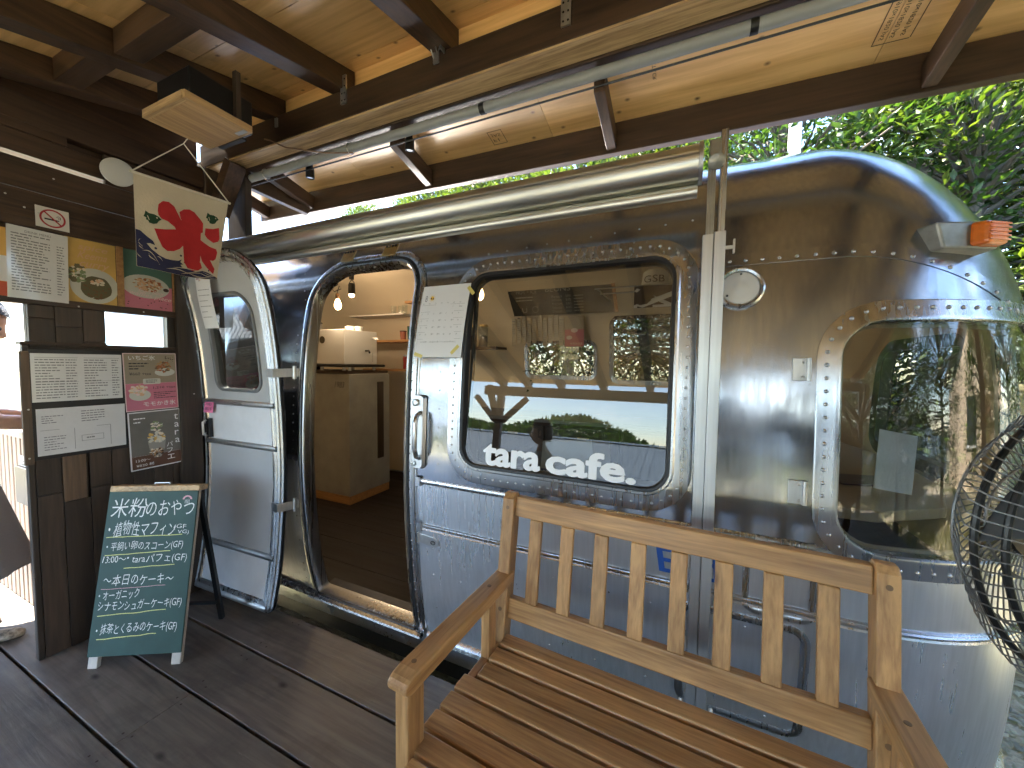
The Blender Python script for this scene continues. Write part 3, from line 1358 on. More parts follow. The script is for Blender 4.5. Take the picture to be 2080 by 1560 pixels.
# ---- front end window
endw = thing("front_window", (1.2, YC, .8))
endw.parent = trailer
endw.location = WM[trailer.name].inverted() @ Vector((1.2, YC, .8))
WM[endw.name] = Matrix.Translation((1.2, YC, .8))
mb = MB()
frame_ring(mb, side_pt, END_R, [(.05, -.003), (.05, .004), (0, .005), (-.012, .004), (-.012, -.06), (.05, -.06)], d=.04)
mb.build("window_frame", mat("dark_window_frame", (.03, .035, .035), .4), endw, smooth=True)
mb = MB()
sheet(mb, side_pt, grow(END_R, -.001), -.006, d=.05)
mb.build("pane", GLASS, endw, smooth='all')

# ---- far side windows
for r in FARW:
    w = thing("window", (r[0], 3.8, r[2]))
    w.parent = trailer
    w.location = WM[trailer.name].inverted() @ Vector((r[0], 3.8, r[2]))
    WM[w.name] = Matrix.Translation((r[0], 3.8, r[2]))
    mb = MB()
    frame_ring(mb, far_pt, r, [(.05, 0), (.05, .004), (-.006, .005), (-.006, -.05), (.03, -.056)])
    mb.build("window_frame", ALU_TRIM, w, smooth=True)
    mb = MB()
    sheet(mb, far_pt, grow(r, -.001), -.01, d=.3)
    mb.build("pane", GLASS, w)

# ---- door surround, sill
mb = MB()
frame_ring(mb, side_pt, DOOR_R, [(.056, -.004), (.056, .008), (.052, .012), (.042, .014), (.030, .014), (.024, .010), (.010, .010), (.004, .018), (-.002, .016),
                                 (-.006, .004), (-.006, -.05), (.02, -.05)], n=12)
mb.build("door_frame", ALU_TRIM, trailer, smooth=True)
mb = MB()
frame_ring(mb, side_pt, DOOR_R, [(.026, .011), (.022, .016), (.014, .016), (.010, .011)], n=12)
mb.build("door_gasket", RUBBER, trailer, smooth=True)
sill = MB()
strip(sill, side_pt, DOOR_R[0] - .05, DOOR_R[1] + .05, .03, [(-.012, .0), (-.012, .045), (.0, .055), (.008, .050), (.010, .03), (.010, .012)])
sill.build("door_sill", ALU_TRIM, trailer, smooth=True)
sill = MB()
strip(sill, side_pt, DOOR_R[0], DOOR_R[1], .03, [(.009, .03), (.016, .028), (.016, -.10), (.0, -.10)])
sill.build("sill_tread", mat("dark_tread", (.03, .03, .032), .45, var=.3, vscale=30), trailer)
for a in (-1.80, -1.26):
    mb = MB()
    vstrip(mb, side_pt, a, -.03, .012, [(-.012, .03), (-.012, .058), (.012, .058), (.012, .03)], d=.05)
    mb.build("sill_clip", STEEL, trailer)
riv_line(side_pt, -1.172, .06, -1.172, 1.40, .043, .012, .0056)
# rivet flange beside the door
mb = MB()
vstrip(mb, side_pt, -1.152, .02, 1.66, [(-.02, 0), (-.02, .005), (.012, .005), (.014, .0)])
mb.build("edge_flange", ALU_TRIM, trailer)

# ---- belt mouldings and seams
BELT = [(-.016, 0), (-.016, .004), (-.012, .010), (-.006, .006), (-.002, .011), (.004, .011), (.008, .006), (.013, .009), (.016, .004), (.016, 0)]
for z in (.838, .615):
    mb = MB()
    strip(mb, side_pt, -1.125, A_TIP - .02, z, BELT if z < .7 else [(-.012, 0), (-.012, .004), (-.004, .008), (.004, .008), (.012, .004), (.012, 0)])
    if z > .7:
        mb = MB()
        strip(mb, side_pt, -1.125, .40, z, [(-.012, 0), (-.012, .004), (-.004, .008), (.004, .008), (.012, .004), (.012, 0)])
    mb.build("belt_moulding", ALU_TRIM, trailer, smooth=True)
    mb = MB()
    MBp = side_pt
    vstrip(mb, side_pt, -1.125, z - .022, z + .022, [(-.016, 0), (-.016, .014), (.012, .014), (.012, 0)])
    mb.build("moulding_end", ALU_TRIM, trailer)
mb = MB()
strip(mb, side_pt, -1.14, A_TIP - .05, .012, [(-.03, .0), (-.03, .012), (-.02, .02), (-.008, .012), (.004, .02), (.014, .010), (.02, 0)])
mb.build("bottom_moulding", ALU_TRIM, trailer, smooth=True)
mb = MB()
strip(mb, side_pt, -2.6, -1.99, .012, [(-.03, .0), (-.03, .012), (-.02, .02), (-.008, .012), (.004, .02), (.014, .010), (.02, 0)])
mb.build("bottom_moulding", ALU_TRIM, trailer, smooth=True)


def seam_z(a):
    x = x_of_a(min(a, A_TIP))
    return ZLOW + 1.255 * cap_h(x)


mb = MB()
k = 90
rows = []
for i in range(k + 1):
    a = .02 + (A_TIP - .25) * i / k
    z = seam_z(a)
    rows.append([side_pt(a, z - .011, .0), side_pt(a, z - .011, .0022), side_pt(a, z + .03, .0022), side_pt(a, z + .03, 0)])
mb.add([p for r in rows for p in r], [(i * 4 + j, (i + 1) * 4 + j, (i + 1) * 4 + j + 1, i * 4 + j + 1) for i in range(k) for j in range(3)])
mb.build("seam_lap", ALU, trailer, smooth=True)
a = .14
while a < A_TIP - .3:
    riv_at(side_pt, a, seam_z(a) + .004, .0022, .0064)
    a += .048
# scattered skin rivets
for z0 in (1.93, 1.90):
    pass
riv_line(side_pt, -1.02, 1.90, .02, 1.945, .094, 0, .0045)
riv_line(side_pt, -2.1, 1.98, -1.98, 1.7, .06, 0, .0045)
riv_line(side_pt, -1.06, .52, .30, .52, .075, 0, .0042)
riv_line(side_pt, -1.06, .38, .30, .38, .15, 0, .0042)
riv_line(side_pt, -1.06, .20, .30, .20, .19, 0, .0042)
riv_line(side_pt, -1.02, .93, -1.02, 1.36, .08, 0, .0042)
riv_line(side_pt, -2.02, .1, -2.02, 1.6, .05, 0, .0045)
RIV.build("rivets", ALU_TRIM, trailer, smooth='all')["kind"] = "stuff"

# ---- compartment hatch, hinges, latch hardware
HATCH = (.02, .40, .15, .56, .05)
mb = MB()
frame_ring(mb, side_pt, HATCH, [(.006, 0), (.006, .004), (0, .006), (-.012, .006), (-.02, .003), (-.02, 0)])
mb.build("hatch_frame", ALU_TRIM, trailer, smooth=True)
HATCH2 = (.215, .405, .585, .80, .035)
mb = MB()
frame_ring(mb, side_pt, HATCH2, [(.006, 0), (.006, .004), (0, .005), (-.008, .005), (-.014, .002), (-.014, 0)])
mb.build("hatch_frame", ALU_TRIM, trailer, smooth=True)
for z0, z1 in ((1.358, 1.43), (.97, 1.045)):
    mb = MB()
    x0, x1 = .322, .372
    mb.add([side_pt(x0, z0, .001), side_pt(x1 - .012, z0, .001), side_pt(x1 - .012, z1, .001), side_pt(x0, z1, .001),
            side_pt(x0, z0, .005), side_pt(x1 - .012, z0, .005), side_pt(x1 - .012, z1, .005), side_pt(x0, z1, .005)],
           [(0, 3, 2, 1), (4, 5, 6, 7), (0, 1, 5, 4), (1, 2, 6, 5), (2, 3, 7, 6), (3, 0, 4, 7)])
    hg = mb.build("hinge", ALU_MATT, trailer, bevel=.002)
    MB().tube([side_pt(x1 - .008, z0, .008), side_pt(x1 - .008, z1, .008)], .007, 10).build("hinge_pin", ALU_TRIM, hg, smooth=True)
    for zz in (z0 + .012, z1 - .012):
        MB().ball(side_pt(x1 - .022, zz, .005), .005, 8, 5).build("screw", STEEL, hg, smooth='all')
# door grab handle and lock on the right of the opening
mb = MB()
pr = rrect(-1.158, -1.088, .90, 1.25, .02, 4)
n = len(pr)
mb.add([side_pt(a, z, .006) for a, z in pr] + [side_pt(-1.123 + (a + 1.123) * .8, 1.075 + (z - 1.075) * .97, .024) for a, z in pr],
       [tuple(range(n, 2 * n))] + [(i, (i + 1) % n, n + (i + 1) % n, n + i) for i in range(n)])
plate = mb.build("latch_plate", ALU_MATT, trailer, smooth=True)
mb = MB()
mb.tube([side_pt(-1.108, .955, .024), side_pt(-1.108, .965, .048), side_pt(-1.108, 1.0, .06), side_pt(-1.108, 1.12, .06), side_pt(-1.108, 1.155, .048),
         side_pt(-1.108, 1.165, .024)], .011, 10)
mb.build("grab_handle", ALU_TRIM, plate, smooth=True)
nn = side_pt(-1.13, 1.215, .05) - side_pt(-1.13, 1.215, 0)
MB().lathe([(.017, 0), (.017, .008), (.012, .011), (.011, .008), (.0, .008)], side_pt(-1.135, 1.213, .024), nn, 18).build("lock_barrel", STEEL, plate, smooth=True)
MB().lathe([(.012, 0), (.012, .006), (.006, .008), (.0, .002)], side_pt(-1.14, .925, .024), nn, 16).build("lock_barrel", STEEL, plate, smooth=True)
# hasp
mb = MB()
hp = [(-1.135, .535), (-1.045, .522), (-1.02, .535), (-1.02, .556), (-1.045, .572), (-1.135, .578)]
n = len(hp)
mb.add([side_pt(a, z, .001) for a, z in hp] + [side_pt(a, z, .006) for a, z in hp],
       [tuple(range(n, 2 * n))] + [(i, (i + 1) % n, n + (i + 1) % n, n + i) for i in range(n)])
hs = mb.build("hasp", STEEL, trailer, bevel=.001)
MB().tube([side_pt(-1.05 + .012 * cos(t), .547 + .008 * sin(t), .008) for t in [i * pi / 6 for i in range(12)]], .0025, 6, closed=True).build("hasp_slot", DARKSTEEL, hs, smooth=True)
MB().tube([side_pt(-1.135, .53, .006), side_pt(-1.135, .583, .006)], .006, 8).build("hasp_pin", STEEL, hs, smooth=True)

# ---- round porch lamp
LC = side_pt(.172, 1.665, .0)
LN = (side_pt(.172, 1.665, .05) - LC).normalized()
MB().lathe([(.072, 0), (.072, .012), (.066, .017), (.059, .014), (.057, .006)], LC, LN, 40).build("lamp_ring", ALU_TRIM, trailer, smooth=True)
pl = MB().lathe([(.058, .006), (.055, .012), (.035, .018), (.018, .019), (.014, .022), (0, .023)], LC, LN, 40).build(
    "lamp_lens", mat("frosted_lens", (.62, .62, .60), .3, var=.05, coat=.4), trailer, smooth=True)
for an in (1.6, -.6):
    s = LN.cross(Vector((0, 0, 1))).normalized()
    u = s.cross(LN).normalized()
    MB().ball(LC + LN * .014 + (s * cos(an) + u * sin(an)) * .047, .004, 8, 5).build("screw", BLACK, pl, smooth='all')

# ---- amber clearance lamp on the front corner
ac = a_of_x(.755)
AC = side_pt(ac, 1.78, 0)
an_ = (side_pt(ac, 1.78, .05) - AC).normalized()
hx = Vector((.93, .22, -.06)).normalized()
hz = Vector((0, 0, 1))
hy = hz.cross(hx).normalized()
mb = MB()


def hp3(a, b, c):
    return AC + hx * a + hy * b + hz * c


mb.hexa([hp3(-.12, .05, -.04), hp3(.04, .05, -.04), hp3(.04, -.060, -.034), hp3(-.09, -.060, -.034)],
        [hp3(-.14, .05, .035), hp3(.04, .05, .05), hp3(.04, -.060, .046), hp3(-.11, -.060, .042)])
hous = mb.build("marker_housing", mat("weathered_housing", (.28, .28, .26), .4, .7, var=.3, vscale=20), trailer, bevel=.006)
mb = MB()
for i in range(7):
    c0 = -.024 + .010 * i
    b0 = -.062 - .026 * sin(pi * (i + .5) / 7)
    mb.box((0, 0, 0), (1, 1, 1), Matrix.Translation(hp3(.066, .03, c0)) @ Matrix((hx, hy, hz)).transposed().to_4x4() @ Matrix.Diagonal((.066, b0 - .03, .0101, 1)))
mb2 = MB()
mb2.hexa([hp3(-.035, -.062, -.030), hp3(.052, -.03, -.030), hp3(.046, -.082, -.026), hp3(-.012, -.094, -.026)],
         [hp3(-.035, -.062, .040), hp3(.052, -.03, .042), hp3(.046, -.082, .038), hp3(-.012, -.094, .036)])
lens = mb2.build("amber_lens", mat("amber_plastic", (.72, .17, .02), .22, var=.2, vscale=60, coat=.6), hous, bevel=.01)
for i in range(5):
    c0 = -.015 + .011 * i
    MB().bar(hp3(-.012, -.095, c0), hp3(.046, -.083, c0), .004, .004).build("lens_rib", MATS["amber_plastic"], hous)

# ---- brass awning brackets
for a in (-1.72, -1.42):
    mb = MB()
    o = rrect(a - .045, a + .045, 1.945, 2.02, (.01, .01, .025, .025), 4)
    n = len(o)
    mb.add([side_pt(x, z, .026) for x, z in o] + [side_pt(x, z, .034) for x, z in o],
           [tuple(range(n, 2 * n)), tuple(reversed(range(n)))] + [(i, (i + 1) % n, n + (i + 1) % n, n + i) for i in range(n)])
    br = mb.build("brass_bracket", BRASS, trailer, bevel=.0015)
    for i in range(4):
        MB().lathe([(.007, 0), (.007, .003), (.003, .004), (.0, .002)], side_pt(a - .03 + .02 * i, 1.998, .034),
                   side_pt(a, 1.99, .05) - side_pt(a, 1.99, 0), 10).build("screw", DARKSTEEL, br, smooth=True)

# ---- blue letters on the lower skin
mb = MB()
mb.keep = True
put_text(mb, side_pt, "E", -.05, .655, .092, .072, off=.002, thin=.01, shear=-.15)
put_text(mb, side_pt, "d", .075, .655, .10, .07, off=.002, thin=.01, shear=-.1)
mb.build("blue_letters", mat("blue_vinyl", (.02, .10, .42), .4), trailer)

# ---- the open entrance door, folded back along the trailer's side
DW = .66
DHX, DHY = -1.985, 1.335


def door_pt(a, z, off=0.0):
    """inside face of the opened door; a from the hinge towards its free edge"""
    ang = radians(4.0)
    bend = prof_y(z) - 1.44
    return Vector((DHX - a * cos(ang), DHY - a * sin(ang) * .5 - bend * .95 - off, z))


DR = (.0, DW, .045, 1.965, (.03, .03, .19, .20))
door = thing("entrance_door", (DHX, DHY, .0))
door.parent = trailer
door.location = WM[trailer.name].inverted() @ Vector((DHX, DHY, 0))
WM[door.name] = Matrix.Translation((DHX, DHY, 0))


def flipfn(a, z, off=0.0):
    return door_pt(a, z, off)


mb = MB()
frame_ring(mb, flipfn, DR, [(0, -.045), (.012, -.03), (.012, -.012), (.002, -.008), (0, .0), (-.012, .004), (-.022, .0), (-.03, .006), (-.048, .006), (-.052, -.004)], d=.04, n=12)
mb.build("door_rim", ALU_TRIM, door, smooth=True)
mb = MB()
frame_ring(mb, flipfn, DR, [(.004, -.030), (.015, -.028), (.016, -.014), (.004, -.012)], d=.04, n=12)
mb.build("door_seal", RUBBER, door, smooth=True)
DWIN = (.12, .50, 1.235, 1.76, (.06, .06, .10, .12))


def door_sheet(name, rect, off, material, hole=None):
    mb = MB()
    if hole is None:
        sheet(mb, door_pt, rect, off, d=.05)
        return mb.build(name, material, door, smooth='all')
    x0, x1, z0, z1, r = rect
    nx, nz = 66, 86

    def pos(i, j):
        return x0 + (x1 - x0) * i / nx, z0 + (z1 - z0) * j / nz
    vs = [door_pt(*pos(i, j), off) for i in range(nx + 1) for j in range(nz + 1)]
    fs = []
    for i in range(nx):
        for j in range(nz):
            a, z = x0 + (x1 - x0) * (i + .5) / nx, z0 + (z1 - z0) * (j + .5) / nz
            if in_rr(a, z, grow(hole, .004)) or not in_rr(a, z, rect):
                continue
            q = i * (nz + 1) + j
            fs.append((q, q + nz + 1, q + nz + 2, q + 1))
    mb.add(vs, fs)
    return mb.build(name, material, door, smooth='all')


door_sheet("upper_panel", (.03, .63, 1.16, 1.935, (.01, .01, .165, .17)), -.004, GREYPAINT, DWIN)
door_sheet("lock_panel", (.03, .63, .925, 1.155, .005), -.003, WHITEPAINT)
door_sheet("middle_panel", (.03, .63, .325, .915, .005), -.004, GREYPAINT)
door_sheet("kick_panel", (.03, .63, .075, .315, .005), -.003, WHITEPAINT)
# outer skin so the door is a real slab
mb = MB()
x0, x1, z0, z1, _ = DR
sh_r = DR
vs = []
nx, nz = 44, 90
for i in range(nx + 1):
    for j in range(nz + 1):
        vs.append(door_pt(x0 + (x1 - x0) * i / nx, z0 + (z1 - z0) * j / nz, -.040))
fs = []
for i in range(nx):
    for j in range(nz):
        a, z = x0 + (x1 - x0) * (i + .5) / nx, z0 + (z1 - z0) * (j + .5) / nz
        if in_rr(a, z, DWIN) or not in_rr(a, z, DR):
            continue
        q = i * (nz + 1) + j
        fs.append((q, q + nz + 1, q + nz + 2, q + 1))
mb.add(vs, fs)
mb.build("outer_skin", ALU, door, smooth='all')
dwin = MB()
frame_ring(dwin, door_pt, DWIN, [(.014, -.004), (.012, .004), (.002, .006), (-.004, .002), (-.006, -.04), (.01, -.042)], n=10)
dwf = dwin.build("door_window", mat("grey_window_trim", (.16, .165, .17), .45), door, smooth=True)
mb = MB()
sheet(mb, door_pt, grow(DWIN, -.001), -.016, d=.08)
mb.build("pane", GLASS, door, smooth='all')
for z in (1.158, .92, .32, .062):
    mb = MB()
    strip(mb, door_pt, .02, .64, z, [(-.016, -.006), (-.016, .006), (-.008, .010), (.006, .010), (.014, .004), (.014, -.006)], d=.06)
    mb.build("cross_rail", ALU_MATT, door, smooth=True)
MB().tube([door_pt(.33 + .05 * cos(t), 1.158 + .008 * sin(t), .014) for t in [i * pi / 8 for i in range(16)]], .004, 6, closed=True).build("pull_ring", STEEL, door, smooth=True)
# inside latch
lt = MB()
lt.hexa([door_pt(.57, .94, .0), door_pt(.60, .94, .0), door_pt(.60, 1.055, .0), door_pt(.57, 1.055, .0)],
        [door_pt(.57, .94, .022), door_pt(.60, .94, .022), door_pt(.60, 1.055, .022), door_pt(.57, 1.055, .022)])
lo_ = lt.build("latch", DARKSTEEL, door, bevel=.003)
MB().hexa([door_pt(.612, .965, .0), door_pt(.635, .965, .0), door_pt(.635, 1.02, .0), door_pt(.612, 1.02, .0)],
          [door_pt(.612, .965, .03), door_pt(.635, .965, .03), door_pt(.635, 1.02, .03), door_pt(.612, 1.02, .03)]).build("latch_lever", BLACK, door, bevel=.003)
MB().tube([door_pt(.585, .95, .026), door_pt(.585, .96, .045), door_pt(.585, 1.035, .045), door_pt(.585, 1.045, .026)], .006, 8).build("latch_lever", STEEL, door, smooth=True)
MB().box((DHX - DW - .05, DHY - .03, 1.145), (DHX - DW + .01, DHY - .015, 1.165)).build("latch_bolt", STEEL, door)
# hinges joining the door to its surround
for z in (1.335, .60):
    mb = MB()
    p0 = door_pt(.045, z, .010)
    p1 = door_pt(-.008, z, .016)
    p2 = side_pt(-1.955, z, .05)
    p3 = side_pt(-1.95, z, .03)
    for a, b in ((p0, p1), (p1, p2), (p2, p3)):
        mb.bar(a, b, .005, .046, (0, 0, 1))
    mb.build("hinge", ALU_MATT, door)
    MB().tube([p2 + Vector((0, 0, -.036)), p2 + Vector((0, 0, .036))], .011, 10).build("hinge_pin", STEEL, door, smooth=True)

# ================================================================== AWNING on the trailer
awning = thing("rolled_awning", (-1.2, 1.40, 1.97), label="rolled-up silver metal awning case along the trailer's top edge", cat="awning")
AY, AZ = 1.405, 2.062
AX0, AX1 = -2.75, .028


def arc_sec(cy, cz, r, n=18):
    return [(cy + r * cos(2 * pi * i / n), cz + r * sin(2 * pi * i / n)) for i in range(n)]


def extrude_x(mb, sec, x0, x1, cap=True, k=1):
    n = len(sec)
    vs = []
    for i in range(k + 1):
        x = x0 + (x1 - x0) * i / k
        vs += [Vector((x, a, b)) for a, b in sec]
    fs = [(i * n + j, i * n + (j + 1) % n, (i + 1) * n + (j + 1) % n, (i + 1) * n + j) for i in range(k) for j in range(n)]
    if cap:
        fs += [tuple(reversed(range(n))), tuple(k * n + j for j in range(n))]
    mb.add(vs, fs)


mb = MB()
sec = []
for i in range(22):
    an = -2.2 - (2 * pi - .5) * i / 21
    sec.append((AY + .060 * cos(an), AZ + .058 * sin(an)))
sec += [(AY + .045, AZ - .052), (AY + .01, AZ - .062)]
extrude_x(mb, sec, AX0, AX1, k=14)
mb.build("awning_case", AWN, awning, smooth=True)
mb = MB()
extrude_x(mb, [(AY - .061, AZ + .004), (AY - .065, AZ + .007), (AY - .065, AZ + .013), (AY - .058, AZ + .016)], AX0, AX1)
mb.build("case_ridge", AWN, awning)
mb = MB()
extrude_x(mb, arc_sec(AY + .012, AZ - .082, .022, 14), AX0, AX1)
mb.build("lower_rail", AWN, awning, smooth=True)
for x in (AX1 + .001, AX0 - .013):
    mb = MB()
    extrude_x(mb, arc_sec(AY, AZ, .064, 24), x, x + .012)
    mb.build("end_cap", ALU_MATT, awning, smooth=True)
arm = thing("awning_arm", (.08, 1.37, .15), label="tall upright grey metal awning arm between the lettered window and round lamp", cat="awning arm")
RX, RY = .080, 1.375
MB().box((RX - .032, RY - .004, .20), (RX - .0005, RY + .030, 1.822)).build("outer_channel", ALU_MATT, arm, bevel=.002)
MB().box((RX + .0005, RY - .010, .20), (RX + .033, RY + .026, 1.826)).build("outer_channel", ALU_MATT, arm, bevel=.002)
mb = MB()
for dx in (-.020, -.012, -.004):
    mb.box((RX + dx - .0035, RY + .004, 1.80), (RX + dx + .0035, RY + .024, 2.04))
mb.build("inner_channel", mat("stained_metal", (.32, .31, .27), .4, .8, var=.3, vscale=14), arm)
MB().box((RX + .010, RY - .004, 1.80), (RX + .030, RY + .022, 2.14)).build("inner_channel", ALU_TRIM, arm, bevel=.002)
MB().box((RX - .022, RY - .006, 2.03), (RX + .012, RY + .026, 2.115)).build("knuckle", MATS["stained_metal"], arm, bevel=.004)
MB().lathe([(.020, 0), (.024, .003), (.024, .010), (.018, .013), (.0, .013)], (RX - .002, RY - .006, 2.045), (0, -1, -.5), 22).build("adjust_knob", MATS["stained_metal"], arm, smooth=True)
MB().box((RX + .034, RY + .004, 1.772), (RX + .055, RY + .012, 1.782)).build("pin", STEEL, arm)
MB().box((RX + .055, RY, 1.758), (RX + .060, RY + .016, 1.800)).build("pin_head", STEEL, arm)
for z in (.745, .47):
    MB().box((RX - .046, RY - .012, z - .022), (RX - .033, RY + .02, z + .022)).build("clip", STEEL, arm, bevel=.002)
mb = MB()
mb.box((RX - .034, RY + .032, .12), (RX + .036, RY + .05, .26))
ft = mb.build("foot_bracket", ALU_MATT, arm, bevel=.003)
for s in (-1, 1):
    MB().tube([(RX + s * .045, RY, .26), (RX + s * .05, RY - .01, .23), (RX + s * .048, RY - .012, .19), (RX + s * .042, RY, .16)], .007, 8).build("foot_latch", STEEL, ft, smooth=True)


# ================================================================== CANOPY over the deck
canopy = thing("timber_canopy", (-1.5, -2.0, 0), label="dark timber canopy with plywood ceiling over the deck", cat="canopy")
SL = .235


def zr(y):
    """underside of the inner rafters"""
    return 2.715 - SL * (1.37 - y)


BX0, BX1 = -2.72, 2.26
# main beam: stained face, raw underside
MB().box((BX0, 1.37, 2.567), (BX1, 1.472, 2.70)).build("main_beam", W_DARK_X, canopy, bevel=.003)
MB().box((BX0, 1.372, 2.558), (BX1, 1.470, 2.5665)).build("beam_underside", W_RAW_X, canopy)
MB().box((BX0, 1.474, 2.55), (BX1, 1.53, 2.66)).build("ledger", W_DARK_X, canopy, bevel=.003)
MB().box((BX0, 1.44, 2.701), (BX1, 1.468, 2.835)).build("beam_filler", W_PLY, canopy)
# inner rafters and plywood
RAFT = [-3.85, -3.25, -2.48, -2.07, -1.56, -.96, -.36, .24, .84, 1.44, 2.04]
RH = .105


def sloped(mb, x0, x1, y0, y1, zb0, zb1, h):
    mb.hexa([Vector((x0, y0, zb0)), Vector((x1, y0, zb0)), Vector((x1, y1, zb1)), Vector((x0, y1, zb1))],
            [Vector((x0, y0, zb0 + h)), Vector((x1, y0, zb0 + h)), Vector((x1, y1, zb1 + h)), Vector((x0, y1, zb1 + h))])


YB = -2.1
for x in RAFT:
    mb = MB()
    y1 = 1.438 if x > -2.7 else 1.0
    sloped(mb, x - .045, x + .045, YB - .15, y1, zr(YB - .15) - .01, zr(y1) - .01, RH)
    mb.build("rafter", W_DARK_Y, canopy, bevel=.003)
# plywood sheets on top of the rafters
cutx = [-4.4, -2.9, -1.96, -.05, 1.40, 2.30]
cuty = [YB - .2, -.95, .15, 1.0, 1.36, 1.46]
for i in range(len(cutx) - 1):
    for j in range(len(cuty) - 1):
        xa = cutx[i]
        if j == 4:
            if i == 0:
                continue
            xa = max(xa, -2.6)
        mb = MB()
        sloped(mb, xa + .0015, cutx[i + 1] - .0015, cuty[j] + .0015, cuty[j + 1] - .0015, zr(cuty[j]) + RH - .009, zr(cuty[j + 1]) + RH - .009, .012)
        mb.build("plywood_sheet", W_PLY, canopy)
mb = MB()
sloped(mb, -4.44, 2.34, YB - .25, 1.36, zr(YB - .25) + RH + .02, zr(1.36) + RH + .02, .03)
sloped(mb, -2.6, 2.34, 1.3601, 1.47, zr(1.3601) + RH + .02, zr(1.47) + RH + .02, .03)
mb.build("roofing_sheet", mat("roof_felt", (.05, .05, .05), .8, var=.2), canopy)
mb = MB()
sloped(mb, -6.9, -4.445, YB - .25, .42, zr(YB - .25) + RH, zr(.42) + RH, .04)  # unseen sheet added to shade the deck and bound the left sun patch
mb.build("added_shade_sheet", MATS["roof_felt"], canopy)
# noggings between the rafters
for x0, x1, y in ((-2.02, -1.61, .74), (-2.43, -2.12, .70), (-1.51, -1.01, .15), (-.91, -.41, .3)):
    mb = MB()
    sloped(mb, x0, x1, y, y + .09, zr(y) + .0, zr(y + .09) + .0, RH - .012)
    mb.build("nogging", W_DARK_X, canopy, bevel=.003)
# outer bay reaching over the trailer
FY = 1.83


def zf(x):
    """underside of the fascia, dropping a little towards the front"""
    return 2.385 + (x + .35) * -.018


fx = [-2.88, 2.30]
mb = MB()
mb.hexa([Vector((fx[0], FY, zf(fx[0]))), Vector((fx[1], FY, zf(fx[1]))), Vector((fx[1], FY + .04, zf(fx[1]))), Vector((fx[0], FY + .04, zf(fx[0])))],
        [Vector((fx[0], FY, zf(fx[0]) + .135)), Vector((fx[1], FY, zf(fx[1]) + .135)), Vector((fx[1], FY + .04, zf(fx[1]) + .135)), Vector((fx[0], FY + .04, zf(fx[0]) + .135))])
mb.build("fascia", W_DARK_X, canopy, bevel=.003)
for x in (-2.80, -2.33, -1.36, -.33, .75, 1.45, 2.2):
    mb = MB()
    z0, z1 = zf(x) + .085, zf(x) + .012
    sloped(mb, x - .022, x + .022, 1.531, FY - .001, z0, z1, .085)
    mb.build("rafter", W_DARK_Y, canopy, bevel=.003)
oc = [-3.1, -1.83, -.62, .60, 1.42, 2.30]
for a, b in zip(oc[:-1], oc[1:]):
    mb = MB()
    A = [Vector((x, y, zf(x) + dz)) for x, y, dz in ((a + .001, 1.472, .172), (b - .001, 1.472, .172), (b - .001, FY + .04, .102), (a + .001, FY + .04, .102))]
    B = [p + Vector((0, 0, .012)) for p in A]
    # keep the sheet above rafters and fascia
    A = [p + Vector((0, 0, .034)) for p in A]
    B = [p + Vector((0, 0, .034)) for p in B]
    mb.hexa(A, B)
    mb.build("plywood_sheet", W_PLY, canopy)
mb = MB()
A = [Vector((x, y, zf(x) + dz)) for x, y, dz in ((-3.12, 1.474, .24), (2.34, 1.474, .24), (2.34, FY + .045, .17), (-3.12, FY + .045, .17))]
mb.hexa(A, [p + Vector((0, 0, .03)) for p in A])
mb.build("roofing_sheet", MATS["roof_felt"], canopy)
# back beam, posts and braces
zb = zr(YB) - .01
MB().box((-2.72, YB - .05, zb - .17), (2.26, YB + .05, zb - .04)).build("back_beam", W_DARK_X, canopy, bevel=.003)
for x in (-2.45, 2.12):
    MB().box((x - .05, YB - .048, -.05), (x + .05, YB + .048, zb - .172)).build("post", W_DARK_Z, canopy, bevel=.004)
    for s in (-1, 1):
        MB().bar((x + s * .055, YB, zb - .56), (x + s * .42, YB, zb - .20), .07, .08, (0, 1, 0)).build("knee_brace", W_DARK_X, canopy, bevel=.003)
    MB().bar((x, YB + .055, zb - .56), (x, YB + .42, zb - .10), .07, .08, (1, 0, 0)).build("knee_brace", W_DARK_Y, canopy, bevel=.003)
MB().box((-2.76, 1.355, -.05), (-2.64, 1.44, 2.556)).build("post", W_DARK_Z, canopy, bevel=.004)
MB().box((2.1, 1.375, -.45), (2.2, 1.46, 2.556)).build("post", W_DARK_Z, canopy, bevel=.004)
MB().bar((-2.60, 1.40, 2.29), (-2.42, 1.40, 2.555), .07, .09, (0, 1, 0)).build("knee_brace", W_DARK_X, canopy, bevel=.003)
MB().box((-2.62, 1.46, 2.12), (-2.44, 1.50, 2.55)).build("corner_board", W_DARK_Z, canopy, bevel=.003)
MB().bar((-2.5, 1.535, 2.52), (-2.35, FY - .005, 2.44), .05, .09, (0, 0, 1)).build("corner_strut", W_DARK_Y, canopy, bevel=.003)
# left side plates running back along the wall head
for x, z0, z1 in ((-2.70, 2.43, 2.55), (-2.74, 2.31, 2.40)):
    MB().box((x - .045, YB, z0), (x + .045, 1.352, z1)).build("wall_plate", W_DARK_Y, canopy, bevel=.003)
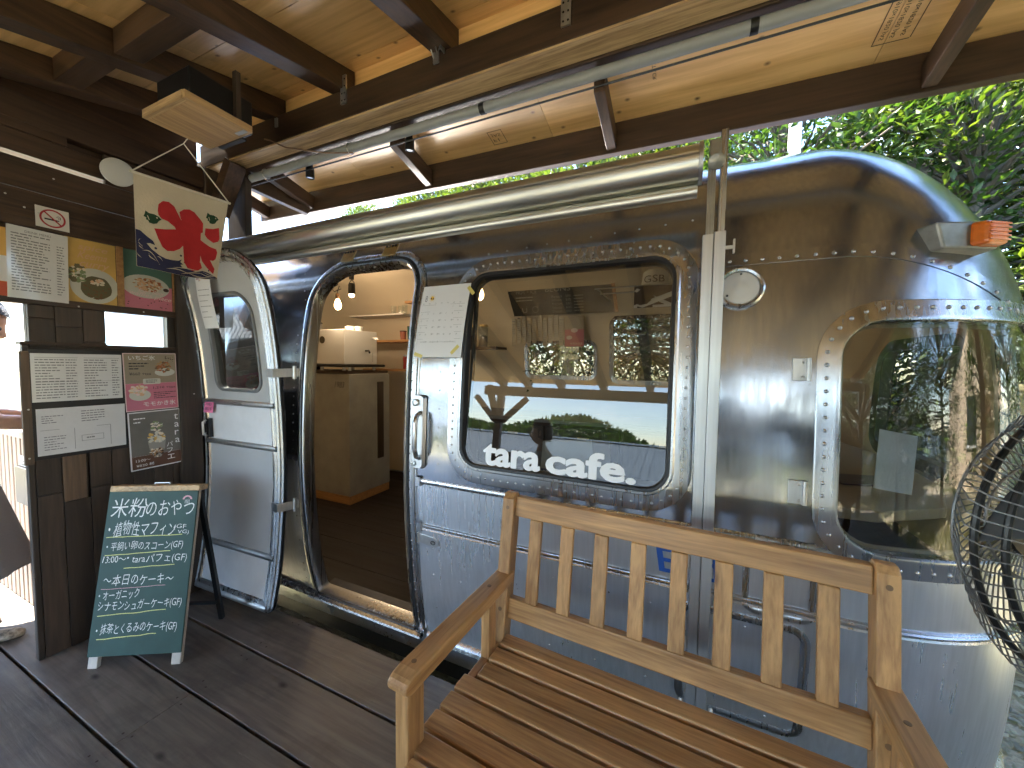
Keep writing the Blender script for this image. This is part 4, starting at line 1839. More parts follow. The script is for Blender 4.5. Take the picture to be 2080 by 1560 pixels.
# galvanised straps, hooks
for x, dz in ((-1.512, -.005), (-.42, -.02)):
    mb = MB()
    mb.box((x - .018, 1.362, 2.635 + dz), (x + .018, 1.369, 2.765 + dz))
    st = mb.build("strap_plate", STEEL, canopy)
    for i in range(4):
        for s in (-1, 1):
            MB().lathe([(.004, 0), (.003, .002), (0, .0025)], (x + s * .009, 1.362, 2.65 + dz + .032 * i), (0, -1, 0), 8).build("nail", DARKSTEEL, st, smooth=True)
for x in (-2.0,):
    MB().box((x - .012, 1.362, 2.64), (x + .008, 1.369, 2.685)).build("strap_plate", STEEL, canopy)
MB().box((-.945, 1.34, 2.685), (-.940, 1.369, 2.735)).build("strap_plate", STEEL, canopy)
mb = MB()
mb.box((-.995, 1.363, 2.655), (-.968, 1.369, 2.70))
hk = mb.build("wire_hook", STEEL, canopy)
MB().tube([(-.99, 1.36, 2.675), (-.993, 1.345, 2.70), (-.982, 1.34, 2.712), (-.965, 1.34, 2.700), (-.962, 1.345, 2.675), (-.950, 1.345, 2.69), (-.948, 1.345, 2.712)], .003, 6).build("hook_wire", STEEL, hk, smooth=True)
# stencil marks on the plywood
mk = MB()


def ceil_pt(s, t, off=0):
    # outer bay ceiling seen from below: s along x, t along y
    y = 1.5 + t
    z = zf(s) + .206 + (.136 - .206) * (y - 1.472) / (FY + .04 - 1.472)
    return Vector((s, y, z - .001 - off))


def ceil_txt(s, t, off=0):
    return ceil_pt(-.0 + s, t, off)


for (x0, y0, w, h) in ((-.93, .22, .075, .085),):
    for a, b, c, d in ((x0, y0, x0 + w, y0 + .003), (x0, y0 + h, x0 + w, y0 + h + .003), (x0, y0, x0 + .003, y0 + h), (x0 + w, y0, x0 + w + .003, y0 + h)):
        poly(mk, ceil_pt, [(a, b), (c, b), (c, d), (a, d)], .001)
    put_text(mk, ceil_txt, "JAS", x0 + .012, y0 + .015, .022, .05, .001)
    put_text(mk, ceil_txt, "F1", x0 + .012, y0 + .05, .02, .03, .001)
mk.keep = True
mk.build("stencil_mark", mat("stencil_ink", (.10, .06, .03), .7), canopy)
mk = MB()
for (x0, y0, w, h) in ((.565, .06, .10, .20),):
    for a, b, c, d in ((x0, y0, x0 + w, y0 + .003), (x0, y0 + h, x0 + w, y0 + h + .003), (x0, y0, x0 + .003, y0 + h), (x0 + w, y0, x0 + w + .003, y0 + h)):
        poly(mk, ceil_pt, [(a, b), (c, b), (c, d), (a, d)], .001)
    for k in range(3):
        put_text(mk, lambda s, t, o: ceil_pt(x0 + .1 - t, y0 + s, o), "12.0x910x1820 JAS", .015, .015 + .028 * k, .016, .17, .001)
mk.keep = True
mk.build("stencil_mark", MATS["stencil_ink"], canopy)
mk = MB()
put_text(mk, lambda s, t, o: ceil_pt(-.13 - t, .08 + s, o), "1CT LCR", 0, 0, .014, .09, .001)
mk.keep = True
mk.build("stencil_mark", MATS["stencil_ink"], canopy)

# ---- conduit pipes under the beam
pipe = thing("conduit_pipe", (-.6, 1.50, 2.48), label="long grey conduit pipe clipped along the underside of the main beam", cat="pipe")
MB().tube([(-2.62, 1.49, 2.42), (-2.58, 1.50, 2.50), (-2.52, 1.50, 2.515), (2.20, 1.50, 2.515)], .0215, 14).build("pipe", GREYPIPE, pipe, smooth=True)
for x in (-.83, .18):
    MB().tube([(x - .012, 1.50, 2.515), (x + .012, 1.50, 2.515)], .0232, 14).build("pipe_joint", BLACK, pipe, smooth=True)
for x in (-1.62, -2.30):
    MB().tube([(x, 1.50 + .025 * cos(t), 2.515 + .025 * sin(t)) for t in [i * pi / 7 for i in range(14)]], .003, 6, closed=True).build("pipe_clip", STEEL, pipe, smooth=True)
MB().tube([(-2.50, 1.52, 2.485), (-1.0, 1.527, 2.487), (.4, 1.528, 2.489), (2.2, 1.528, 2.489)], .004, 6).build("cable", BLACK, pipe, smooth=True)
MB().tube([(-2.1, 1.365, 2.60), (-2.05, 1.36, 2.58), (-1.95, 1.38, 2.53), (-1.75, 1.46, 2.50), (-1.6, 1.50, 2.49)], .004, 6).build("cable", mat("brown_cable", (.22, .13, .07), .5), pipe, smooth=True)
sp0 = None
for i, x in enumerate((-2.00, -1.28)):
    lab = ("small black ceiling spotlight nearest the hanging flag", "small black ceiling spotlight further along the pipe from the flag")[i]
    sp = thing("spotlight", (x, 1.55, 2.45), label=lab, cat="spotlight", group="black spotlights under the canopy")
    MB().lathe([(.02, .055), (.023, .05), (.023, 0), (.019, -.002), (.017, .006), (0, .006)], (x, 1.56, 2.462), (.05, -.05, 1), 18).build("lamp_housing", BLACK, sp, smooth=True)
    MB().lathe([(.015, .0), (.012, .003), (0, .004)], (x, 1.56, 2.464), (.05, -.05, 1), 14).build("lens", mat("spot_lens", (.5, .52, .55), .15, coat=.5), sp, smooth=True)
    MB().box((x - .006, 1.545, 2.515), (x + .006, 1.575, 2.555)).build("bracket", BLACK, sp)
# ---- hanging box shelf and white disc
hb = thing("hanging_box", (-1.92, .96, 2.40), label="raw wooden box with a black top hung under the ceiling near the flag", cat="wooden box")
bx0, bx1, by0, by1, bz = -2.075, -1.775, .86, 1.09, 2.40
MB().box((bx0, by0, bz), (bx1, by1, bz + .018)).build("bottom_board", W_RAW_Y, hb, bevel=.002)
MB().box((bx0 + .001, by0 - .02, bz + .0), (bx1 - .001, by0 - .001, bz + .034)).build("side_board", W_RAW_X, hb, bevel=.002)
MB().box((bx1 + .001, by0 - .02, bz + .0), (bx1 + .018, by1, bz + .030)).build("side_board", W_RAW_Y, hb, bevel=.002)
MB().box((bx0 + .03, by0 + .02, bz + .02), (bx1 - .03, by1 + .03, bz + .16)).build("speaker_case", BLACK, hb, bevel=.004)
MB().box((bx1 - .05, by1 - .035, bz - .004), (bx1 + .012, by1 - .018, bz - .0005)).build("metal_bracket", STEEL, hb)
MB().box((bx0 + .06, by1 + .001, bz - .004), (bx1 - .06, by1 + .02, bz + .003)).build("metal_bracket", BLACK, hb)
for x in (bx0 + .02, bx1 - .02):
    MB().box((x - .012, by1 - .05, bz + .019), (x + .012, by1 - .03, zr(by1 - .03))).build("hanger", W_DARK_Z, hb)
disc = thing("round_disc", (-2.6, .955, 2.33), label="plain white round dish fixed high on the dark wall above the flag", cat="disc")
MB().lathe([(.064, 0), (.064, .008), (.055, .012), (.03, .014), (0, .014)], (-2.612, .955, 2.335), (1, -.1, -.1), 36).build("dish", mat("white_plastic", (.62, .62, .60), .4), disc, smooth=True)
MB().box((-2.66, .94, 2.32), (-2.613, .97, 2.35)).build("bracket", BLACK, disc)

# ================================================================== LEFT PLANK WALL
WX = -2.665
wall = thing("plank_wall", (WX - .03, .95, 0), label="dark stained wooden plank wall covered with menus and posters", cat="wall")
# backing with the slot window left open
for lo, hi in (((WX - .05, .655, 0), (WX - .02, 1.352, 1.455)), ((WX - .05, .655, 1.4552), (WX - .02, .905, 1.64)), ((WX - .05, 1.158, 1.4552), (WX - .02, 1.352, 1.64))):
    MB().box(lo, hi).build("backing_board", W_DARK_Z, wall)
pk = [.655, .735, .825, .905, .985, 1.075, 1.158, 1.19]
for a, b in zip(pk[:-1], pk[1:]):
    d = random.uniform(0, .006)
    zt = .58 + random.uniform(-.15, .2)
    m1, m2 = (W_DARK_Z, W_DARK_Z)
    if abs(a - .735) < .01:
        MB().box((WX - .02, a + .001, .001), (WX + d, b - .001, .715)).build("plank", W_DARK_Z, wall, bevel=.002)
        MB().box((WX - .02, a + .001, .717), (WX + .009, b - .012, .955)).build("plank", W_MID_Z, wall, bevel=.002)
    else:
        MB().box((WX - .02, a + .001, .001), (WX + d, b - .001, zt)).build("plank", W_DARK_Z, wall, bevel=.002)
        MB().box((WX - .02, a + .001, zt + .0015), (WX + d * .5 + .001, b - .001, .955)).build("plank", W_DARK_Z, wall, bevel=.002)
for a, b in zip(pk[:-2], pk[1:-1]):
    d = random.uniform(0, .006)
    zt = 1.53 + random.uniform(-.05, .06)
    if b <= .906:
        MB().box((WX - .02, a + .001, 1.455), (WX + d, b - .001, zt)).build("plank", random.choice((W_DARK_Z, W_MID_Z)), wall, bevel=.002)
        MB().box((WX - .02, a + .001, zt + .001), (WX + d * .6, b - .001, 1.64)).build("plank", W_DARK_Z, wall, bevel=.002)
MB().box((WX - .02, 1.158, 1.4705), (WX + .004, 1.19, 1.64)).build("plank", W_DARK_Z, wall, bevel=.002)
# window slot
MB().box((WX - .05, .905, 1.455), (WX + .012, 1.19, 1.4702)).build("slot_sill", W_DARK_Y, wall, bevel=.002)
MB().box((WX - .02, 1.150, 1.4704), (WX + .012, 1.1578, 1.6398)).build("slot_jamb", W_DARK_Z, wall)
MB().box((WX - .034, .9052, 1.4704), (WX - .030, 1.1578, 1.6398)).build("plastic_sheet", PLASTIC_FILM, wall)
# header: boards above the opening, carrying posters
for z0, z1, d in ((1.6402, 1.672, .014), (1.978, 2.02, .012)):
    MB().box((WX - .02, -.35, z0), (WX + d, 1.30, z1)).build("header_rail", W_DARK_Y, wall, bevel=.002)
MB().box((WX - .045, -.35, 1.6405), (WX - .0205, 1.352, 1.98)).build("backing_board", W_DARK_Y, wall)
hb_y = [-.35, .22, .60, .95, 1.352]
for z0, z1 in ((2.0205, 2.14), (2.142, 2.272)):
    MB().box((WX - .02, -.35, z0), (WX + random.uniform(.002, .008), 1.352, z1)).build("board", W_DARK_Y, wall, bevel=.002)
MB().box((WX - .02, .925, 2.274), (WX + .006, 1.352, 2.42)).build("board", W_DARK_Y, wall, bevel=.002)
MB().box((WX - .02, -.35, 2.292), (WX + .006, .923, 2.385)).build("board", W_DARK_Y, wall, bevel=.002)
MB().box((WX - .02, -.35, 2.389), (WX + .006, .80, 2.44)).build("board", W_DARK_Y, wall, bevel=.002)
mb = MB()
mb.hexa([Vector((WX - .075, -.35, 2.40)), Vector((WX - .05, -.35, 2.40)), Vector((WX - .05, 1.352, 2.40)), Vector((WX - .075, 1.352, 2.40))],
        [Vector((WX - .075, -.35, 2.40)), Vector((WX - .05, -.35, 2.40)), Vector((WX - .05, 1.352, 2.80)), Vector((WX - .075, 1.352, 2.80))])
mb.build("gable_board", W_DARK_Y, wall)
# posts of the wall
MB().box((WX - .03, .634, 0), (WX + .002, .6545, 1.46)).build("post", W_DARK_Z, wall, bevel=.003)
MB().box((WX - .02, 1.1905, 0), (WX + .03, 1.30, 1.98)).build("post", W_DARK_Z, wall, bevel=.003)
MB().box((WX + .003, .622, .92), (WX + .018, .650, 1.43)).build("trim_strip", W_MID_Z, wall, bevel=.002)
MB().box((WX - .05, .628, 1.4602), (WX + .012, .905, 1.4745)).build("ledge", W_DARK_Y, wall, bevel=.002)
for y, z in ((.70, 2.05), (.66, 2.06), (.61, 2.10), (.81, 1.65), (1.05, 1.655), (.75, 2.22), (1.10, 2.20), (.64, 1.17), (.635, .95), (1.26, 1.2)):
    MB().lathe([(.004, 0), (.003, .002), (0, .0025)], (WX + (.031 if y > 1.2 else .0185 if z < 1.5 else .0145), y, z), (1, 0, 0), 8).build("nail", STEEL, wall, smooth=True)
# black notice panel and poster frame strips
MB().box((WX + .005, .648, .935), (WX + .016, .966, 1.442)).build("notice_panel", BLACK, wall, bevel=.001)
MB().box((WX - .02, .772, 1.6725), (WX + .001, 1.1895, 1.9775)).build("poster_board", W_DARK_Y, wall)
for y0, y1 in ((.953, .978), (1.184, 1.1898)):
    MB().box((WX + .0012, y0, 1.6725), (WX + .012, y1, 1.9775)).build("frame_strip", W_ORANGE_X, wall, bevel=.001)
# paint splash knocked out of the wall: bright chip
mb = MB()
star = [(1.02, 2.36), (1.035, 2.35), (1.065, 2.345), (1.045, 2.335), (1.035, 2.31), (1.028, 2.33), (1.018, 2.345)]
mb.add([Vector((WX + .008, y, z)) for y, z in star] + [Vector((WX + .0065, y, z)) for y, z in star],
       [tuple(range(7)), tuple(range(13, 6, -1))])
mb.build("paint_chip", mat("chipped_white", (.75, .74, .66), .6), wall)


def wall_plane(y, z, off=.0):
    return Plane((WX + off, y, z), (0, 1, 0), (0, 0, 1))


# ---- notices on the wall
P = wall_plane(.600, 1.662, .0165)
P = Plane((WX + .0165, .600, 1.662), (0, 1, -.02), (0, 0, 1))
ob, fn = paper("menu_sheet", "large laminated white price list overlapping the yellow curry poster", "menu", P.pt, .178, .312, LAMINATE, curl=.004)
mb = MB()
lines(mb, fn, .012, .128, .03, .285, 21, 1, .38, full=.95, dash=.016)
lines(mb, fn, .142, .168, .03, .26, 19, 2, .34, full=.9, dash=.012)
put_text(mb, fn, "DRINK MENU", .05, .288, .010, .075, .0008)
mb.build("printed_text", INKGREY, ob)
P = Plane((WX + .0155, .50, 1.665), (0, 1, 0), (0, 0, 1))
ob, fn = paper("flyer", "orange and red flyer cut off by the photo's left edge", "flyer", P.pt, .105, .29, mat("orange_flyer", (.72, .42, .10), .5), curl=.001)
mb = MB()
poly(mb, fn, [(0, .0), (.104, .0), (.104, .06), (0, .06)], .0008)
mb.build("print", mat("flyer_red", (.60, .10, .04), .5), ob)
mb = MB()
poly(mb, fn, [(0, .062), (.104, .062), (.104, .17), (0, .17)], .0008)
mb.build("print", PAPER, ob)

rnd = random.Random(5)


def food(ob, fn, cx, cy, rx, ry, cols, n, size, off=.002, seed=1):
    """printed dish: many little irregular patches of colour"""
    r = random.Random(seed)
    groups = {}
    for i in range(n):
        a = r.uniform(0, 2 * pi)
        q = sqrt(r.random())
        m = r.choice(cols)
        mbx = groups.setdefault(m.name, (m, MB()))[1]
        ell(mbx, fn, cx + rx * q * cos(a), cy + ry * q * sin(a), size * r.uniform(.5, 1.3), size * r.uniform(.4, 1.0), off + .00005 * i, 7, .5, r.random() * 50)
    for m, mbx in groups.values():
        mbx.build("print", m, ob)


BROWN1 = mat("print_brown", (.16, .085, .035), .5)
BROWN2 = mat("print_olive", (.13, .11, .05), .5)
BROWN3 = mat("print_tan", (.42, .24, .10), .5)
LGREEN = mat("print_leaf", (.20, .27, .13), .5)
PLATE = mat("print_plate", (.60, .60, .53), .5)
YELL = mat("print_yellow", (.66, .43, .12), .45, var=.12, vscale=10)
PEACH = mat("print_peach", (.72, .45, .26), .5)
CREAMI = mat("print_cream", (.74, .66, .52), .5)
TEAL = mat("print_teal", (.07, .16, .12), .45)
PINKP = mat("print_pink", (.60, .19, .26), .45, var=.1, vscale=12)
PINKL = mat("print_pale_pink", (.80, .62, .60), .5)
BEIGE = mat("print_beige", (.33, .27, .19), .45, var=.1, vscale=10)
GREYP = mat("print_grey", (.155, .145, .13), .4, var=.15, vscale=10)
SOY = mat("print_soy", (.06, .025, .015), .4)

P = Plane((WX + .0015, .778, 1.674), (0, 1, 0), (0, 0, 1))
ob, fn = paper("poster", "yellow curry poster with a plate of food and script lettering", "poster", P.pt, .173, .302, YELL)
mb = MB()
ell(mb, fn, .095, .085, .085, .085, .0008, 30)
mb.build("print", PLATE, ob)
mb = MB()
ell(mb, fn, .10, .078, .055, .055, .0011, 24, .15, 3)
mb.build("print", BROWN2, ob)
food(ob, fn, .10, .07, .045, .048, [BROWN2, BROWN1, BROWN2], 90, .006, .0014, 2)
food(ob, fn, .035, .135, .03, .04, [LGREEN, BROWN2, CREAMI], 50, .009, .0014, 3)
food(ob, fn, .10, .105, .03, .014, [CREAMI, PEACH], 20, .008, .0075, 4)
mb = MB()
mb.keep = True
for i, t in enumerate(("spice", "Keema", "curry")):
    put_text(mb, fn, t, .035, .252 - .042 * i - (.008 if t != "Keema" else 0), .034, .10, .009, .006, shear=.35)
mb.build("lettering", PEACH, ob)

P = Plane((WX + .0015, .98, 1.674), (0, 1, 0), (0, 0, 1))
ob, fn = paper("poster", "pink and teal poster of crispy waffle dish behind the flag", "poster", P.pt, .202, .302, PINKP)
mb = MB()
poly(mb, fn, [(0, .13), (.202, .13), (.202, .302), (0, .302)], .0008)
mb.build("print", TEAL, ob)
mb = MB()
ell(mb, fn, .09, .12, .10, .062, .0011, 30)
mb.build("print", PLATE, ob)
food(ob, fn, .095, .13, .06, .034, [PEACH, BROWN3, PEACH, CREAMI, mat("print_rust", (.40, .12, .04), .5)], 160, .007, .0014, 6)
mb = MB()
ell(mb, fn, .175, .115, .013, .010, .0012, 14)
for i in range(12):
    ell(mb, fn, rnd.uniform(.01, .19), rnd.uniform(.008, .055), .003, .0028, .001, 8)
mb.build("print", SOY, ob)
mb = MB()
mb.keep = True
put_text(mb, fn, "fried flour", .05, .085, .022, .11, .0105, .002, shear=.3, rot=-.05)
put_text(mb, fn, "waffles place", .008, .066, .028, .18, .0105, .003, shear=.3, rot=-.12)
mb.build("lettering", PINKL, ob)

P = Plane((WX + .0165, .652, 1.200), (0, 1, 0), (0, .03, 1))
ob, fn = paper("menu_sheet", "upper wide laminated menu on the black notice panel", "menu", P.pt, .30, .222, LAMINATE, curl=.003)
mb = MB()
lines(mb, fn, .012, .10, .012, .20, 15, 3, .36, full=1, dash=.012)
lines(mb, fn, .105, .145, .012, .20, 15, 4, .34, full=.9, dash=.010)
lines(mb, fn, .165, .245, .012, .20, 15, 5, .36, full=1, dash=.012)
lines(mb, fn, .262, .292, .012, .20, 15, 6, .34, full=.9, dash=.010)
for s0, s1 in ((.012, .145), (.165, .292)):
    poly(mb, fn, [(s0, .203), (s1, .203), (s1, .2045), (s0, .2045)], .0008)
    poly(mb, fn, [(s0, .09), (s1, .09), (s1, .091), (s0, .091)], .0008)
mb.build("printed_text", INKGREY, ob)
P = Plane((WX + .0165, .660, .953), (0, 1, 0), (0, .0, 1))
ob, fn = paper("menu_sheet", "lower wide laminated menu with an empty boxed form", "menu", P.pt, .298, .216, LAMINATE, curl=.003)
mb = MB()
lines(mb, fn, .015, .09, .145, .185, 4, 7, .34, full=.9, dash=.012)
lines(mb, fn, .14, .225, .14, .20, 5, 8, .34, full=.95, dash=.012)
lines(mb, fn, .02, .095, .02, .09, 6, 9, .30, full=.9, dash=.012)
for a, b, c, d in ((.115, .015, .1165, .115), (.01, .115, .24, .1165), (.24, .015, .2415, .1165)):
    poly(mb, fn, [(a, b), (c, b), (c, d), (a, d)], .0008)
for a, b, c, d in ((.138, .048, .215, .0495), (.138, .075, .215, .0765), (.138, .048, .1395, .0765), (.2135, .048, .215, .0765)):
    poly(mb, fn, [(a, b), (c, b), (c, d), (a, d)], .0009)
lines(mb, fn, .155, .2, .055, .07, 1, 10, .4, full=.9, dash=.008)
mb.build("printed_text", INKGREY, ob)

P = Plane((WX + .0115, .962, 1.122), (0, 1, .0), (0, -.03, 1))
P = Plane((WX + .018, .962, 1.122), (0, 1, .02), (0, -.03, 1))
ob, fn = paper("poster", "pink and beige shaved ice poster with prices", "poster", P.pt, .226, .31, PINKL)
mb = MB()
poly(mb, fn, [(.004, .148), (.222, .148), (.222, .306), (.004, .306)], .0008)
mb.build("print", BEIGE, ob)
mb = MB()
poly(mb, fn, [(.004, .004), (.222, .004), (.222, .1475), (.004, .1475)], .0008)
mb.build("print", PINKP, ob)
mb = MB()
ell(mb, fn, .06, .085, .045, .03, .0011, 20)
ell(mb, fn, .172, .205, .045, .022, .0011, 20)
poly(mb, fn, rrect(.075, .15, .142, .172, .006, 4), .0012)
mb.build("print", PLATE, ob)
food(ob, fn, .055, .112, .035, .028, [PEACH, CREAMI, PINKL], 50, .008, .0014, 8)
food(ob, fn, .165, .235, .032, .03, [BROWN1, BROWN3, mat("print_rust", (.4, .12, .04), .5)], 60, .007, .0014, 9)
food(ob, fn, .195, .278, .025, .02, [SOY], 22, .0028, .0014, 10)
mb = MB()
mb.keep = True
put_text(mb, fn, "\u00a5660 +tax", .02, .192, .016, .09, .006, .0)
put_text(mb, fn, "1,210 +tax", .115, .114, .014, .10, .006, .0)
lines(mb, fn, .02, .10, .22, .262, 3, 11, .4, full=1, dash=.012, off=.006)
lines(mb, fn, .115, .215, .06, .10, 4, 12, .36, full=1, dash=.012, off=.006)
lines(mb, fn, .085, .14, .148, .168, 3, 13, .4, full=.9, dash=.008, off=.006)
mb.build("lettering", INK, ob)
mb = MB()
mb.keep = True
put_text(mb, fn, "\u30e2\u30e2\u304b\u304d\u6c37", .07, .022, .026, .14, .006, .004)
put_text(mb, fn, "\u3044\u3061\u3054\u6c37", .02, .272, .026, .11, .006, .004)
mb.build("lettering", WHITELETTER, ob)

P = Plane((WX + .0125, .972, .802), (0, 1, .02), (0, -.012, 1))
P = Plane((WX + .018, .972, .802), (0, 1, .02), (0, -.012, 1))
ob, fn = paper("poster", "grey parfait poster with white border below the pink one", "poster", P.pt, .228, .315, PAPER)
mb = MB()
poly(mb, fn, [(.006, .075), (.222, .075), (.222, .309), (.006, .309)], .0008)
mb.build("print", GREYP, ob)
mb = MB()
poly(mb, fn, [(.006, .006), (.222, .006), (.222, .0745), (.006, .0745)], .0008)
mb.build("print", mat("print_table", (.11, .05, .03), .4), ob)
mb = MB()
poly(mb, fn, [(.075, .15), (.155, .15), (.148, .10), (.13, .055), (.10, .055), (.082, .10)], .0011)
mb.build("print", mat("print_glass", (.30, .29, .26), .3), ob)
food(ob, fn, .115, .165, .038, .03, [CREAMI, PLATE, YELL], 50, .009, .0014, 14)
food(ob, fn, .115, .225, .026, .03, [LGREEN, CREAMI, PLATE], 40, .007, .0014, 15)
food(ob, fn, .112, .085, .028, .03, [BROWN1, SOY, BROWN3, CREAMI], 50, .006, .0014, 16)
mb = MB()
mb.keep = True
for i, t in enumerate("tara"):
    put_text(mb, fn, t, .195, .255 - .045 * i, .026 if t != 't' else .032, None, .006, .002)
for i, t in enumerate("\u30d1\u30d5\u30a7"):
    put_text(mb, fn, t, .155, .105 - .036 * i, .026, None, .006, .0)
put_text(mb, fn, "13:00\uff5e", .02, .045, .014, .06, .006)
put_text(mb, fn, "\u00a5820 \u7a0e", .02, .018, .016, .075, .006)
lines(mb, fn, .02, .08, .25, .29, 2, 17, .3, full=.9, dash=.01, off=.006)
mb.build("lettering", WHITELETTER, ob)

# no smoking plate
P = Plane((WX + .0125, .690, 1.992), (0, 1, 0), (0, 0, 1))
ob, fn = paper("no_smoking_sign", "small white no smoking sign with a red barred circle", "sign", P.pt, .102, .092, mat("sign_white", (.72, .70, .66), .4), thick=.002)
mb = MB()
R0, R1 = .040, .0335
n = 32
for i in range(n):
    a, b = 2 * pi * i / n, 2 * pi * (i + 1) / n
    poly(mb, fn, [(.051 + R1 * cos(a), .046 + R1 * sin(a)), (.051 + R0 * cos(a), .046 + R0 * sin(a)), (.051 + R0 * cos(b), .046 + R0 * sin(b)), (.051 + R1 * cos(b), .046 + R1 * sin(b))], .0012)
d = .0242
poly(mb, fn, [(.051 - d - .002, .046 + d - .002), (.051 - d + .002, .046 + d + .002), (.051 + d + .002, .046 - d + .002), (.051 + d - .002, .046 - d - .002)], .0014)
mb.build("red_mark", mat("sign_red", (.42, .03, .04), .4), ob)
mb = MB()
poly(mb, fn, [(.026, .037), (.066, .037), (.066, .0435), (.026, .0435)], .001)
poly(mb, fn, [(.0675, .037), (.0705, .037), (.0705, .0435), (.0675, .0435)], .001)
for pts in ([(.069, .047), (.071, .047), (.071, .055), (.062, .058), (.062, .056), (.069, .054)], [(.0735, .047), (.0755, .047), (.0755, .058), (.066, .063), (.066, .061), (.0735, .057)]):
    poly(mb, fn, pts, .001)
mb.build("cigarette_mark", INK, ob)

# ================================================================== SHAVED-ICE FLAG
flag = thing("ice_flag", (-2.1, 1.0, 1.79), label="cream shaved ice flag with big red character, green birds and navy waves", cat="flag")
FW, FH = .358, .382


def flag_pt(s, t, off=0.0):
    """s,t in 0..1 over the cloth, t up"""
    curl = .062 * (max(0, s - .55) / .45) ** 2 * (1 - t)
    y = .815 + FW * s - curl * .75
    x = -2.10 + .012 * sin(s * 7.0) * (1 - t * .7) - curl * .5 + off
    z = 2.174 + .012 * s - FH * (1 - t) - .012 * sin(pi * s) * (1 - t)
    return Vector((x, y, z))


mb = MB()
nu, nv = 44, 40
vs = [flag_pt(i / nu, j / nv, .0006) for i in range(nu + 1) for j in range(nv + 1)] + [flag_pt(i / nu, j / nv, -.0006) for i in range(nu + 1) for j in range(nv + 1)]
o = (nu + 1) * (nv + 1)
fs = []
for i in range(nu):
    for j in range(nv):
        a = i * (nv + 1) + j
        fs += [(a, a + nv + 1, a + nv + 2, a + 1), (o + a, o + a + 1, o + a + nv + 2, o + a + nv + 1)]
mb.add(vs, fs)
mb.build("cloth", CLOTH, flag, smooth='all')
MB().tube([(-2.1, .804, 2.176), (-2.1, 1.184, 2.189)], .006, 10).build("rod", STRING, flag, smooth=True)
apex = (-2.1, .995, 2.383)
MB().tube([(-2.1, .810, 2.178), apex, (-2.1, 1.178, 2.191)], .0028, 6).build("cord", STRING, flag, smooth=True)
MB().tube([apex, (-2.085, 1.0, 2.40), (-2.06, 1.0, 2.405)], .002, 6).build("hanger", STRING, flag)


def fpx(x, y):
    """position on the cloth from the cloth's own drawing (0..1000 square)"""
    return x / 1000.0, 1 - y / 1000.0


def trace(mb, pts, off, sub=0):
    poly(mb, flag_pt, [fpx(*p) for p in pts], off)


def flag_fill(mb, pts, off):
    """fill a drawn outline finely so that it follows the cloth"""
    b = bmesh.new()
    P2 = densify([(p[0] / 1000., 1 - p[1] / 1000.) for p in pts], .05)
    vv = [b.verts.new((x, y, 0)) for x, y in P2]
    b.faces.new(vv)
    bmesh.ops.triangulate(b, faces=b.faces[:])
    for _ in range(2):
        es = [e for e in b.edges if e.calc_length() > .09]
        if es:
            bmesh.ops.subdivide_edges(b, edges=es, cuts=1)
            bmesh.ops.triangulate(b, faces=[f for f in b.faces if len(f.verts) > 3])
    b.verts.index_update()
    mb.add([flag_pt(v.co.x, v.co.y, off) for v in b.verts], [tuple(v.index for v in f.verts) for f in b.faces])
    b.free()


mb = MB()
for pts in (
    [(205, 340), (215, 265), (260, 215), (320, 205), (375, 235), (420, 320), (470, 410), (470, 640), (420, 700), (350, 745), (285, 760), (235, 730), (195, 640), (165, 545),
     (270, 525), (385, 490), (370, 465), (300, 425), (240, 415), (210, 385)],
    [(430, 280), (480, 235), (545, 215), (600, 230), (670, 295), (705, 335), (700, 445), (675, 455), (672, 545), (665, 800), (690, 870), (640, 905), (570, 925), (510, 910),
     (465, 840), (458, 640), (465, 420), (440, 340)],
    [(672, 540), (720, 565), (800, 600), (900, 620), (925, 660), (905, 745), (860, 770), (810, 765), (860, 830), (900, 870), (880, 935), (850, 920), (760, 860), (690, 790), (665, 720)],
    [(735, 385), (830, 375), (915, 345), (925, 400), (940, 480), (920, 520), (850, 545), (760, 505), (725, 465)],
):
    flag_fill(mb, pts, .0026)
mb.build("red_character", RED, flag, smooth='all')
for ox, oy, s in ((72, 375, 1.0), (738, 190, 1.0)):
    mb = MB()
    bird = [(10, 40), (20, 0), (50, 18), (100, 15), (140, 30), (165, 55), (140, 75), (120, 110), (85, 125), (50, 122), (40, 100), (20, 95), (25, 75), (0, 65)]
    flag_fill(mb, [(ox + a * s, oy + b * s) for a, b in bird], .0026)
    mb.build("green_bird", GREEN, flag, smooth='all')
mb = MB()
for ox, oy, s in ((72, 375, 1.0), (738, 190, 1.0)):
    ell(mb, lambda a, b, o: flag_pt(*fpx(a, b), o), ox + 122 * s, oy + 48 * s, 9, 9, .0036, 8)
    trace(mb, [(ox + 30 * s, oy + 50 * s), (ox + 38 * s, oy + 48 * s), (ox + 52 * s, oy + 88 * s), (ox + 46 * s, oy + 92 * s)], .0036)
mb.build("bird_marks", CLOTH, flag)
mb = MB()
flag_fill(mb, [(0, 600), (40, 605), (90, 650), (150, 690), (165, 730), (120, 720), (90, 730), (130, 780), (200, 830), (260, 850), (330, 850), (400, 840), (440, 815), (420, 850),
               (455, 870), (420, 880), (440, 905), (520, 915), (600, 930), (700, 905), (780, 920), (860, 950), (985, 985), (990, 999), (0, 999)], .0024)
for x, y, r in ((170, 762, 13), (430, 775, 12), (330, 900, 9), (470, 845, 8), (795, 895, 12)):
    ell(mb, lambda a, b, o: flag_pt(*fpx(a, b), o), x, y, r, r, .0026, 10)
mb.build("navy_wave", NAVY, flag, smooth='all')
mb = MB()
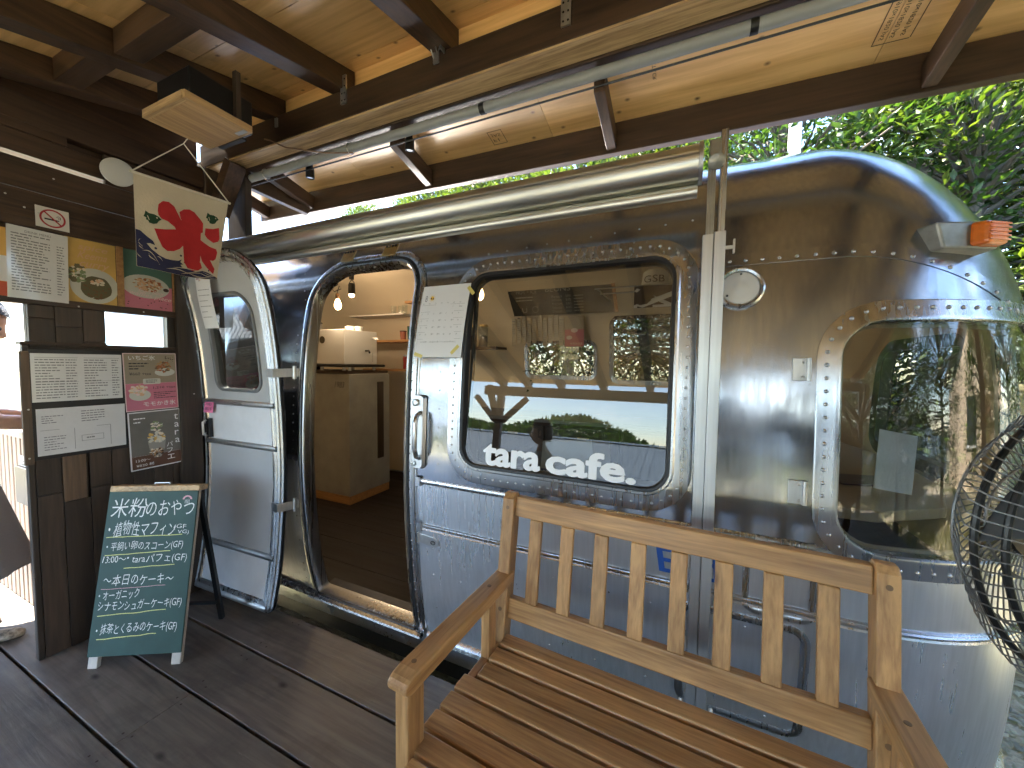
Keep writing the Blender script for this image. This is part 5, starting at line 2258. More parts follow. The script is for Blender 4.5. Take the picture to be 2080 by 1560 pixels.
for k, (x0, y0, x1, y1, bow, w) in enumerate(((40, 690, 60, 780, -30, 9), (20, 760, 60, 800, -12, 8), (50, 820, 200, 940, -60, 10), (110, 830, 170, 900, -30, 12), (180, 850, 230, 890, -16, 9),
                                              (260, 960, 520, 970, -25, 9), (330, 930, 640, 915, -14, 8), (420, 985, 700, 940, -16, 8), (480, 950, 820, 975, 22, 8),
                                              (560, 985, 900, 990, 14, 7), (640, 930, 900, 970, 16, 8), (700, 915, 930, 965, 12, 6), (5, 850, 40, 900, -10, 8))):
    n = 8
    up, dn = [], []
    for i in range(n + 1):
        t = i / n
        x = x0 + (x1 - x0) * t
        y = y0 + (y1 - y0) * t - bow * sin(pi * t) * (-1 if abs(x1 - x0) > abs(y1 - y0) else 0)
        if abs(x1 - x0) <= abs(y1 - y0):
            x += bow * sin(pi * t)
        ww = w * sin(pi * t) + .8
        up.append((x, y - ww / 2))
        dn.append((x, y + ww / 2))
    vs = [flag_pt(*fpx(*p), .0034) for p in up + dn]
    mb.add(vs, [(i, i + 1, n + 2 + i, n + 1 + i) for i in range(n)])
for i in range(4):
    trace(mb, [(655 + 14 * i, 800 + 14 * i), (700 + 10 * i, 795 + 14 * i), (698 + 10 * i, 803 + 14 * i), (657 + 14 * i, 808 + 14 * i)], .0036)
mb.build("wave_lines", CLOTH, flag)

# ================================================================== CHALKBOARD
FL, FR = Vector((-2.394, .709, 0)), Vector((-2.071, .891, 0))
U = (FR - FL).normalized()
NB = Vector((-U.y, U.x, 0))
APZ = .785
APO = .155
board = thing("chalkboard_sign", ((FL + FR) / 2)[:], label="green A-frame chalkboard with white Japanese writing standing on the deck", cat="chalkboard")
BW = (FR - FL).length
vdir = (NB * APO + Vector((0, 0, APZ))).normalized()
BP = Plane(FL - U * .012, U, vdir)
BW2 = BW + .024
SLN = hypot(APO, APZ)
for s in (.002, BW2 - .042):
    mb = MB()
    mb.hexa([BP.pt(s, 0, -.022), BP.pt(s + .04, 0, -.022), BP.pt(s + .04, 0, -.003), BP.pt(s, 0, -.003)],
            [BP.pt(s, SLN * .98, -.022), BP.pt(s + .04, SLN * .98, -.022), BP.pt(s + .04, SLN * .98, -.003), BP.pt(s, SLN * .98, -.003)])
    mb.build("leg", mat("pale_leg_wood", (.50, .46, .40), .6, var=.2, vscale=20), board, bevel=.002)
mb = MB()
B0, B1 = .052, SLN * .972
mb.hexa([BP.pt(0, B0, -.003), BP.pt(BW2, B0, -.003), BP.pt(BW2, B0, .004), BP.pt(0, B0, .004)],
        [BP.pt(0, B1, -.003), BP.pt(BW2, B1, -.003), BP.pt(BW2, B1, .004), BP.pt(0, B1, .004)])
mb.build("board", GREENBOARD, board, bevel=.001)
mb = MB()
mb.hexa([BP.pt(.004, B1 + .001, -.05), BP.pt(BW2 + .008, B1 + .001, -.05), BP.pt(BW2 + .008, B1 + .001, .010), BP.pt(.004, B1 + .001, .010)],
        [BP.pt(.004, B1 + .028, -.05), BP.pt(BW2 + .008, B1 + .028, -.05), BP.pt(BW2 + .008, B1 + .028, .010), BP.pt(.004, B1 + .028, .010)])
mb.build("top_rail", W_RAW_X, board, bevel=.003)
for s in (.015, BW2 - .015):
    f = BP.pt(s, 0, 0) + NB * .31
    f.z = 0.008
    MB().bar(BP.pt(s, SLN * .95, -.03), f, .02, .02).build("back_leg", DARKSTEEL, board)
a_ = BP.pt(.015, 0, 0) + NB * .27
b_ = BP.pt(BW2 - .015, 0, 0) + NB * .27
MB().bar((a_.x, a_.y, .12), (b_.x, b_.y, .12), .014, .014).build("spreader_bar", DARKSTEEL, board)
MB().tube([BP.pt(BW2 * .45, B1 + .03, -.02), BP.pt(BW2 * .45, B1 + .038, -.02), BP.pt(BW2 * .62, B1 + .038, -.02), BP.pt(BW2 * .62, B1 + .03, -.02)], .003, 6).build("carry_handle", STEEL, board, smooth=True)
BH = B1 - B0


def bfn(s, t, off=0):
    return BP.pt(s, B0 + t, .0042 + off)


chalk = MB()
chalk.keep = True
rows_ = [("\u7c73\u7c89", .012, .842, .105, .150, 0), ("\u306e\u304a\u3084\u3064", .165, .850, .085, .205, 0),
         ("\u30fb\u690d\u7269\u6027\u30de\u30d5\u30a3\u30f3", .010, .728, .078, .285, 0), ("(GF", .298, .760, .030, .052, 0), ("VG)", .318, .728, .026, .048, 0),
         ("\u30fb\u5e73\u98fc\u3044\u5375\u306e\u30b9\u30b3\u30fc\u30f3(GF)", .012, .632, .054, .325, 0),
         ("13:00\uff5e", .006, .565, .034, .095, 0), ("\u30fbtara\u30d1\u30d5\u30a7(GF)", .108, .553, .054, .255, 0),
         ("\uff5e\u672c\u65e5\u306e\u30b1\u30fc\u30ad\uff5e", .022, .425, .058, .29, 0),
         ("\u30fb\u30aa\u30fc\u30ac\u30cb\u30c3\u30af", .012, .335, .048, .165, .05), ("\u30b7\u30ca\u30e2\u30f3\u30b7\u30e5\u30ac\u30fc\u30b1\u30fc\u30ad(GF)", .014, .262, .058, .345, .03),
         ("\u30fb\u62b9\u8336\u3068\u304f\u308b\u307f\u306e\u30b1\u30fc\u30ad(GF)", .016, .128, .060, .335, .01)]
for body_, s, t, h, w, rot in rows_:
    put_text(chalk, bfn, body_, s + .004, t * BH - .006, h * 1.16 * BH, w * 1.03, .0004, -.005, shear=.08, rot=rot, jig=.16)
chalk.build("chalk_writing", CHALK, board)


def chalk_line(mb, s0, t0, s1, t1, w=.0035):
    n = 14
    up = []
    dn = []
    for i in range(n + 1):
        f = i / n
        s = s0 + (s1 - s0) * f
        t = (t0 + (t1 - t0) * f) * BH + .0035 * noise.noise(Vector((s * 22, t0 * 40, 0)))
        up.append(bfn(s, t + w / 2, .0004))
        dn.append(bfn(s, t - w / 2, .0004))
    mb.add(up + dn, [(i, n + 1 + i, n + 2 + i, i + 1) for i in range(n)])


for q in ((.012, .712, .345, .722), (.016, .600, .30, .622), (.105, .520, .325, .535), (.02, .238, .31, .262), (.03, .100, .28, .122)):
    mb = MB()
    mb.keep = True
    chalk_line(mb, *q)
    mb.build("yellow_underline", CHALK_Y, board)
mb = MB()
mb.keep = True
chalk_line(mb, .02, .395, .295, .410, .002)
for i in range(9):
    a0, a1 = pi * i / 9, pi * (i + 1) / 9
    cx_, cy_ = .350, .945 * BH
    mb.add([bfn(cx_ + r * cos(a) * 1.15, cy_ + r * sin(a), .0004) for a in (a0, a1) for r in (.012, .019)], [(0, 1, 3, 2)])
for i in range(8):
    chalk_line(mb, .335 + .004 * i, .945, .334 + .0045 * i, .962, .0018)
mb.build("pink_chalk_marks", CHALK_P, board)
mb = MB()
mb.keep = True
for i in range(4):
    s = .340 + .006 * i
    mb.add([bfn(s, .918 * BH, .0004), bfn(s + .0018, .918 * BH, .0004), bfn(s + .0018, .943 * BH, .0004), bfn(s, .943 * BH, .0004)], [(0, 1, 2, 3)])
mb.build("white_chalk_marks", CHALK, board)

# ================================================================== BENCH
BO = Vector((-.583, 1.318, 0))
brz = math.atan2(-.058, .9983)
bench = thing("garden_bench", BO[:], brz, label="slatted brown wooden garden bench with armrests in front of the trailer", cat="bench")
BWID = 1.085


def bl(s, v, z):
    return WM[bench.name] @ Vector((s, -v, z))


def bbox(name, m, s0, s1, v0, v1, z0, z1, bev=.004):
    mb = MB()
    mb.hexa([Vector((s0, -v1, z0)), Vector((s1, -v1, z0)), Vector((s1, -v0, z0)), Vector((s0, -v0, z0))],
            [Vector((s0, -v1, z1)), Vector((s1, -v1, z1)), Vector((s1, -v0, z1)), Vector((s0, -v0, z1))])
    c = Vector(((s0 + s1) / 2, -(v0 + v1) / 2, (z0 + z1) / 2))
    mb.v = [a - c for a in mb.v]
    ob = mb.build(name, m, bench, bevel=bev, local=True)
    ob.location = c
    return ob


def bpoly(name, m, s0, s1, prof, bev=.004):
    """prism across s of a (v,z) outline"""
    n = len(prof)
    mb = MB()
    mb.add([Vector((s0, -v, z)) for v, z in prof] + [Vector((s1, -v, z)) for v, z in prof],
           [tuple(range(n)), tuple(range(2 * n - 1, n - 1, -1))] + [(i, (i + 1) % n, n + (i + 1) % n, n + i) for i in range(n)])
    return mb.build(name, m, bench, bevel=bev, local=True)


PT = .046
for s0 in (0.0, BWID - PT):
    # rear leg rising into the leaning back post, rounded top
    bpoly("rear_post", W_BENCH_Z, s0, s0 + PT, [(.085, 0), (.145, 0), (.150, .40), (.078, .905), (.062, .922), (.035, .922), (.020, .90), (.092, .42)], .004)
    bbox("front_leg", W_BENCH_Z, s0 + .002, s0 + PT - .002, .565, .625, 0, .60)
    bbox("arm_support", W_BENCH_Z, s0 + .006, s0 + PT - .006, .19, .235, .365, .604)
    bbox("side_rail", W_BENCH_Y, s0 + .008, s0 + PT - .008, .152, .564, .355, .408)
    ax0, ax1 = s0 - .008, s0 + PT + .008
    n = 8
    prof = [(.090, .605), (.60, .598)] + [(.615 + .028 * sin(pi * i / n), .602 + .018 - .022 * cos(pi * i / n)) for i in range(n + 1)] + [(.60, .645), (.080, .645)]
    bpoly("armrest", W_BENCH_Y, ax0, ax1, prof, .006)
    bbox("stretcher", W_BENCH_Y, s0 + .01, s0 + PT - .01, .146, .564, .13, .17)


def back_v(z):
    return .150 + (.078 - .150) * (z - .40) / .505 - .016


def back_rail(name, z0, z1, th, s0, s1, m):
    mb = MB()
    a0, a1 = back_v(z0), back_v(z1)
    mb.hexa([Vector((s0, -a0, z0)), Vector((s1, -a0, z0)), Vector((s1, -a0 + th, z0)), Vector((s0, -a0 + th, z0))],
            [Vector((s0, -a1, z1)), Vector((s1, -a1, z1)), Vector((s1, -a1 + th, z1)), Vector((s0, -a1 + th, z1))])
    c = sum(mb.v, Vector()) / 8
    mb.v = [a - c for a in mb.v]
    ob = mb.build(name, m, bench, bevel=.004, local=True)
    ob.location = c
    return ob


back_rail("top_rail", .842, .912, .030, PT + .0005, BWID - PT - .0005, W_BENCH_X)
back_rail("lower_rail", .485, .555, .030, PT + .0005, BWID - PT - .0005, W_BENCH_X)
for i in range(8):
    s = .108 + .1175 * i
    back_rail("back_slat", .5555, .8415, .018, s, s + .046, W_BENCH_Z)
v = .130
for i in range(8):
    w = .058
    s0, s1 = (.012, BWID - .012)
    if i == 0:
        s0, s1 = PT + .004, BWID - PT - .004
    if i in (1, 2):
        s0, s1 = (PT + .004, BWID - PT - .004)
    z = .408 + .004 * (i - 3.5) ** 2 / 6 + (.002 if i > 5 else 0)
    if i == 7:
        s0, s1 = PT + .004, BWID - PT - .004
    bbox("seat_slat", W_BENCH_X, s0, s1, v, v + w, z, z + .022, .005)
    v += w + .0115
PLUG = mat("screw_plug", (.16, .085, .035), .5)
for s0 in (0.0, BWID - PT):
    for zz in (.52, .875):
        mb = MB().lathe([(.007, 0), (.007, .0012), (0, .0015)], (s0 + PT / 2, -(back_v(zz) + .0165), zz), (0, -1, .14), 12)
        mb.build("screw_plug", PLUG, bench, local=True)
    for vv in (.21, .58):
        mb = MB().lathe([(.007, 0), (.007, .0012), (0, .0015)], (s0 + PT / 2, -vv, .6452), (0, 0, 1), 12)
        mb.build("screw_plug", PLUG, bench, local=True)
bbox("front_rail", W_BENCH_X, PT, BWID - PT, .572, .596, .345, .402)
bbox("back_seat_rail", W_BENCH_X, PT, BWID - PT, .155, .178, .345, .4)

# ================================================================== PEDESTAL FAN
FC = Vector((.545, .777, 1.173))
FAX = (Vector((0, 0, 1.4)) - FC)
FAX = Vector((-.40913806, .9109509, -.0526735))  # blows towards the trailer, its back to the deck
FAX.normalize()
fs_ = FAX.cross(Vector((0, 0, 1))).normalized()
fu_ = fs_.cross(FAX).normalized()
fan = thing("pedestal_fan", (FC.x + .07, FC.y - .155, 0), label="large black wire-caged pedestal fan at the photo's right edge", cat="fan")
FK = .79
FR_ = .258 * FK


def fp(r, an, ax):
    return FC + (fs_ * cos(an) + fu_ * sin(an)) * r + FAX * (ax * FK)


def circ(r, ax, k=64):
    return [fp(r, 2 * pi * i / k, ax) for i in range(k)]


MB().tube(circ(FR_, .0), .0042, 8, closed=True).build("cage_rim", DARKSTEEL, fan, smooth=True)
MB().tube(circ(FR_ - .006, -.035), .004, 8, closed=True).build("cage_rim", DARKSTEEL, fan, smooth=True)
MB().tube(circ(FR_ * .80, .075), .0021, 6, closed=True).build("cage_ring", FANWIRE, fan, smooth=True)
MB().tube(circ(FR_ * .45, .098), .0021, 6, closed=True).build("cage_ring", FANWIRE, fan, smooth=True)
wires = MB()
NW = 84
for i in range(NW):
    a0 = 2 * pi * i / NW
    d = pi / NW
    # front wire sweeping out from the badge, looping over the rim and back along the rear cage
    pts = [fp(.06 * FK, a0 - .42, .10), fp(.13 * FK, a0 - .22, .098), fp(.20 * FK, a0 - .08, .080), fp(FR_ - .008, a0, .030), fp(FR_ + .012, a0 + d * .3, .008), fp(FR_ + .018, a0 + d, -.004),
           fp(FR_ + .010, a0 + d * 1.7, -.022), fp(FR_ - .02, a0 + d * 2, -.06), fp(.16 * FK, a0 + d * 2 + .1, -.12), fp(.08 * FK, a0 + d * 2 + .25, -.14)]
    wires.tube(pts, .0011, 5, cap=False)
wires.build("cage_wires", FANWIRE, fan, smooth=True)
MB().lathe([(.062, -.004), (.064, .004), (.05, .010), (0, .012)], FC + FAX * .078, FAX, 28).build("badge", BLACK, fan, smooth=True)
MB().lathe([(.06, 0), (.06, -.04), (.05, -.12), (.035, -.15), (0, -.155)], FC - FAX * .10, FAX, 28).build("motor", BLACK, fan, smooth=True)
for k in range(3):
    mb = MB()
    a0 = 2 * pi * k / 3 + .4
    vs = []
    for i in range(7):
        r = (.04 + .185 * i / 6) * FK
        for j in range(6):
            f = j / 5
            an = a0 + (f - .5) * (1.2 - .35 * i / 6) + .25 * i / 6
            vs.append(fp(r, an, -.02 + .055 * (f - .5) + .012 * i / 6))
    vs2 = [p + FAX * .002 for p in vs]
    fs = []
    for i in range(6):
        for j in range(5):
            q = i * 6 + j
            fs += [(q, q + 6, q + 7, q + 1), (42 + q, 42 + q + 1, 42 + q + 7, 42 + q + 6)]
    mb.add(vs + vs2, fs)
    mb.build("blade", mat("grey_blade", (.18, .19, .2), .3, .6), fan, smooth=True)
cpos = FC - FAX * .17
MB().tube([(cpos.x, cpos.y, cpos.z - .06), (cpos.x, cpos.y, .03)], .02, 12).build("pole", DARKSTEEL, fan, smooth=True)
MB().bar((cpos.x, cpos.y, cpos.z - .03), (cpos.x, cpos.y, cpos.z - .12), .06, .05).build("tilt_joint", BLACK, fan, bevel=.006)
MB().lathe([(.14, 0), (.14, .012), (.12, .028), (.03, .05), (.025, .09)], (cpos.x, cpos.y, .003), (0, 0, 1), 36).build("base", BLACK, fan, smooth=True)

# ================================================================== PAPERS ON THE TRAILER
def cal_fn(s, t, off=0.0):
    return side_pt(-1.148 + s + (t - .335) * .06, 1.425 + t, .016 + off)


ob, fn = paper("wall_calendar", "white August calendar sheet taped beside the trailer's doorway", "calendar", cal_fn, .262, .338, PAPER, curl=.002)
mb = MB()
mb.keep = True
put_text(mb, fn, "8", .022, .262, .03, .013, .0006)
for r in range(6):
    t = .245 - .032 * r
    poly(mb, fn, [(.008, t), (.248, t), (.248, t + .0009), (.008, t + .0009)], .0006)
for c in range(7):
    put_text(mb, fn, ("SU", "MO", "TU", "WE", "TH", "FR", "SA")[c], .014 + .034 * c, .250, .005, .009, .0006)
day = 1
for r in range(5):
    for c in range(7):
        if r == 0 and c < 5:
            continue
        if day > 31:
            break
        put_text(mb, fn, str(day), .016 + .034 * c, .232 - .032 * r, .0065, None, .0006)
        day += 1
for s, t in ((.118, .198), (.118, .166), (.084, .134), (.118, .134), (.084, .102), (.118, .102), (.186, .166), (.22, .225)):
    put_text(mb, fn, "\u4f11\u307f", s, t + .004, .007, .016, .0006)
put_text(mb, fn, "\u203b12\u6642\u301c\u306f\u6df7\u307f\u5408\u3046\u305f\u3081\u304a\u65e9\u3081\u306b", .03, .068, .008, .20, .0006)
mb.build("printed_text", INKGREY, ob)
mb = MB()
ell(mb, fn, .062, .278, .010, .010, .0006, 12)
for i in range(12):
    a = 2 * pi * i / 12
    poly(mb, fn, [(.062 + .008 * cos(a - .15), .278 + .008 * sin(a - .15)), (.062 + .022 * cos(a), .278 + .022 * sin(a)), (.062 + .008 * cos(a + .15), .278 + .008 * sin(a + .15))], .0006)
mb.build("print", mat("print_sunflower", (.75, .5, .05), .5), ob)
mb = MB()
ell(mb, fn, .057, .277, .004, .005, .0012, 8)
ell(mb, fn, .068, .275, .004, .005, .0012, 8)
mb.build("print", SOY, ob)
for i, (s, t, r) in enumerate(((.245, .315, -.8), (.0, .010, -.3), (.215, .012, .8))):
    mb = MB()
    w, h = .05, .016
    c, d = cos(r), sin(r)
    q = [(s + x * c - y * d, t + x * d + y * c) for x, y in ((0, 0), (w, 0), (w, h), (0, h))]
    mb.add([fn(a, b, .001) for a, b in q] + [fn(a, b, .0016) for a, b in q], [(0, 1, 2, 3), (4, 5, 6, 7), (0, 1, 5, 4), (1, 2, 6, 5), (2, 3, 7, 6), (3, 0, 4, 7)])
    mb.build("tape", TAPE, ob)


def fly_fn(s, t, off=0.0):
    p = door_pt(.30 + (.14 - s) + (.34 - t) * .18, 1.58 + t, .02 + off)
    p.y -= .03 * sin(pi * (1 - t / .34)) * .6
    return p


ob, fn = paper("event_flyer", "small white flyer with violet heading taped to the open door", "flyer", fly_fn, .125, .335, PAPER, curl=.004)
mb = MB()
mb.keep = True
put_text(mb, fn, "8/Aug", .045, .275, .022, .065, .0006)
lines(mb, fn, .015, .115, .05, .22, 6, 21, .12, full=.95, dash=.010)
mb.build("printed_text", INKGREY, ob)
food(ob, fn, .04, .27, .03, .02, [mat("print_violet", (.32, .24, .40), .5), PINKL, YELL], 20, .007, .0012, 22)
mb = MB()
q = [(.06, .318), (.10, .318), (.10, .332), (.06, .332)]
mb.add([fn(a, b, .001) for a, b in q] + [fn(a, b, .0018) for a, b in q], [(0, 1, 2, 3), (4, 5, 6, 7), (0, 1, 5, 4), (1, 2, 6, 5), (2, 3, 7, 6), (3, 0, 4, 7)])
mb.build("tape", TAPE, ob)


def pink_fn(s, t, off=0.0):
    return door_pt(.615 - s, 1.09 + t, .008 + off + .012 * (1 - t / .07))


ob, fn = paper("sticky_note", "bright pink sticky note on the open door's white panel", "sticky note", pink_fn, .085, .072, PINK)
mb = MB()
mb.keep = True
put_text(mb, fn, "1983", .015, .042, .016, .05, .0006)
put_text(mb, fn, "\u958b\u3051\u308b", .012, .014, .018, .06, .0006)
mb.build("written_note", INK, ob)

# ================================================================== TRAILER INTERIOR
counter = thing("mortar_counter", (-3.3, 2.9, .02), label="tall grey mortar-faced counter inside the trailer doorway", cat="counter")
CXc, CYc, CZc = -2.87, 2.62, 1.285
MB().box((-4.2, CYc, .1), (CXc, 3.16, CZc)).build("carcass", CONCRETE, counter, bevel=.006)
MB().box((-4.2, CYc - .004, .021), (CXc - .0, 3.15, .0995)).build("plinth", W_ORANGE_X, counter, bevel=.002)
MB().box((-4.2, CYc - .01, CZc + .001), (CXc - .02, 3.16, CZc + .03)).build("worktop", W_DARK_X, counter, bevel=.003)
MB().box((CXc + .001, 2.98, .4), (CXc + .012, 3.06, 1.2)).build("dark_strip", W_DARK_Z, counter)
mb = MB()
mb.keep = True
put_text(mb, lambda s, t, o: Vector((-3.06 + s, CYc - .0015 - o, 1.155 + t)), "1983", 0, 0, .055, .12, .0, -.004, shear=.25, jig=.1)
mb.build("painted_number", INK, counter)
em = thing("espresso_machine", (-3.1, 2.85, CZc + .03), label="boxy white espresso machine with round badge on the grey counter", cat="coffee machine")
z0 = CZc + .031
for x in (-3.28, -2.98, -2.80):
    for y in (2.66, 3.05):
        if x > -2.9 and y > 3:
            continue
        MB().lathe([(.016, 0), (.016, .035)], (min(x, -2.905), y, z0), (0, 0, 1), 12).build("foot", STEEL, em, smooth=True)
MB().box((-3.46, 2.60, z0 + .035), (-2.885, 3.12, z0 + .062)).build("drip_tray", BLACK, em, bevel=.01)
MB().box((-3.40, 2.635, z0 + .063), (-2.945, 3.06, z0 + .40)).build("casing", mat("white_enamel", (.74, .73, .70), .3, coat=.4), em, bevel=.006)
MB().lathe([(.036, 0), (.036, .003), (.03, .004), (.029, .003), (0, .003)], (-3.24, 2.634, z0 + .30), (0, -1, 0), 28).build("badge", mat("bronze_badge", (.12, .10, .07), .4, .6), em, smooth=True)
for x in (-2.93, -2.91):
    MB().tube([(x, 2.98, z0 + .33), (x + .03, 2.98, z0 + .335), (x + .05, 2.98, z0 + .32)], .008, 8).build("steam_tap", STEEL, em, smooth=True)
MB().tube([(-2.94, 2.9, z0 + .20), (-2.88, 2.88, z0 + .20), (-2.83, 2.84, z0 + .18)], .01, 8).build("portafilter", BLACK, em, smooth=True)
MB().tube([(-2.88, 2.93, z0 + .18), (-2.87, 2.92, z0 + .09)], .004, 6).build("steam_wand", STEEL, em, smooth=True)
for i, (x, y) in enumerate(((-3.05, 2.8), (-2.99, 2.86))):
    c = MB().lathe([(.03, 0), (.042, .02), (.045, .04), (.043, .04), (.03, .006), (0, .004)][::1], (x, y, z0 + .4015), (0, 0, 1), 20).build("coffee_cup", mat("white_china", (.72, .72, .7), .25, coat=.5), smooth=True)
    tag(c, ("white coffee cup upside of the espresso machine, nearer the doorway", "white coffee cup on the espresso machine, further into the trailer")[i], "cup", "cups on the espresso machine")
gr = thing("coffee_grinder", (-3.62, 2.72, CZc + .03), label="black coffee grinder with clear hopper beside the espresso machine", cat="grinder")
MB().box((-3.74, 2.65, z0), (-3.50, 2.86, z0 + .30)).build("motor_body", BLACK, gr, bevel=.02)
MB().lathe([(.05, 0), (.10, .05), (.10, .18), (.095, .18), (.095, .055), (.045, .005)], (-3.55, 2.76, z0 + .301), (0, 0, 1), 26).build("hopper", STEEL, gr, smooth=True)
MB().lathe([(.104, 0), (.104, .012), (.02, .02), (.018, .04), (0, .042)], (-3.55, 2.76, z0 + .482), (0, 0, 1), 26).build("hopper_lid", BLACK, gr, smooth=True)
# track with bulb and spots
WARM = (1.0, .76, .50)
tr = thing("light_track", (-2.9, 2.62, 2.2), label="thin black lighting track across the trailer's ceiling", cat="light track")
MB().box((-3.9, 2.60, 2.215), (-2.1, 2.63, 2.235)).build("rail", BLACK, tr)
for x in (-3.6, -2.4):
    MB().box((x, 2.605, 2.235), (x + .02, 2.625, 2.318)).build("rail_hanger", BLACK, tr)
bulb = thing("hanging_bulb", (-3.0, 2.615, 1.9), label="glowing bare filament bulb hanging from a looped cord in the doorway", cat="bulb")
MB().box((-3.02, 2.60, 2.16), (-2.98, 2.63, 2.2145)).build("adapter", BLACK, bulb, bevel=.003)
MB().tube([(-3.0, 2.615, 2.16), (-3.0, 2.615, 2.13), (-3.06, 2.60, 2.10), (-3.03, 2.60, 2.065), (-2.96, 2.62, 2.09), (-2.985, 2.62, 2.12), (-3.0, 2.615, 2.07), (-3.0, 2.615, 2.05)], .004, 6).build(
    "cord", BLACK, bulb, smooth=True)
MB().lathe([(.012, 0), (.02, -.01), (.02, -.05), (.015, -.055)], (-3.0, 2.615, 2.05), (0, 0, 1), 14).build("socket", mat("bronze_socket", (.15, .09, .05), .4, .7), bulb, smooth=True)
MB().lathe([(.014, 0), (.022, -.02), (.032, -.05), (.030, -.075), (.016, -.095), (0, -.10)], (-3.0, 2.615, 1.995), (0, 0, 1), 18).build(
    "glass_bulb", mat("glowing_bulb", (1, .8, .5), .3, emit=(1.0, .62, .24), estr=3.0), bulb, smooth=True)


def lamp(name, loc, power, r=.03, parent=None, col=WARM):
    d = bpy.data.lights.new(name, 'POINT')
    d.energy = power
    d.color = col
    d.shadow_soft_size = r
    o = bpy.data.objects.new(name, d)
    COL.objects.link(o)
    o.parent = parent
    o.location = WM[parent.name].inverted() @ Vector(loc) if parent else loc
    return o


lamp("bulb_light", (-3.0, 2.615, 1.86), 0.8, .03, bulb)
b2 = thing("hanging_bulb", (-1.46, 2.615, 1.9), label="glowing bare bulb seen through the lettered window's upper left corner", cat="bulb")
MB().tube([(-1.46, 2.615, 2.31), (-1.46, 2.615, 2.04)], .004, 6).build("cord", BLACK, b2, smooth=True)
MB().lathe([(.012, 0), (.02, -.01), (.02, -.05), (.015, -.055)], (-1.46, 2.615, 2.05), (0, 0, 1), 14).build("socket", MATS["bronze_socket"], b2, smooth=True)
MB().lathe([(.014, 0), (.022, -.02), (.032, -.05), (.030, -.075), (.016, -.095), (0, -.10)], (-1.46, 2.615, 1.995), (0, 0, 1), 18).build("glass_bulb", MATS["glowing_bulb"], b2, smooth=True)
lamp("bulb_light", (-1.46, 2.615, 1.86), 0.4, .03, b2)
for i, (x, y, lab) in enumerate(((-2.82, 2.615, "lit black track spot beside the hanging bulb"), (-3.32, 2.615, "unlit black track spot tilted behind the door frame"))):
    sp = thing("track_spot", (x, y, 2.0), label=lab, cat="spotlight", group="track spots inside the trailer")
    MB().box((x - .015, y - .015, 2.165), (x + .015, y + .015, 2.2145)).build("adapter", BLACK, sp)
    MB().tube([(x - .03, y, 2.08), (x - .034, y, 2.13), (x, y, 2.165), (x + .034, y, 2.13), (x + .03, y, 2.08)], .004, 6).build("yoke", BLACK, sp, smooth=True)
    ax = (0, 0, 1) if i == 0 else (-.8, .0, .6)
    MB().lathe([(.022, .06), (.03, .05), (.032, -.04), (.027, -.042), (.024, -.03)], (x, y, 2.07), ax, 18).build("lamp_housing", BLACK, sp, smooth=True)
    if i == 0:
        MB().lathe([(.024, -.03), (.024, -.055), (.015, -.065), (0, -.067)], (x, y, 2.07), ax, 16).build("lens", mat("lit_lens", (1, .85, .6), .3, emit=(1.0, .66, .30), estr=3.0), sp, smooth=True)
        lamp("spot_light", (x, y, 1.96), 0.6, .03, sp)
# far-wall shelves with drinkware
shelf_items = [
    (1.640, -3.55, -2.55), (1.30, -3.55, -2.55)]
for i, (z, xa, xb) in enumerate(shelf_items):
    s_ = MB().box((xa, 3.45, z), (xb, 3.70, z + .025)).build("wall_shelf", W_ORANGE_X, bevel=.002)
    tag(s_, ("orange wooden wall shelf holding the tumblers inside the trailer", "lower orange wooden wall shelf holding red jars inside the trailer")[i], "shelf", "shelves on the trailer's far wall")
s_ = MB().box((-2.78, 3.30, 2.05), (-2.3, 3.52, 2.072)).build("wall_shelf", W_ORANGE_X, bevel=.002)
tag(s_, "highest short wooden shelf beside the glasses inside the trailer", "shelf", "shelves on the trailer's far wall")
s_ = MB().box((-3.6, 3.30, 1.93), (-2.80, 3.55, 1.945)).build("wall_shelf", mat("white_shelf", (.6, .58, .54), .5), bevel=.002)
tag(s_, "white shelf carrying the clear glasses inside the trailer", "shelf", "shelves on the trailer's far wall")
for i, x in enumerate((-3.02, -2.94, -2.86)):
    g = MB().lathe([(.026, 0), (.033, .10), (.031, .10), (.024, .006), (0, .005)], (x, 3.40 + .03 * (i % 2), 1.9455), (0, 0, 1), 16).build("drinking_glass", GLASS_THIN, smooth=True)
    tag(g, ORD[i] + " clear drinking glass from the left on the trailer's white shelf", "glass", "glasses on the white shelf")
TUMB = [(-3.02, mat("orange_cup", (.42, .14, .08), .4), .10, "short terracotta cup on the trailer's shelf"), (-2.91, mat("green_tumbler", (.01, .09, .07), .3), .15, "tall dark green tumbler on the trailer's shelf"),
        (-2.82, mat("green_tumbler", (.01, .09, .07), .3), .13, "shorter dark green tumbler on the trailer's shelf")]
for x, m, h, lab in TUMB:
    t_ = thing("tumbler", (x, 3.56, 1.6655), label=lab, cat="tumbler", group="tumblers on the shelf")
    MB().lathe([(.030, 0), (.038, h), (.034, h), (0, h - .004)], (x, 3.56, 1.6655), (0, 0, 1), 18).build("cup_body", m, t_, smooth=True)
    MB().lathe([(.040, 0), (.040, .010), (.02, .014), (0, .014)], (x, 3.56, 1.6656 + h), (0, 0, 1), 18).build("lid", BLACK, t_, smooth=True)
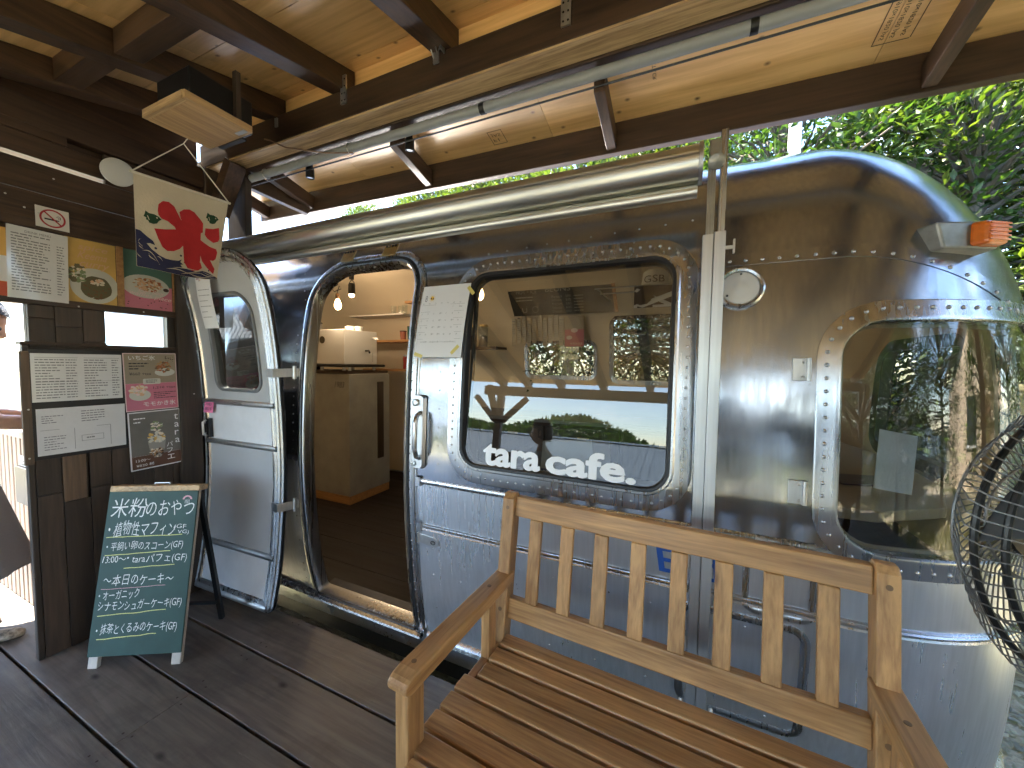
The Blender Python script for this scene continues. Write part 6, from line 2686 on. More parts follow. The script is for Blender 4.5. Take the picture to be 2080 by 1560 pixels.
for i, x in enumerate((-2.98, -2.88, -2.78, -2.68)):
    t_ = thing("jar", (x, 3.56, 1.3255), label=ORD[i] + " red-filled jar from the left on the trailer's lower shelf", cat="jar", group="jars on the lower shelf")
    MB().lathe([(.034, 0), (.036, .13), (.03, .15), (0, .15)], (x, 3.56, 1.3255), (0, 0, 1), 16).build("glass_body", mat("red_jar", (.30, .03, .03), .2, coat=.6), t_, smooth=True)
    MB().lathe([(.03, 0), (.03, .02), (0, .022)], (x, 3.56, 1.476), (0, 0, 1), 16).build("lid", STEEL, t_, smooth=True)
# inside wall cabinet below the lettered window, worktop
cab = thing("kitchen_cabinet", (-.8, 3.4, .02), label="dark wooden kitchen cabinet along the trailer's far wall", cat="cabinet")
MB().box((-2.45, 3.20, .021), (.25, 3.70, .88)).build("carcass", W_DARK_X, cab, bevel=.003)
MB().box((-2.47, 3.17, .881), (.27, 3.72, .915)).build("worktop", mat("grey_worktop", (.22, .22, .21), .4, var=.1), cab, bevel=.004)
for i in range(4):
    x = -2.40 + .66 * i
    d_ = MB().box((x, 3.18, .08), (x + .63, 3.199, .85)).build("cabinet_door", W_DARK_Z, cab, bevel=.003)
    MB().box((x + .28, 3.165, .76), (x + .38, 3.1795, .775)).build("handle", BRASS, d_)
bb = thing("bean_blackboard", (-1.12, 3.5, 1.9), label="long black menu board with chalk coffee list high on the trailer's far wall", cat="blackboard")
BB = Plane((-1.60, 3.60, 1.895), (1, 0, 0), (-.0, -.10, .29))


def bbf(s, t, o=0):
    return BB.pt(s, t, o)


mb = MB()
Wb, Hb = 1.02, .30
mb.hexa([bbf(0, 0, -.012), bbf(Wb, 0, -.012), bbf(Wb - .03, Hb, -.012), bbf(-.05, Hb, -.012)], [bbf(0, 0, 0), bbf(Wb, 0, 0), bbf(Wb - .03, Hb, 0), bbf(-.05, Hb, 0)])
mb.build("board", mat("blackboard_face", (.014, .017, .016), .6, var=.3, vscale=8), bb)
MB().hexa([bbf(Wb + .001, 0, -.012), bbf(Wb + .03, 0, -.012), bbf(Wb, Hb, -.012), bbf(Wb - .029, Hb, -.012)], [bbf(Wb + .001, 0, .004), bbf(Wb + .03, 0, .004), bbf(Wb, Hb, .004), bbf(Wb - .029, Hb, .004)]).build("side_trim", W_ORANGE_X, bb)
mb = MB()
mb.keep = True
CH2 = mat("dim_chalk", (.34, .36, .33), .9)
put_text(mb, bbf, "BEUNS", .36, .225, .05, .25, .001, -.006)
put_text(mb, bbf, "HOT\u30fbICE", .05, .22, .035, .22, .001, -.01)
for j in range(5):
    put_text(mb, bbf, ("Brazil", "Ethiopia", "Kenya", "Colombia", "Decaf")[j], .42, .165 - .036 * j, .022, .10, .001, -.012)
    put_text(mb, bbf, str((500, 550, 550, 600, 600)[j]), .56, .165 - .036 * j, .022, .05, .001, -.012)
lines(mb, bbf, .64, .74, .02, .19, 6, 31, .3, full=.9, dash=.02)
lines(mb, bbf, .04, .25, .14, .20, 2, 32, .35, full=.9, dash=.02)
for i in range(16):
    a0, a1 = 2 * pi * i / 16, 2 * pi * (i + 1) / 16
    mb.add([bbf(.24 + r * cos(a), .06 + r * sin(a), .001) for a in (a0, a1) for r in (.028, .032)], [(0, 1, 3, 2)])
put_text(mb, bbf, "U", .10, .03, .05, .05, .001, -.012)
mb.build("chalk_writing", CH2, bb)
# strips of paper pinned under the board, pink poster
for i in range(11):
    x = -1.66 + .058 * i
    lab = ORD[10 - i] + " narrow order slip from the pink poster, under the trailer's blackboard"
    P = Plane((x, 3.685 - .0, 1.59 + .03 * ((i * 7) % 3)), (1, 0, 0), (0, -.05, 1))
    ob, fn = paper("order_slip", lab, "paper slip", P.pt, .045, .29 - .02 * ((i * 5) % 3), mat("aged_slip", (.44, .41, .34), .6), thick=.0005, group="order slips under the blackboard")
    mb = MB()
    lines(mb, fn, .004, .042, .03, .24, 9, 40 + i, .3, full=.9, dash=.008)
    poly(mb, fn, [(.004, .255), (.04, .255), (.04, .265), (.004, .265)], .0008)
    mb.build("printed_text", INKGREY, ob)
P = Plane((-1.075, 3.66, 1.58), (1, 0, 0), (0, -.05, 1))
ob, fn = paper("poster", "small pink shaved ice poster inside the trailer under the blackboard", "poster", P.pt, .20, .30, BEIGE)
mb = MB()
poly(mb, fn, [(.004, .004), (.196, .004), (.196, .17), (.004, .17)], .0008)
mb.build("print", mat("print_deep_pink", (.45, .08, .12), .5), ob)
mb = MB()
mb.keep = True
ell(mb, fn, .10, .16, .035, .022, .0012, 16)
ell(mb, fn, .05, .09, .03, .02, .0012, 16)
put_text(mb, fn, "\u30e2\u30e2\u304b\u304d\u6c37", .06, .02, .022, .125, .0012)
mb.build("print", PINKL, ob)
# jars and glasses by the left of the lettered window
for i in range(4):
    x = -2.30 + .13 * i
    t_ = thing("storage_jar", (x, 3.5, 1.5755), label=ORD[i] + " tall glass storage jar from the left on the kitchen shelf", cat="jar", group="storage jars on the kitchen shelf")
    MB().lathe([(.05, 0), (.052, .19), (.045, .21), (.042, .21), (.048, .19), (.046, .006), (0, .005)], (x, 3.5, 1.5755), (0, 0, 1), 18).build("glass_body", GLASS_THIN, t_, smooth=True)
    MB().lathe([(.043, 0), (.043, .11), (0, .112)], (x, 3.5, 1.583), (0, 0, 1), 16).build("coffee_beans", mat("coffee_beans", (.05, .022, .012), .6, bump=.6, bscale=160), t_, smooth=True)
    MB().lathe([(.048, 0), (.048, .022), (0, .025)], (x, 3.5, 1.786), (0, 0, 1), 18).build("lid", BRASS, t_, smooth=True)
s_ = MB().box((-2.45, 3.38, 1.55), (-1.70, 3.64, 1.575)).build("wall_shelf", W_DARK_X, bevel=.002)
tag(s_, "dark kitchen shelf carrying the storage jars inside the trailer", "shelf", "shelves on the trailer's far wall")
# glasses on the sill right behind the lettered window
sl_ = MB().box((-.93, 1.50, .86), (.0, 1.78, .885)).build("window_sill_shelf", W_DARK_X, bevel=.003)
tag(sl_, "dark wooden shelf inside the lettered window", "shelf")
for i in range(7):
    x = -.86 + .062 * i
    g = MB().lathe([(.022, 0), (.028, .10), (.0265, .10), (.021, .006), (0, .005)], (x, 1.58 + .05 * (i % 2), .8855), (0, 0, 1), 14).build("drinking_glass", GLASS_THIN, smooth=True)
    tag(g, ORD[i] + " clear glass from the left behind the lettered window", "glass", "glasses behind the lettered window")
tin = thing("carton_box", (-.43, 1.60, .8855), label="white carton with a small blue label inside the lettered window", cat="carton")
mb = MB()
mb.hexa([Vector((-.565, 1.57, .8855)), Vector((-.30, 1.545, .8855)), Vector((-.27, 1.70, .8855)), Vector((-.55, 1.73, .8855))],
        [Vector((-.555, 1.575, 1.06)), Vector((-.33, 1.55, 1.09)), Vector((-.28, 1.70, 1.06)), Vector((-.545, 1.73, 1.04))])
mb.build("carton", mat("white_carton", (.45, .45, .44), .5, var=.05), tin, bevel=.004)
SPp = Plane((-.556, 1.566, .892), (.265, -.025, 0), (0.01, .005, .17))
mb = MB()
mb.add([SPp.pt(a, b, .003) for a, b in ((.0, 0), (.085, 0), (.085, .048), (.0, .048))] + [SPp.pt(a, b, .0022) for a, b in ((.0, 0), (.085, 0), (.085, .048), (.0, .048))], [(0, 1, 2, 3), (7, 6, 5, 4)])
mb.build("label_patch", mat("label_blue", (.02, .05, .22), .4), tin)
mb = MB()
mb.keep = True
put_text(mb, SPp.pt, "SPAM", .010, .020, .022, .066, .004, .012)
put_text(mb, SPp.pt, "OKINAWA", .012, .006, .008, .060, .004)
mb.build("label_lettering", WHITELETTER, tin)
# gear at the right of the lettered window: rail, folded banner, hat
cap_ = thing("bunting_hat", (-.17, 2.95, 1.9), label="white lettered paper hat on the shelf at the lettered window's top corner", cat="paper hat")
MB().lathe([(.10, 0), (.09, .06), (.085, .10), (.06, .12), (0, .125)], (-.20, 3.0, 1.985), (0, 0, 1), 20).build("crown", WHITELETTER, cap_, smooth=True)
MB().lathe([(.09, 0), (.08, .06), (.07, .10), (.05, .115), (0, .12)], (-.02, 3.02, 1.985), (0, 0, 1), 20).build("crown", WHITELETTER, cap_, smooth=True)
mb = MB()
mb.keep = True
put_text(mb, lambda s, t, o: Vector((-.20 + .101 * sin((s - .075) / .1), 3.0 - .101 * cos((s - .075) / .1) - o, 2.0 + t)), "GSB", 0, 0, .05, .15, .002, .0)
put_text(mb, lambda s, t, o: Vector((-.02 + .091 * sin((s - .075) / .1), 3.02 - .091 * cos((s - .075) / .1) - o, 2.0 + t)), "GSB", 0, 0, .05, .15, .002, .0)
mb.build("lettering", INK, cap_)
rk = thing("wire_rack", (-.2, 3.1, 1.95), label="wire rack holding a folded patterned banner inside the trailer", cat="rack")
for y in (2.88, 3.1):
    MB().tube([(-.62, y, 1.975), (.3, y, 1.975)], .006, 8).build("rail", STEEL, rk, smooth=True)
for x in (-.6, .28):
    MB().tube([(x, 2.88, 1.975), (x, 3.45, 1.975)], .006, 8).build("bracket", STEEL, rk, smooth=True)
bn = thing("banner_cloth", (-.15, 2.87, 1.82), label="black and white crossed banner hung on the wire rack", cat="banner")
mb = MB()
mb.grid(lambda a, b: Vector((-.33 + .45 * a, 2.872 - .01 * sin(a * 9), 1.815 + .155 * b)), 10, 4)
mb.grid(lambda a, b: Vector((-.33 + .45 * a, 2.874 - .01 * sin(a * 9), 1.815 + .155 * b)), 10, 4)
mb.build("cloth", mat("brown_black_cloth", (.06, .035, .025), .8), bn)
mb = MB()
for q in ([(.0, .02), (.06, .0), (.42, .13), (.40, .155)], [(.02, .14), (.0, .12), (.25, .0), (.30, .0)], [(.0, .0), (.45, .0), (.45, .018), (.0, .018)]):
    mb.add([Vector((-.33 + a, 2.868 - .01 * sin(a / .45 * 9), 1.815 + b)) for a, b in q], [(0, 1, 2, 3)])
mb.build("white_bands", WHITELETTER, bn)
# dinette table in the front end, magazine, paper card, cushions
tb = thing("dinette_table", (.75, 2.2, .02), label="cream curved table built in behind the corner window", cat="table")
mb = MB()
tp = [(.20, 1.62), (.62, 1.64), (.86, 1.80), (.99, 2.1), (1.05, 2.65), (.95, 3.2), (.2, 3.3)]
n = len(tp)
mb.add([Vector((x, y, .88)) for x, y in tp] + [Vector((x, y, .92)) for x, y in tp], [tuple(reversed(range(n))), tuple(range(n, 2 * n))] + [(i, (i + 1) % n, n + (i + 1) % n, n + i) for i in range(n)])
mb.build("table_top", mat("cream_table", (.46, .36, .25), .4, var=.08), tb, bevel=.006)
MB().box((.5, 2.5, .021), (.56, 2.56, .879)).build("leg", DARKSTEEL, tb)
P = Plane((.62, 1.95, .922), (1, .25, 0), (-.25, 1, 0))
ob, fn = paper("magazine", "dark magazine lying on the cream table inside the corner window", "magazine", P.pt, .22, .16, mat("magazine_cover", (.08, .06, .09), .3, var=.5, vscale=25), thick=.006)
P = Plane((.66, 1.80, .96), (.25, .12, -.05), (.0, .03, .22))
ob, fn = paper("card", "blank white card leaning inside the corner window", "card", P.pt, .15, .22, mat("card_white", (.62, .66, .72), .4), thick=.002)
st_ = thing("slatted_seat", (.7, 2.3, .02), label="dark slatted bench seat under the table inside the corner window", cat="seat")
for i in range(6):
    MB().box((.62 + .001, 1.9 + .2 * i, .021), (.66, 2.02 + .2 * i, .60)).build("slat", W_MID_Z, st_, bevel=.003)
MB().box((.60, 1.85, .601), (1.0, 3.15, .64)).build("seat_board", W_DARK_Y, st_, bevel=.003)

# ================================================================== LEFT OUTSIDE: batten counter beyond the wall
bc = thing("batten_counter", (-3.5, .95, 0), label="pale batten-clad serving counter outside the plank wall's left end", cat="counter")
MB().box((-4.6, .80, 0), (-2.74, 1.25, .96)).build("carcass", W_MID_Z, bc)
x = -4.6
while x < -2.76:
    MB().box((x, .775, .001), (x + .048, .7995, .958)).build("batten", W_BATTEN, bc, bevel=.004)
    x += .066
MB().box((-4.65, .755, .961), (-2.738, 1.27, 1.0)).build("counter_top", W_BATTEN, bc, bevel=.004)
MB().box((-3.36, .752, .60), (-3.10, .7745, .80)).build("dark_niche", BLACK, bc)
wb = thing("white_hatch", (-3.8, 1.2, 1.0), label="white framed serving hatch above the batten counter", cat="hatch")
MB().box((-4.6, 1.22, 1.0), (-2.76, 1.26, 1.42)).build("panel", mat("hatch_white", (.68, .66, .62), .5, var=.05), wb, bevel=.003)
MB().box((-4.6, 1.16, 1.421), (-2.76, 1.27, 1.455)).build("ledge", BLACK, wb, bevel=.003)
MB().box((-4.05, 1.208, 1.02), (-3.85, 1.2195, 1.36)).build("dark_card", BLACK, wb)
P = Plane((-3.36, .7705, .70), (1, 0, 0), (0, 0, 1))
ob, fn = paper("notice", "small white notice stuck on the batten counter", "notice", P.pt, .11, .16, PAPER)
mb = MB()
lines(mb, fn, .01, .10, .01, .14, 7, 61, .35, full=.95, dash=.012)
mb.build("printed_text", INKGREY, ob)


# ================================================================== PEOPLE
def skin_mesh(name, nodes, edges, m, parent, root=None, sub=2):
    """continuous tapering surface grown over a joint skeleton: nodes = {key: (pos, radius)}"""
    keys = list(nodes)
    idx = {k: i for i, k in enumerate(keys)}
    me = bpy.data.meshes.new(name)
    me.from_pydata([tuple(nodes[k][0]) for k in keys], [(idx[a], idx[b]) for a, b in edges], [])
    ob = bpy.data.objects.new(name, me)
    COL.objects.link(ob)
    sk = ob.modifiers.new("skin", 'SKIN')
    sk.use_smooth_shade = True
    for i, k in enumerate(keys):
        r = nodes[k][1]
        d = me.skin_vertices[0].data[i]
        d.radius = r if isinstance(r, tuple) else (r, r)
        d.use_root = (k == (root or keys[0]))
    ss = ob.modifiers.new("sub", 'SUBSURF')
    ss.levels = sub
    ss.render_levels = sub
    dg = bpy.context.evaluated_depsgraph_get()
    me2 = bpy.data.meshes.new_from_object(ob.evaluated_get(dg))
    me2.name = name
    vs = [v.co.copy() for v in me2.vertices]
    fs = [tuple(p.vertices) for p in me2.polygons]
    bpy.data.objects.remove(ob)
    mb = MB()
    mb.v = vs
    mb.f = fs
    return mb.build(name, m, parent, smooth='all')


SKIN = mat("skin_tone", (.52, .30, .20), .5, var=.06, vscale=14)
HAIR = mat("dark_hair", (.012, .009, .008), .38, bump=.5, bscale=120)


def head_mesh(parent, c, look, tilt=0.0, hair='short', sc=1.0):
    """head with brow, nose, chin, ears and hair; look = facing direction"""
    f = Vector(look).normalized()
    up = Vector((0, 0, 1))
    s = f.cross(up).normalized()
    up = s.cross(f).normalized()
    f, up = (f * cos(tilt) - up * sin(tilt)), (up * cos(tilt) + f * sin(tilt))
    c = Vector(c)

    def W(a, b, d):
        return c + (s * a + f * b + up * d) * sc
    mb = MB()
    nu, nv = 28, 22
    vs = []
    for i in range(nv + 1):
        th = pi * i / nv
        for j in range(nu):
            ph = 2 * pi * j / nu
            x = .076 * sin(th) * sin(ph)
            y = .098 * sin(th) * cos(ph)
            z = .118 * cos(th)
            if z < 0:
                k = 1 - .34 * min(1, -z / .118) ** 1.4
                x *= k
                if y < 0:
                    y *= 1 - .35 * (-z / .118)
            if y > 0:
                y *= .96
                nose = math.exp(-((x / .014) ** 2) - ((z + .022) / .026) ** 2)
                y += .026 * nose
                y -= .010 * math.exp(-((abs(x) - .032) / .016) ** 2 - ((z - .004) / .013) ** 2)
                y += .006 * math.exp(-(x / .022) ** 2 - ((z + .068) / .010) ** 2)
                y += .006 * math.exp(-(x / .02) ** 2 - ((z + .10) / .016) ** 2)
            vs.append(W(x, y, z))
    fs = []
    for i in range(nv):
        for j in range(nu):
            j2 = (j + 1) % nu
            fs.append((i * nu + j, (i + 1) * nu + j, (i + 1) * nu + j2, i * nu + j2))
    mb.add(vs, fs)
    for sx in (-1, 1):
        n0 = len(mb.v)
        mb.ball(W(sx * .077, -.005, -.012), .026 * sc, 10, 8, (.5, .7, 1.1))
    hd = mb.build("head", SKIN, parent, smooth='all')
    eyes = MB()
    for sx in (-1, 1):
        eyes.ball(W(sx * .031, .0805, .004), .010 * sc, 10, 8)
    eyes.build("eyes", mat("eye_dark", (.03, .02, .02), .2), parent, smooth='all')
    mo = MB()
    mo.tube([W(-.022, .086, -.066), W(-.008, .097, -.063), W(.008, .097, -.063), W(.022, .086, -.066)], .0045 * sc, 6)
    mo.build("lips", mat("lip_tone", (.36, .15, .12), .45), parent, smooth='all')
    hm = MB()
    vs = []
    ok = []
    for i in range(nv + 1):
        th = pi * i / nv
        for j in range(nu):
            ph = 2 * pi * j / nu
            x = .086 * sin(th) * sin(ph)
            y = .108 * sin(th) * cos(ph) - .004
            z = .128 * cos(th)
            w = 1 + .05 * noise.noise(Vector((x * 60, y * 60, z * 40)))
            vs.append(W(x * w, y * w, z * w + .002))
    fs = []
    for i in range(nv):
        for j in range(nu):
            j2 = (j + 1) % nu
            th = pi * (i + .5) / nv
            ph = 2 * pi * (j + .5) / nu
            y = cos(ph) * sin(th)
            z = cos(th)
            if z > .52 or (y < .15 and z > -.45 - .3 * (-y)) or (y < .5 and z > .25):
                fs.append((i * nu + j, (i + 1) * nu + j, (i + 1) * nu + j2, i * nu + j2))
    hm.add(vs, fs)
    if hair == 'bun':
        hm.ball(W(0, -.125, .01), .045 * sc, 12, 10)
    hm.build("hair", HAIR, parent, smooth='all')
    return hd


def hand_nodes(nodes, edges, wrist, d, palm_n, key, curl=.5, s=1.0):
    """palm and five unequal bent fingers added to a limb skeleton at the wrist"""
    d = Vector(d).normalized()
    n = Vector(palm_n)
    n = (n - d * n.dot(d)).normalized()
    side = d.cross(n).normalized()
    w = Vector(wrist)
    pm = key + 'palm'
    nodes[pm] = (w + d * .055 * s, (.034 * s, .016 * s))
    edges.append((key, pm))
    for i, (off, ln, st) in enumerate(((-.030, .066, .085), (-.010, .078, .092), (.010, .072, .090), (.028, .056, .082))):
        base = w + d * st * s + side * off * s
        a = key + 'f%da' % i
        b = key + 'f%db' % i
        c = key + 'f%dc' % i
        nodes[a] = (base, .0095 * s)
        d2 = (d * cos(curl) + n * sin(curl))
        d3 = (d * cos(curl * 2.1) + n * sin(curl * 2.1))
        nodes[b] = (base + d2 * ln * .52 * s, .0085 * s)
        nodes[c] = (base + d2 * ln * .52 * s + d3 * ln * .48 * s, .0072 * s)
        edges += [(pm, a), (a, b), (b, c)]
    t0 = w + d * .035 * s - side * .034 * s
    nodes[key + 'ta'] = (t0, .012 * s)
    nodes[key + 'tb'] = (t0 + (d * .6 - side * .6 + n * .4).normalized() * .034 * s, .0105 * s)
    nodes[key + 'tc'] = (t0 + (d * .6 - side * .6 + n * .4).normalized() * .034 * s + (d * .8 - side * .15 + n * .6).normalized() * .03 * s, .0085 * s)
    edges += [(pm, key + 'ta'), (key + 'ta', key + 'tb'), (key + 'tb', key + 'tc')]


def person(label, J, look, shirt_m, trouser_m, shoe_m, hair='short', tilt=0.0, sleeves='short', skirt=False, girth=1.0):
    """J: joint positions pelvis, chest, neck, head, (l/r) shoulder, elbow, wrist, hip, knee, ankle, toe"""
    J = {k: Vector(v) for k, v in J.items()}
    base = (J['lank'] + J['rank']) / 2
    p = thing("person", (base.x, base.y, 0.0), label=label, cat="person")
    g = girth
    nodes = {'pel': (J['pelvis'], (.135 * g, .105 * g)), 'wst': (J['pelvis'].lerp(J['chest'], .45), (.125 * g, .095 * g)), 'che': (J['chest'], (.15 * g, .105 * g)),
             'nek0': (J['neck'], .056), 'nek': (J['neck'].lerp(J['head'], .5), .05)}
    edges = [('pel', 'wst'), ('wst', 'che'), ('che', 'nek0'), ('nek0', 'nek')]
    for sd in 'lr':
        nodes[sd + 'sho'] = (J[sd + 'sho'], .058)
        nodes[sd + 'ua'] = (J[sd + 'sho'].lerp(J[sd + 'elb'], .5), .047)
        nodes[sd + 'elb'] = (J[sd + 'elb'], .038)
        nodes[sd + 'fa'] = (J[sd + 'elb'].lerp(J[sd + 'wri'], .35), .037)
        nodes[sd + 'wri'] = (J[sd + 'wri'], .025)
        edges += [('che', sd + 'sho'), (sd + 'sho', sd + 'ua'), (sd + 'ua', sd + 'elb'), (sd + 'elb', sd + 'fa'), (sd + 'fa', sd + 'wri')]
        hand_nodes(nodes, edges, J[sd + 'wri'], J[sd + 'wri'] - J[sd + 'elb'], J.get('palm', Vector((0, 0, -1))), sd + 'wri', .5)
        nodes[sd + 'hip'] = (J[sd + 'hip'], .085)
        nodes[sd + 'th'] = (J[sd + 'hip'].lerp(J[sd + 'kne'], .5), .072)
        nodes[sd + 'kne'] = (J[sd + 'kne'], .053)
        nodes[sd + 'cal'] = (J[sd + 'kne'].lerp(J[sd + 'ank'], .35), .052)
        nodes[sd + 'ank'] = (J[sd + 'ank'], .036)
        edges += [('pel', sd + 'hip'), (sd + 'hip', sd + 'th'), (sd + 'th', sd + 'kne'), (sd + 'kne', sd + 'cal'), (sd + 'cal', sd + 'ank')]
    skin_mesh("body", nodes, edges, SKIN, p, 'pel')
    head_mesh(p, J['head'], look, tilt, hair)
    # shirt
    k = 1.13
    sn = {'pel': (J['pelvis'] + Vector((0, 0, -.04)), (.152 * g, .122 * g)), 'wst': (nodes['wst'][0], (.146 * g, .118 * g)), 'che': (J['chest'], (.168 * g, .122 * g)), 'nek': (J['neck'], .066)}
    se = [('pel', 'wst'), ('wst', 'che'), ('che', 'nek')]
    for sd in 'lr':
        sn[sd + 's'] = (J[sd + 'sho'], .074)
        sn[sd + 'u'] = (J[sd + 'sho'].lerp(J[sd + 'elb'], .72 if sleeves == 'short' else 1.0), .062 if sleeves == 'short' else .05)
        se += [('che', sd + 's'), (sd + 's', sd + 'u')]
        if sleeves == 'long':
            sn[sd + 'w'] = (J[sd + 'wri'].lerp(J[sd + 'elb'], .08), .038)
            se.append((sd + 'u', sd + 'w'))
    skin_mesh("shirt", sn, se, shirt_m, p, 'pel')
    tn = {'pel': (J['pelvis'], (.150 * g, .120 * g))}
    te = []
    for sd in 'lr':
        tn[sd + 'h'] = (J[sd + 'hip'], .098)
        tn[sd + 't'] = (J[sd + 'hip'].lerp(J[sd + 'kne'], .5), .086)
        tn[sd + 'k'] = (J[sd + 'kne'], .068)
        tn[sd + 'a'] = (J[sd + 'kne'].lerp(J[sd + 'ank'], .9), .056)
        te += [('pel', sd + 'h'), (sd + 'h', sd + 't'), (sd + 't', sd + 'k'), (sd + 'k', sd + 'a')]
    if skirt:
        mb = MB()
        m0 = J['pelvis']
        hem = (J['lkne'] + J['rkne']) / 2
        pr = []
        for i in range(9):
            t = i / 8
            c = m0.lerp(Vector((hem.x, hem.y, .34)), t)
            for j in range(32):
                a = 2 * pi * j / 32
                r = (.16 + .10 * t) * (1 + .07 * t * sin(a * 7))
                pr.append(c + Vector((r * cos(a), r * .85 * sin(a), .10 * (1 - t))))
        mb.add(pr, [(i * 32 + j, i * 32 + (j + 1) % 32, (i + 1) * 32 + (j + 1) % 32, (i + 1) * 32 + j) for i in range(8) for j in range(32)])
        mb.build("skirt", trouser_m, p, smooth='all')
    else:
        skin_mesh("trousers", tn, te, trouser_m, p, 'pel')
    for sd in 'lr':
        a, t = J[sd + 'ank'], J[sd + 'toe']
        d = (t - a)
        d.z = 0
        d = d.normalized() if d.length > .01 else Vector((0, 1, 0))
        sv = Vector((-d.y, d.x, 0))
        gz = min(a.z - .085, t.z - .03)
        mb = MB()
        rings = []
        for f, w, h in ((-.08, .028, .05), (-.06, .038, .075), (0, .040, .085), (.06, .042, .065), (.12, .047, .05), (.17, .042, .040), (.20, .022, .03)):
            c = Vector((a.x, a.y, gz)) + d * f
            rings.append([c + sv * (w * cos(u)) + Vector((0, 0, h * .5 + h * .5 * sin(u))) for u in [2 * pi * q / 12 for q in range(12)]])
        mb.add([q for r in rings for q in r], [(i * 12 + j, i * 12 + (j + 1) % 12, (i + 1) * 12 + (j + 1) % 12, (i + 1) * 12 + j) for i in range(6) for j in range(12)] + [tuple(range(11, -1, -1)), tuple(72 + q for q in range(12))])
        mb.build("shoe", shoe_m, p, smooth='all')
    return p


NAVYSHIRT = mat("navy_cotton", (.020, .028, .060), .85, bump=.2, bscale=90)
GREYDRESS = mat("grey_linen", (.30, .30, .33), .9, bump=.2, bscale=90)
WHITESHIRT = mat("white_cotton", (.58, .58, .58), .85, bump=.2, bscale=90)
DARKTROUSER = mat("black_cotton", (.018, .018, .022), .9)
LEOPARD = mat("mottled_shoe", (.34, .30, .24), .7, var=.85, vscale=55)
BLACKSHOE = mat("black_shoe", (.015, .015, .015), .5)

# visitor leaning on the batten counter at the left edge
person("person in grey leaning on the counter at the photo's left edge",
       dict(pelvis=(-3.20, .47, .90), chest=(-3.16, .52, 1.22), neck=(-3.14, .55, 1.40), head=(-3.12, .60, 1.575),
            lsho=(-3.32, .53, 1.345), lelb=(-3.36, .68, 1.10), lwri=(-3.18, .86, 1.06), rsho=(-3.00, .52, 1.345), relb=(-2.93, .60, 1.10), rwri=(-2.90, .84, 1.06),
            lhip=(-3.29, .47, .86), lkne=(-3.30, .52, .47), lank=(-3.30, .46, .09), ltoe=(-3.28, .62, .03), rhip=(-3.11, .47, .86), rkne=(-3.09, .55, .47), rank=(-3.10, .50, .09), rtoe=(-3.0, .66, .03)),
       (.25, 1, -.25), GREYDRESS, GREYDRESS, LEOPARD, hair='bun', tilt=.25, skirt=True)
# the photographer, seen only in reflections
person("person in a navy shirt taking the picture, mirrored in the trailer",
       dict(pelvis=(.34, -.46, .92), chest=(.33, -.44, 1.24), neck=(.32, -.42, 1.43), head=(.31, -.39, 1.57),
            lsho=(.15, -.42, 1.36), lelb=(.06, -.36, 1.10), lwri=(.05, -.22, 1.30), rsho=(.50, -.42, 1.36), relb=(.54, -.36, 1.08), rwri=(.30, -.22, 1.22),
            lhip=(.24, -.46, .88), lkne=(.22, -.44, .48), lank=(.21, -.50, .09), ltoe=(.20, -.34, .03), rhip=(.43, -.46, .88), rkne=(.44, -.44, .48), rank=(.45, -.50, .09), rtoe=(.46, -.34, .03),
            palm=(0, 0, 1)),
       (-.3, 1, 0), NAVYSHIRT, DARKTROUSER, BLACKSHOE, girth=1.15)
# man sitting at a table behind the camera, mirrored in the lettered window
person("seated person in a white shirt mirrored in the lettered window",
       dict(pelvis=(-1.12, -.46, .50), chest=(-1.14, -.44, .82), neck=(-1.16, -.43, 1.0), head=(-1.18, -.42, 1.17),
            lsho=(-1.16, -.60, .93), lelb=(-1.28, -.64, .70), lwri=(-1.48, -.54, .76), rsho=(-1.14, -.27, .93), relb=(-1.26, -.22, .70), rwri=(-1.48, -.32, .76),
            lhip=(-1.14, -.55, .50), lkne=(-1.52, -.56, .48), lank=(-1.50, -.56, .09), ltoe=(-1.66, -.56, .03), rhip=(-1.14, -.37, .50), rkne=(-1.52, -.36, .48), rank=(-1.50, -.36, .09), rtoe=(-1.66, -.36, .03)),
       (-1, .15, -.1), WHITESHIRT, DARKTROUSER, BLACKSHOE)
stool = thing("cafe_stool", (-1.12, -.46, 0), label="dark stool under the seated person in white", cat="stool")
MB().lathe([(.15, 0), (.155, .01), (.155, .03), (.14, .035), (0, .035)], (-1.12, -.46, .365), (0, 0, 1), 24).build("seat", W_DARK_X, stool, smooth=True)
for sx in (-1, 1):
    for sy in (-1, 1):
        MB().bar((-1.12 + sx * .09, -.46 + sy * .09, .365), (-1.12 + sx * .14, -.46 + sy * .14, 0), .03, .03).build("leg", W_DARK_Z, stool)
table = thing("cafe_table", (-1.62, -.45, 0), label="dark square cafe table in front of the seated person in white", cat="table")
MB().box((-1.92, -.78, .69), (-1.36, -.12, .72)).build("table_top", W_DARK_X, table, bevel=.004)
for sx in (-1.89, -1.42):
    for sy in (-.75, -.18):
        MB().box((sx, sy, 0), (sx + .04, sy + .04, .6895)).build("leg", W_DARK_Z, table)
chair = thing("cafe_chair", (-2.05, -1.3, 0), label="black chair standing behind the camera near the corner post", cat="chair")
MB().box((-2.25, -1.5, .43), (-1.85, -1.1, .46)).build("seat", BLACK, chair, bevel=.006)
MB().box((-2.25, -1.5, .60), (-1.85, -1.47, .92)).build("backrest", BLACK, chair, bevel=.006)
for sx in (-2.25, -1.885):
    for sy in (-1.5, -1.135):
        MB().box((sx, sy, 0), (sx + .035, sy + .035, .4295 if sy > -1.3 else .62)).build("leg", BLACK, chair)
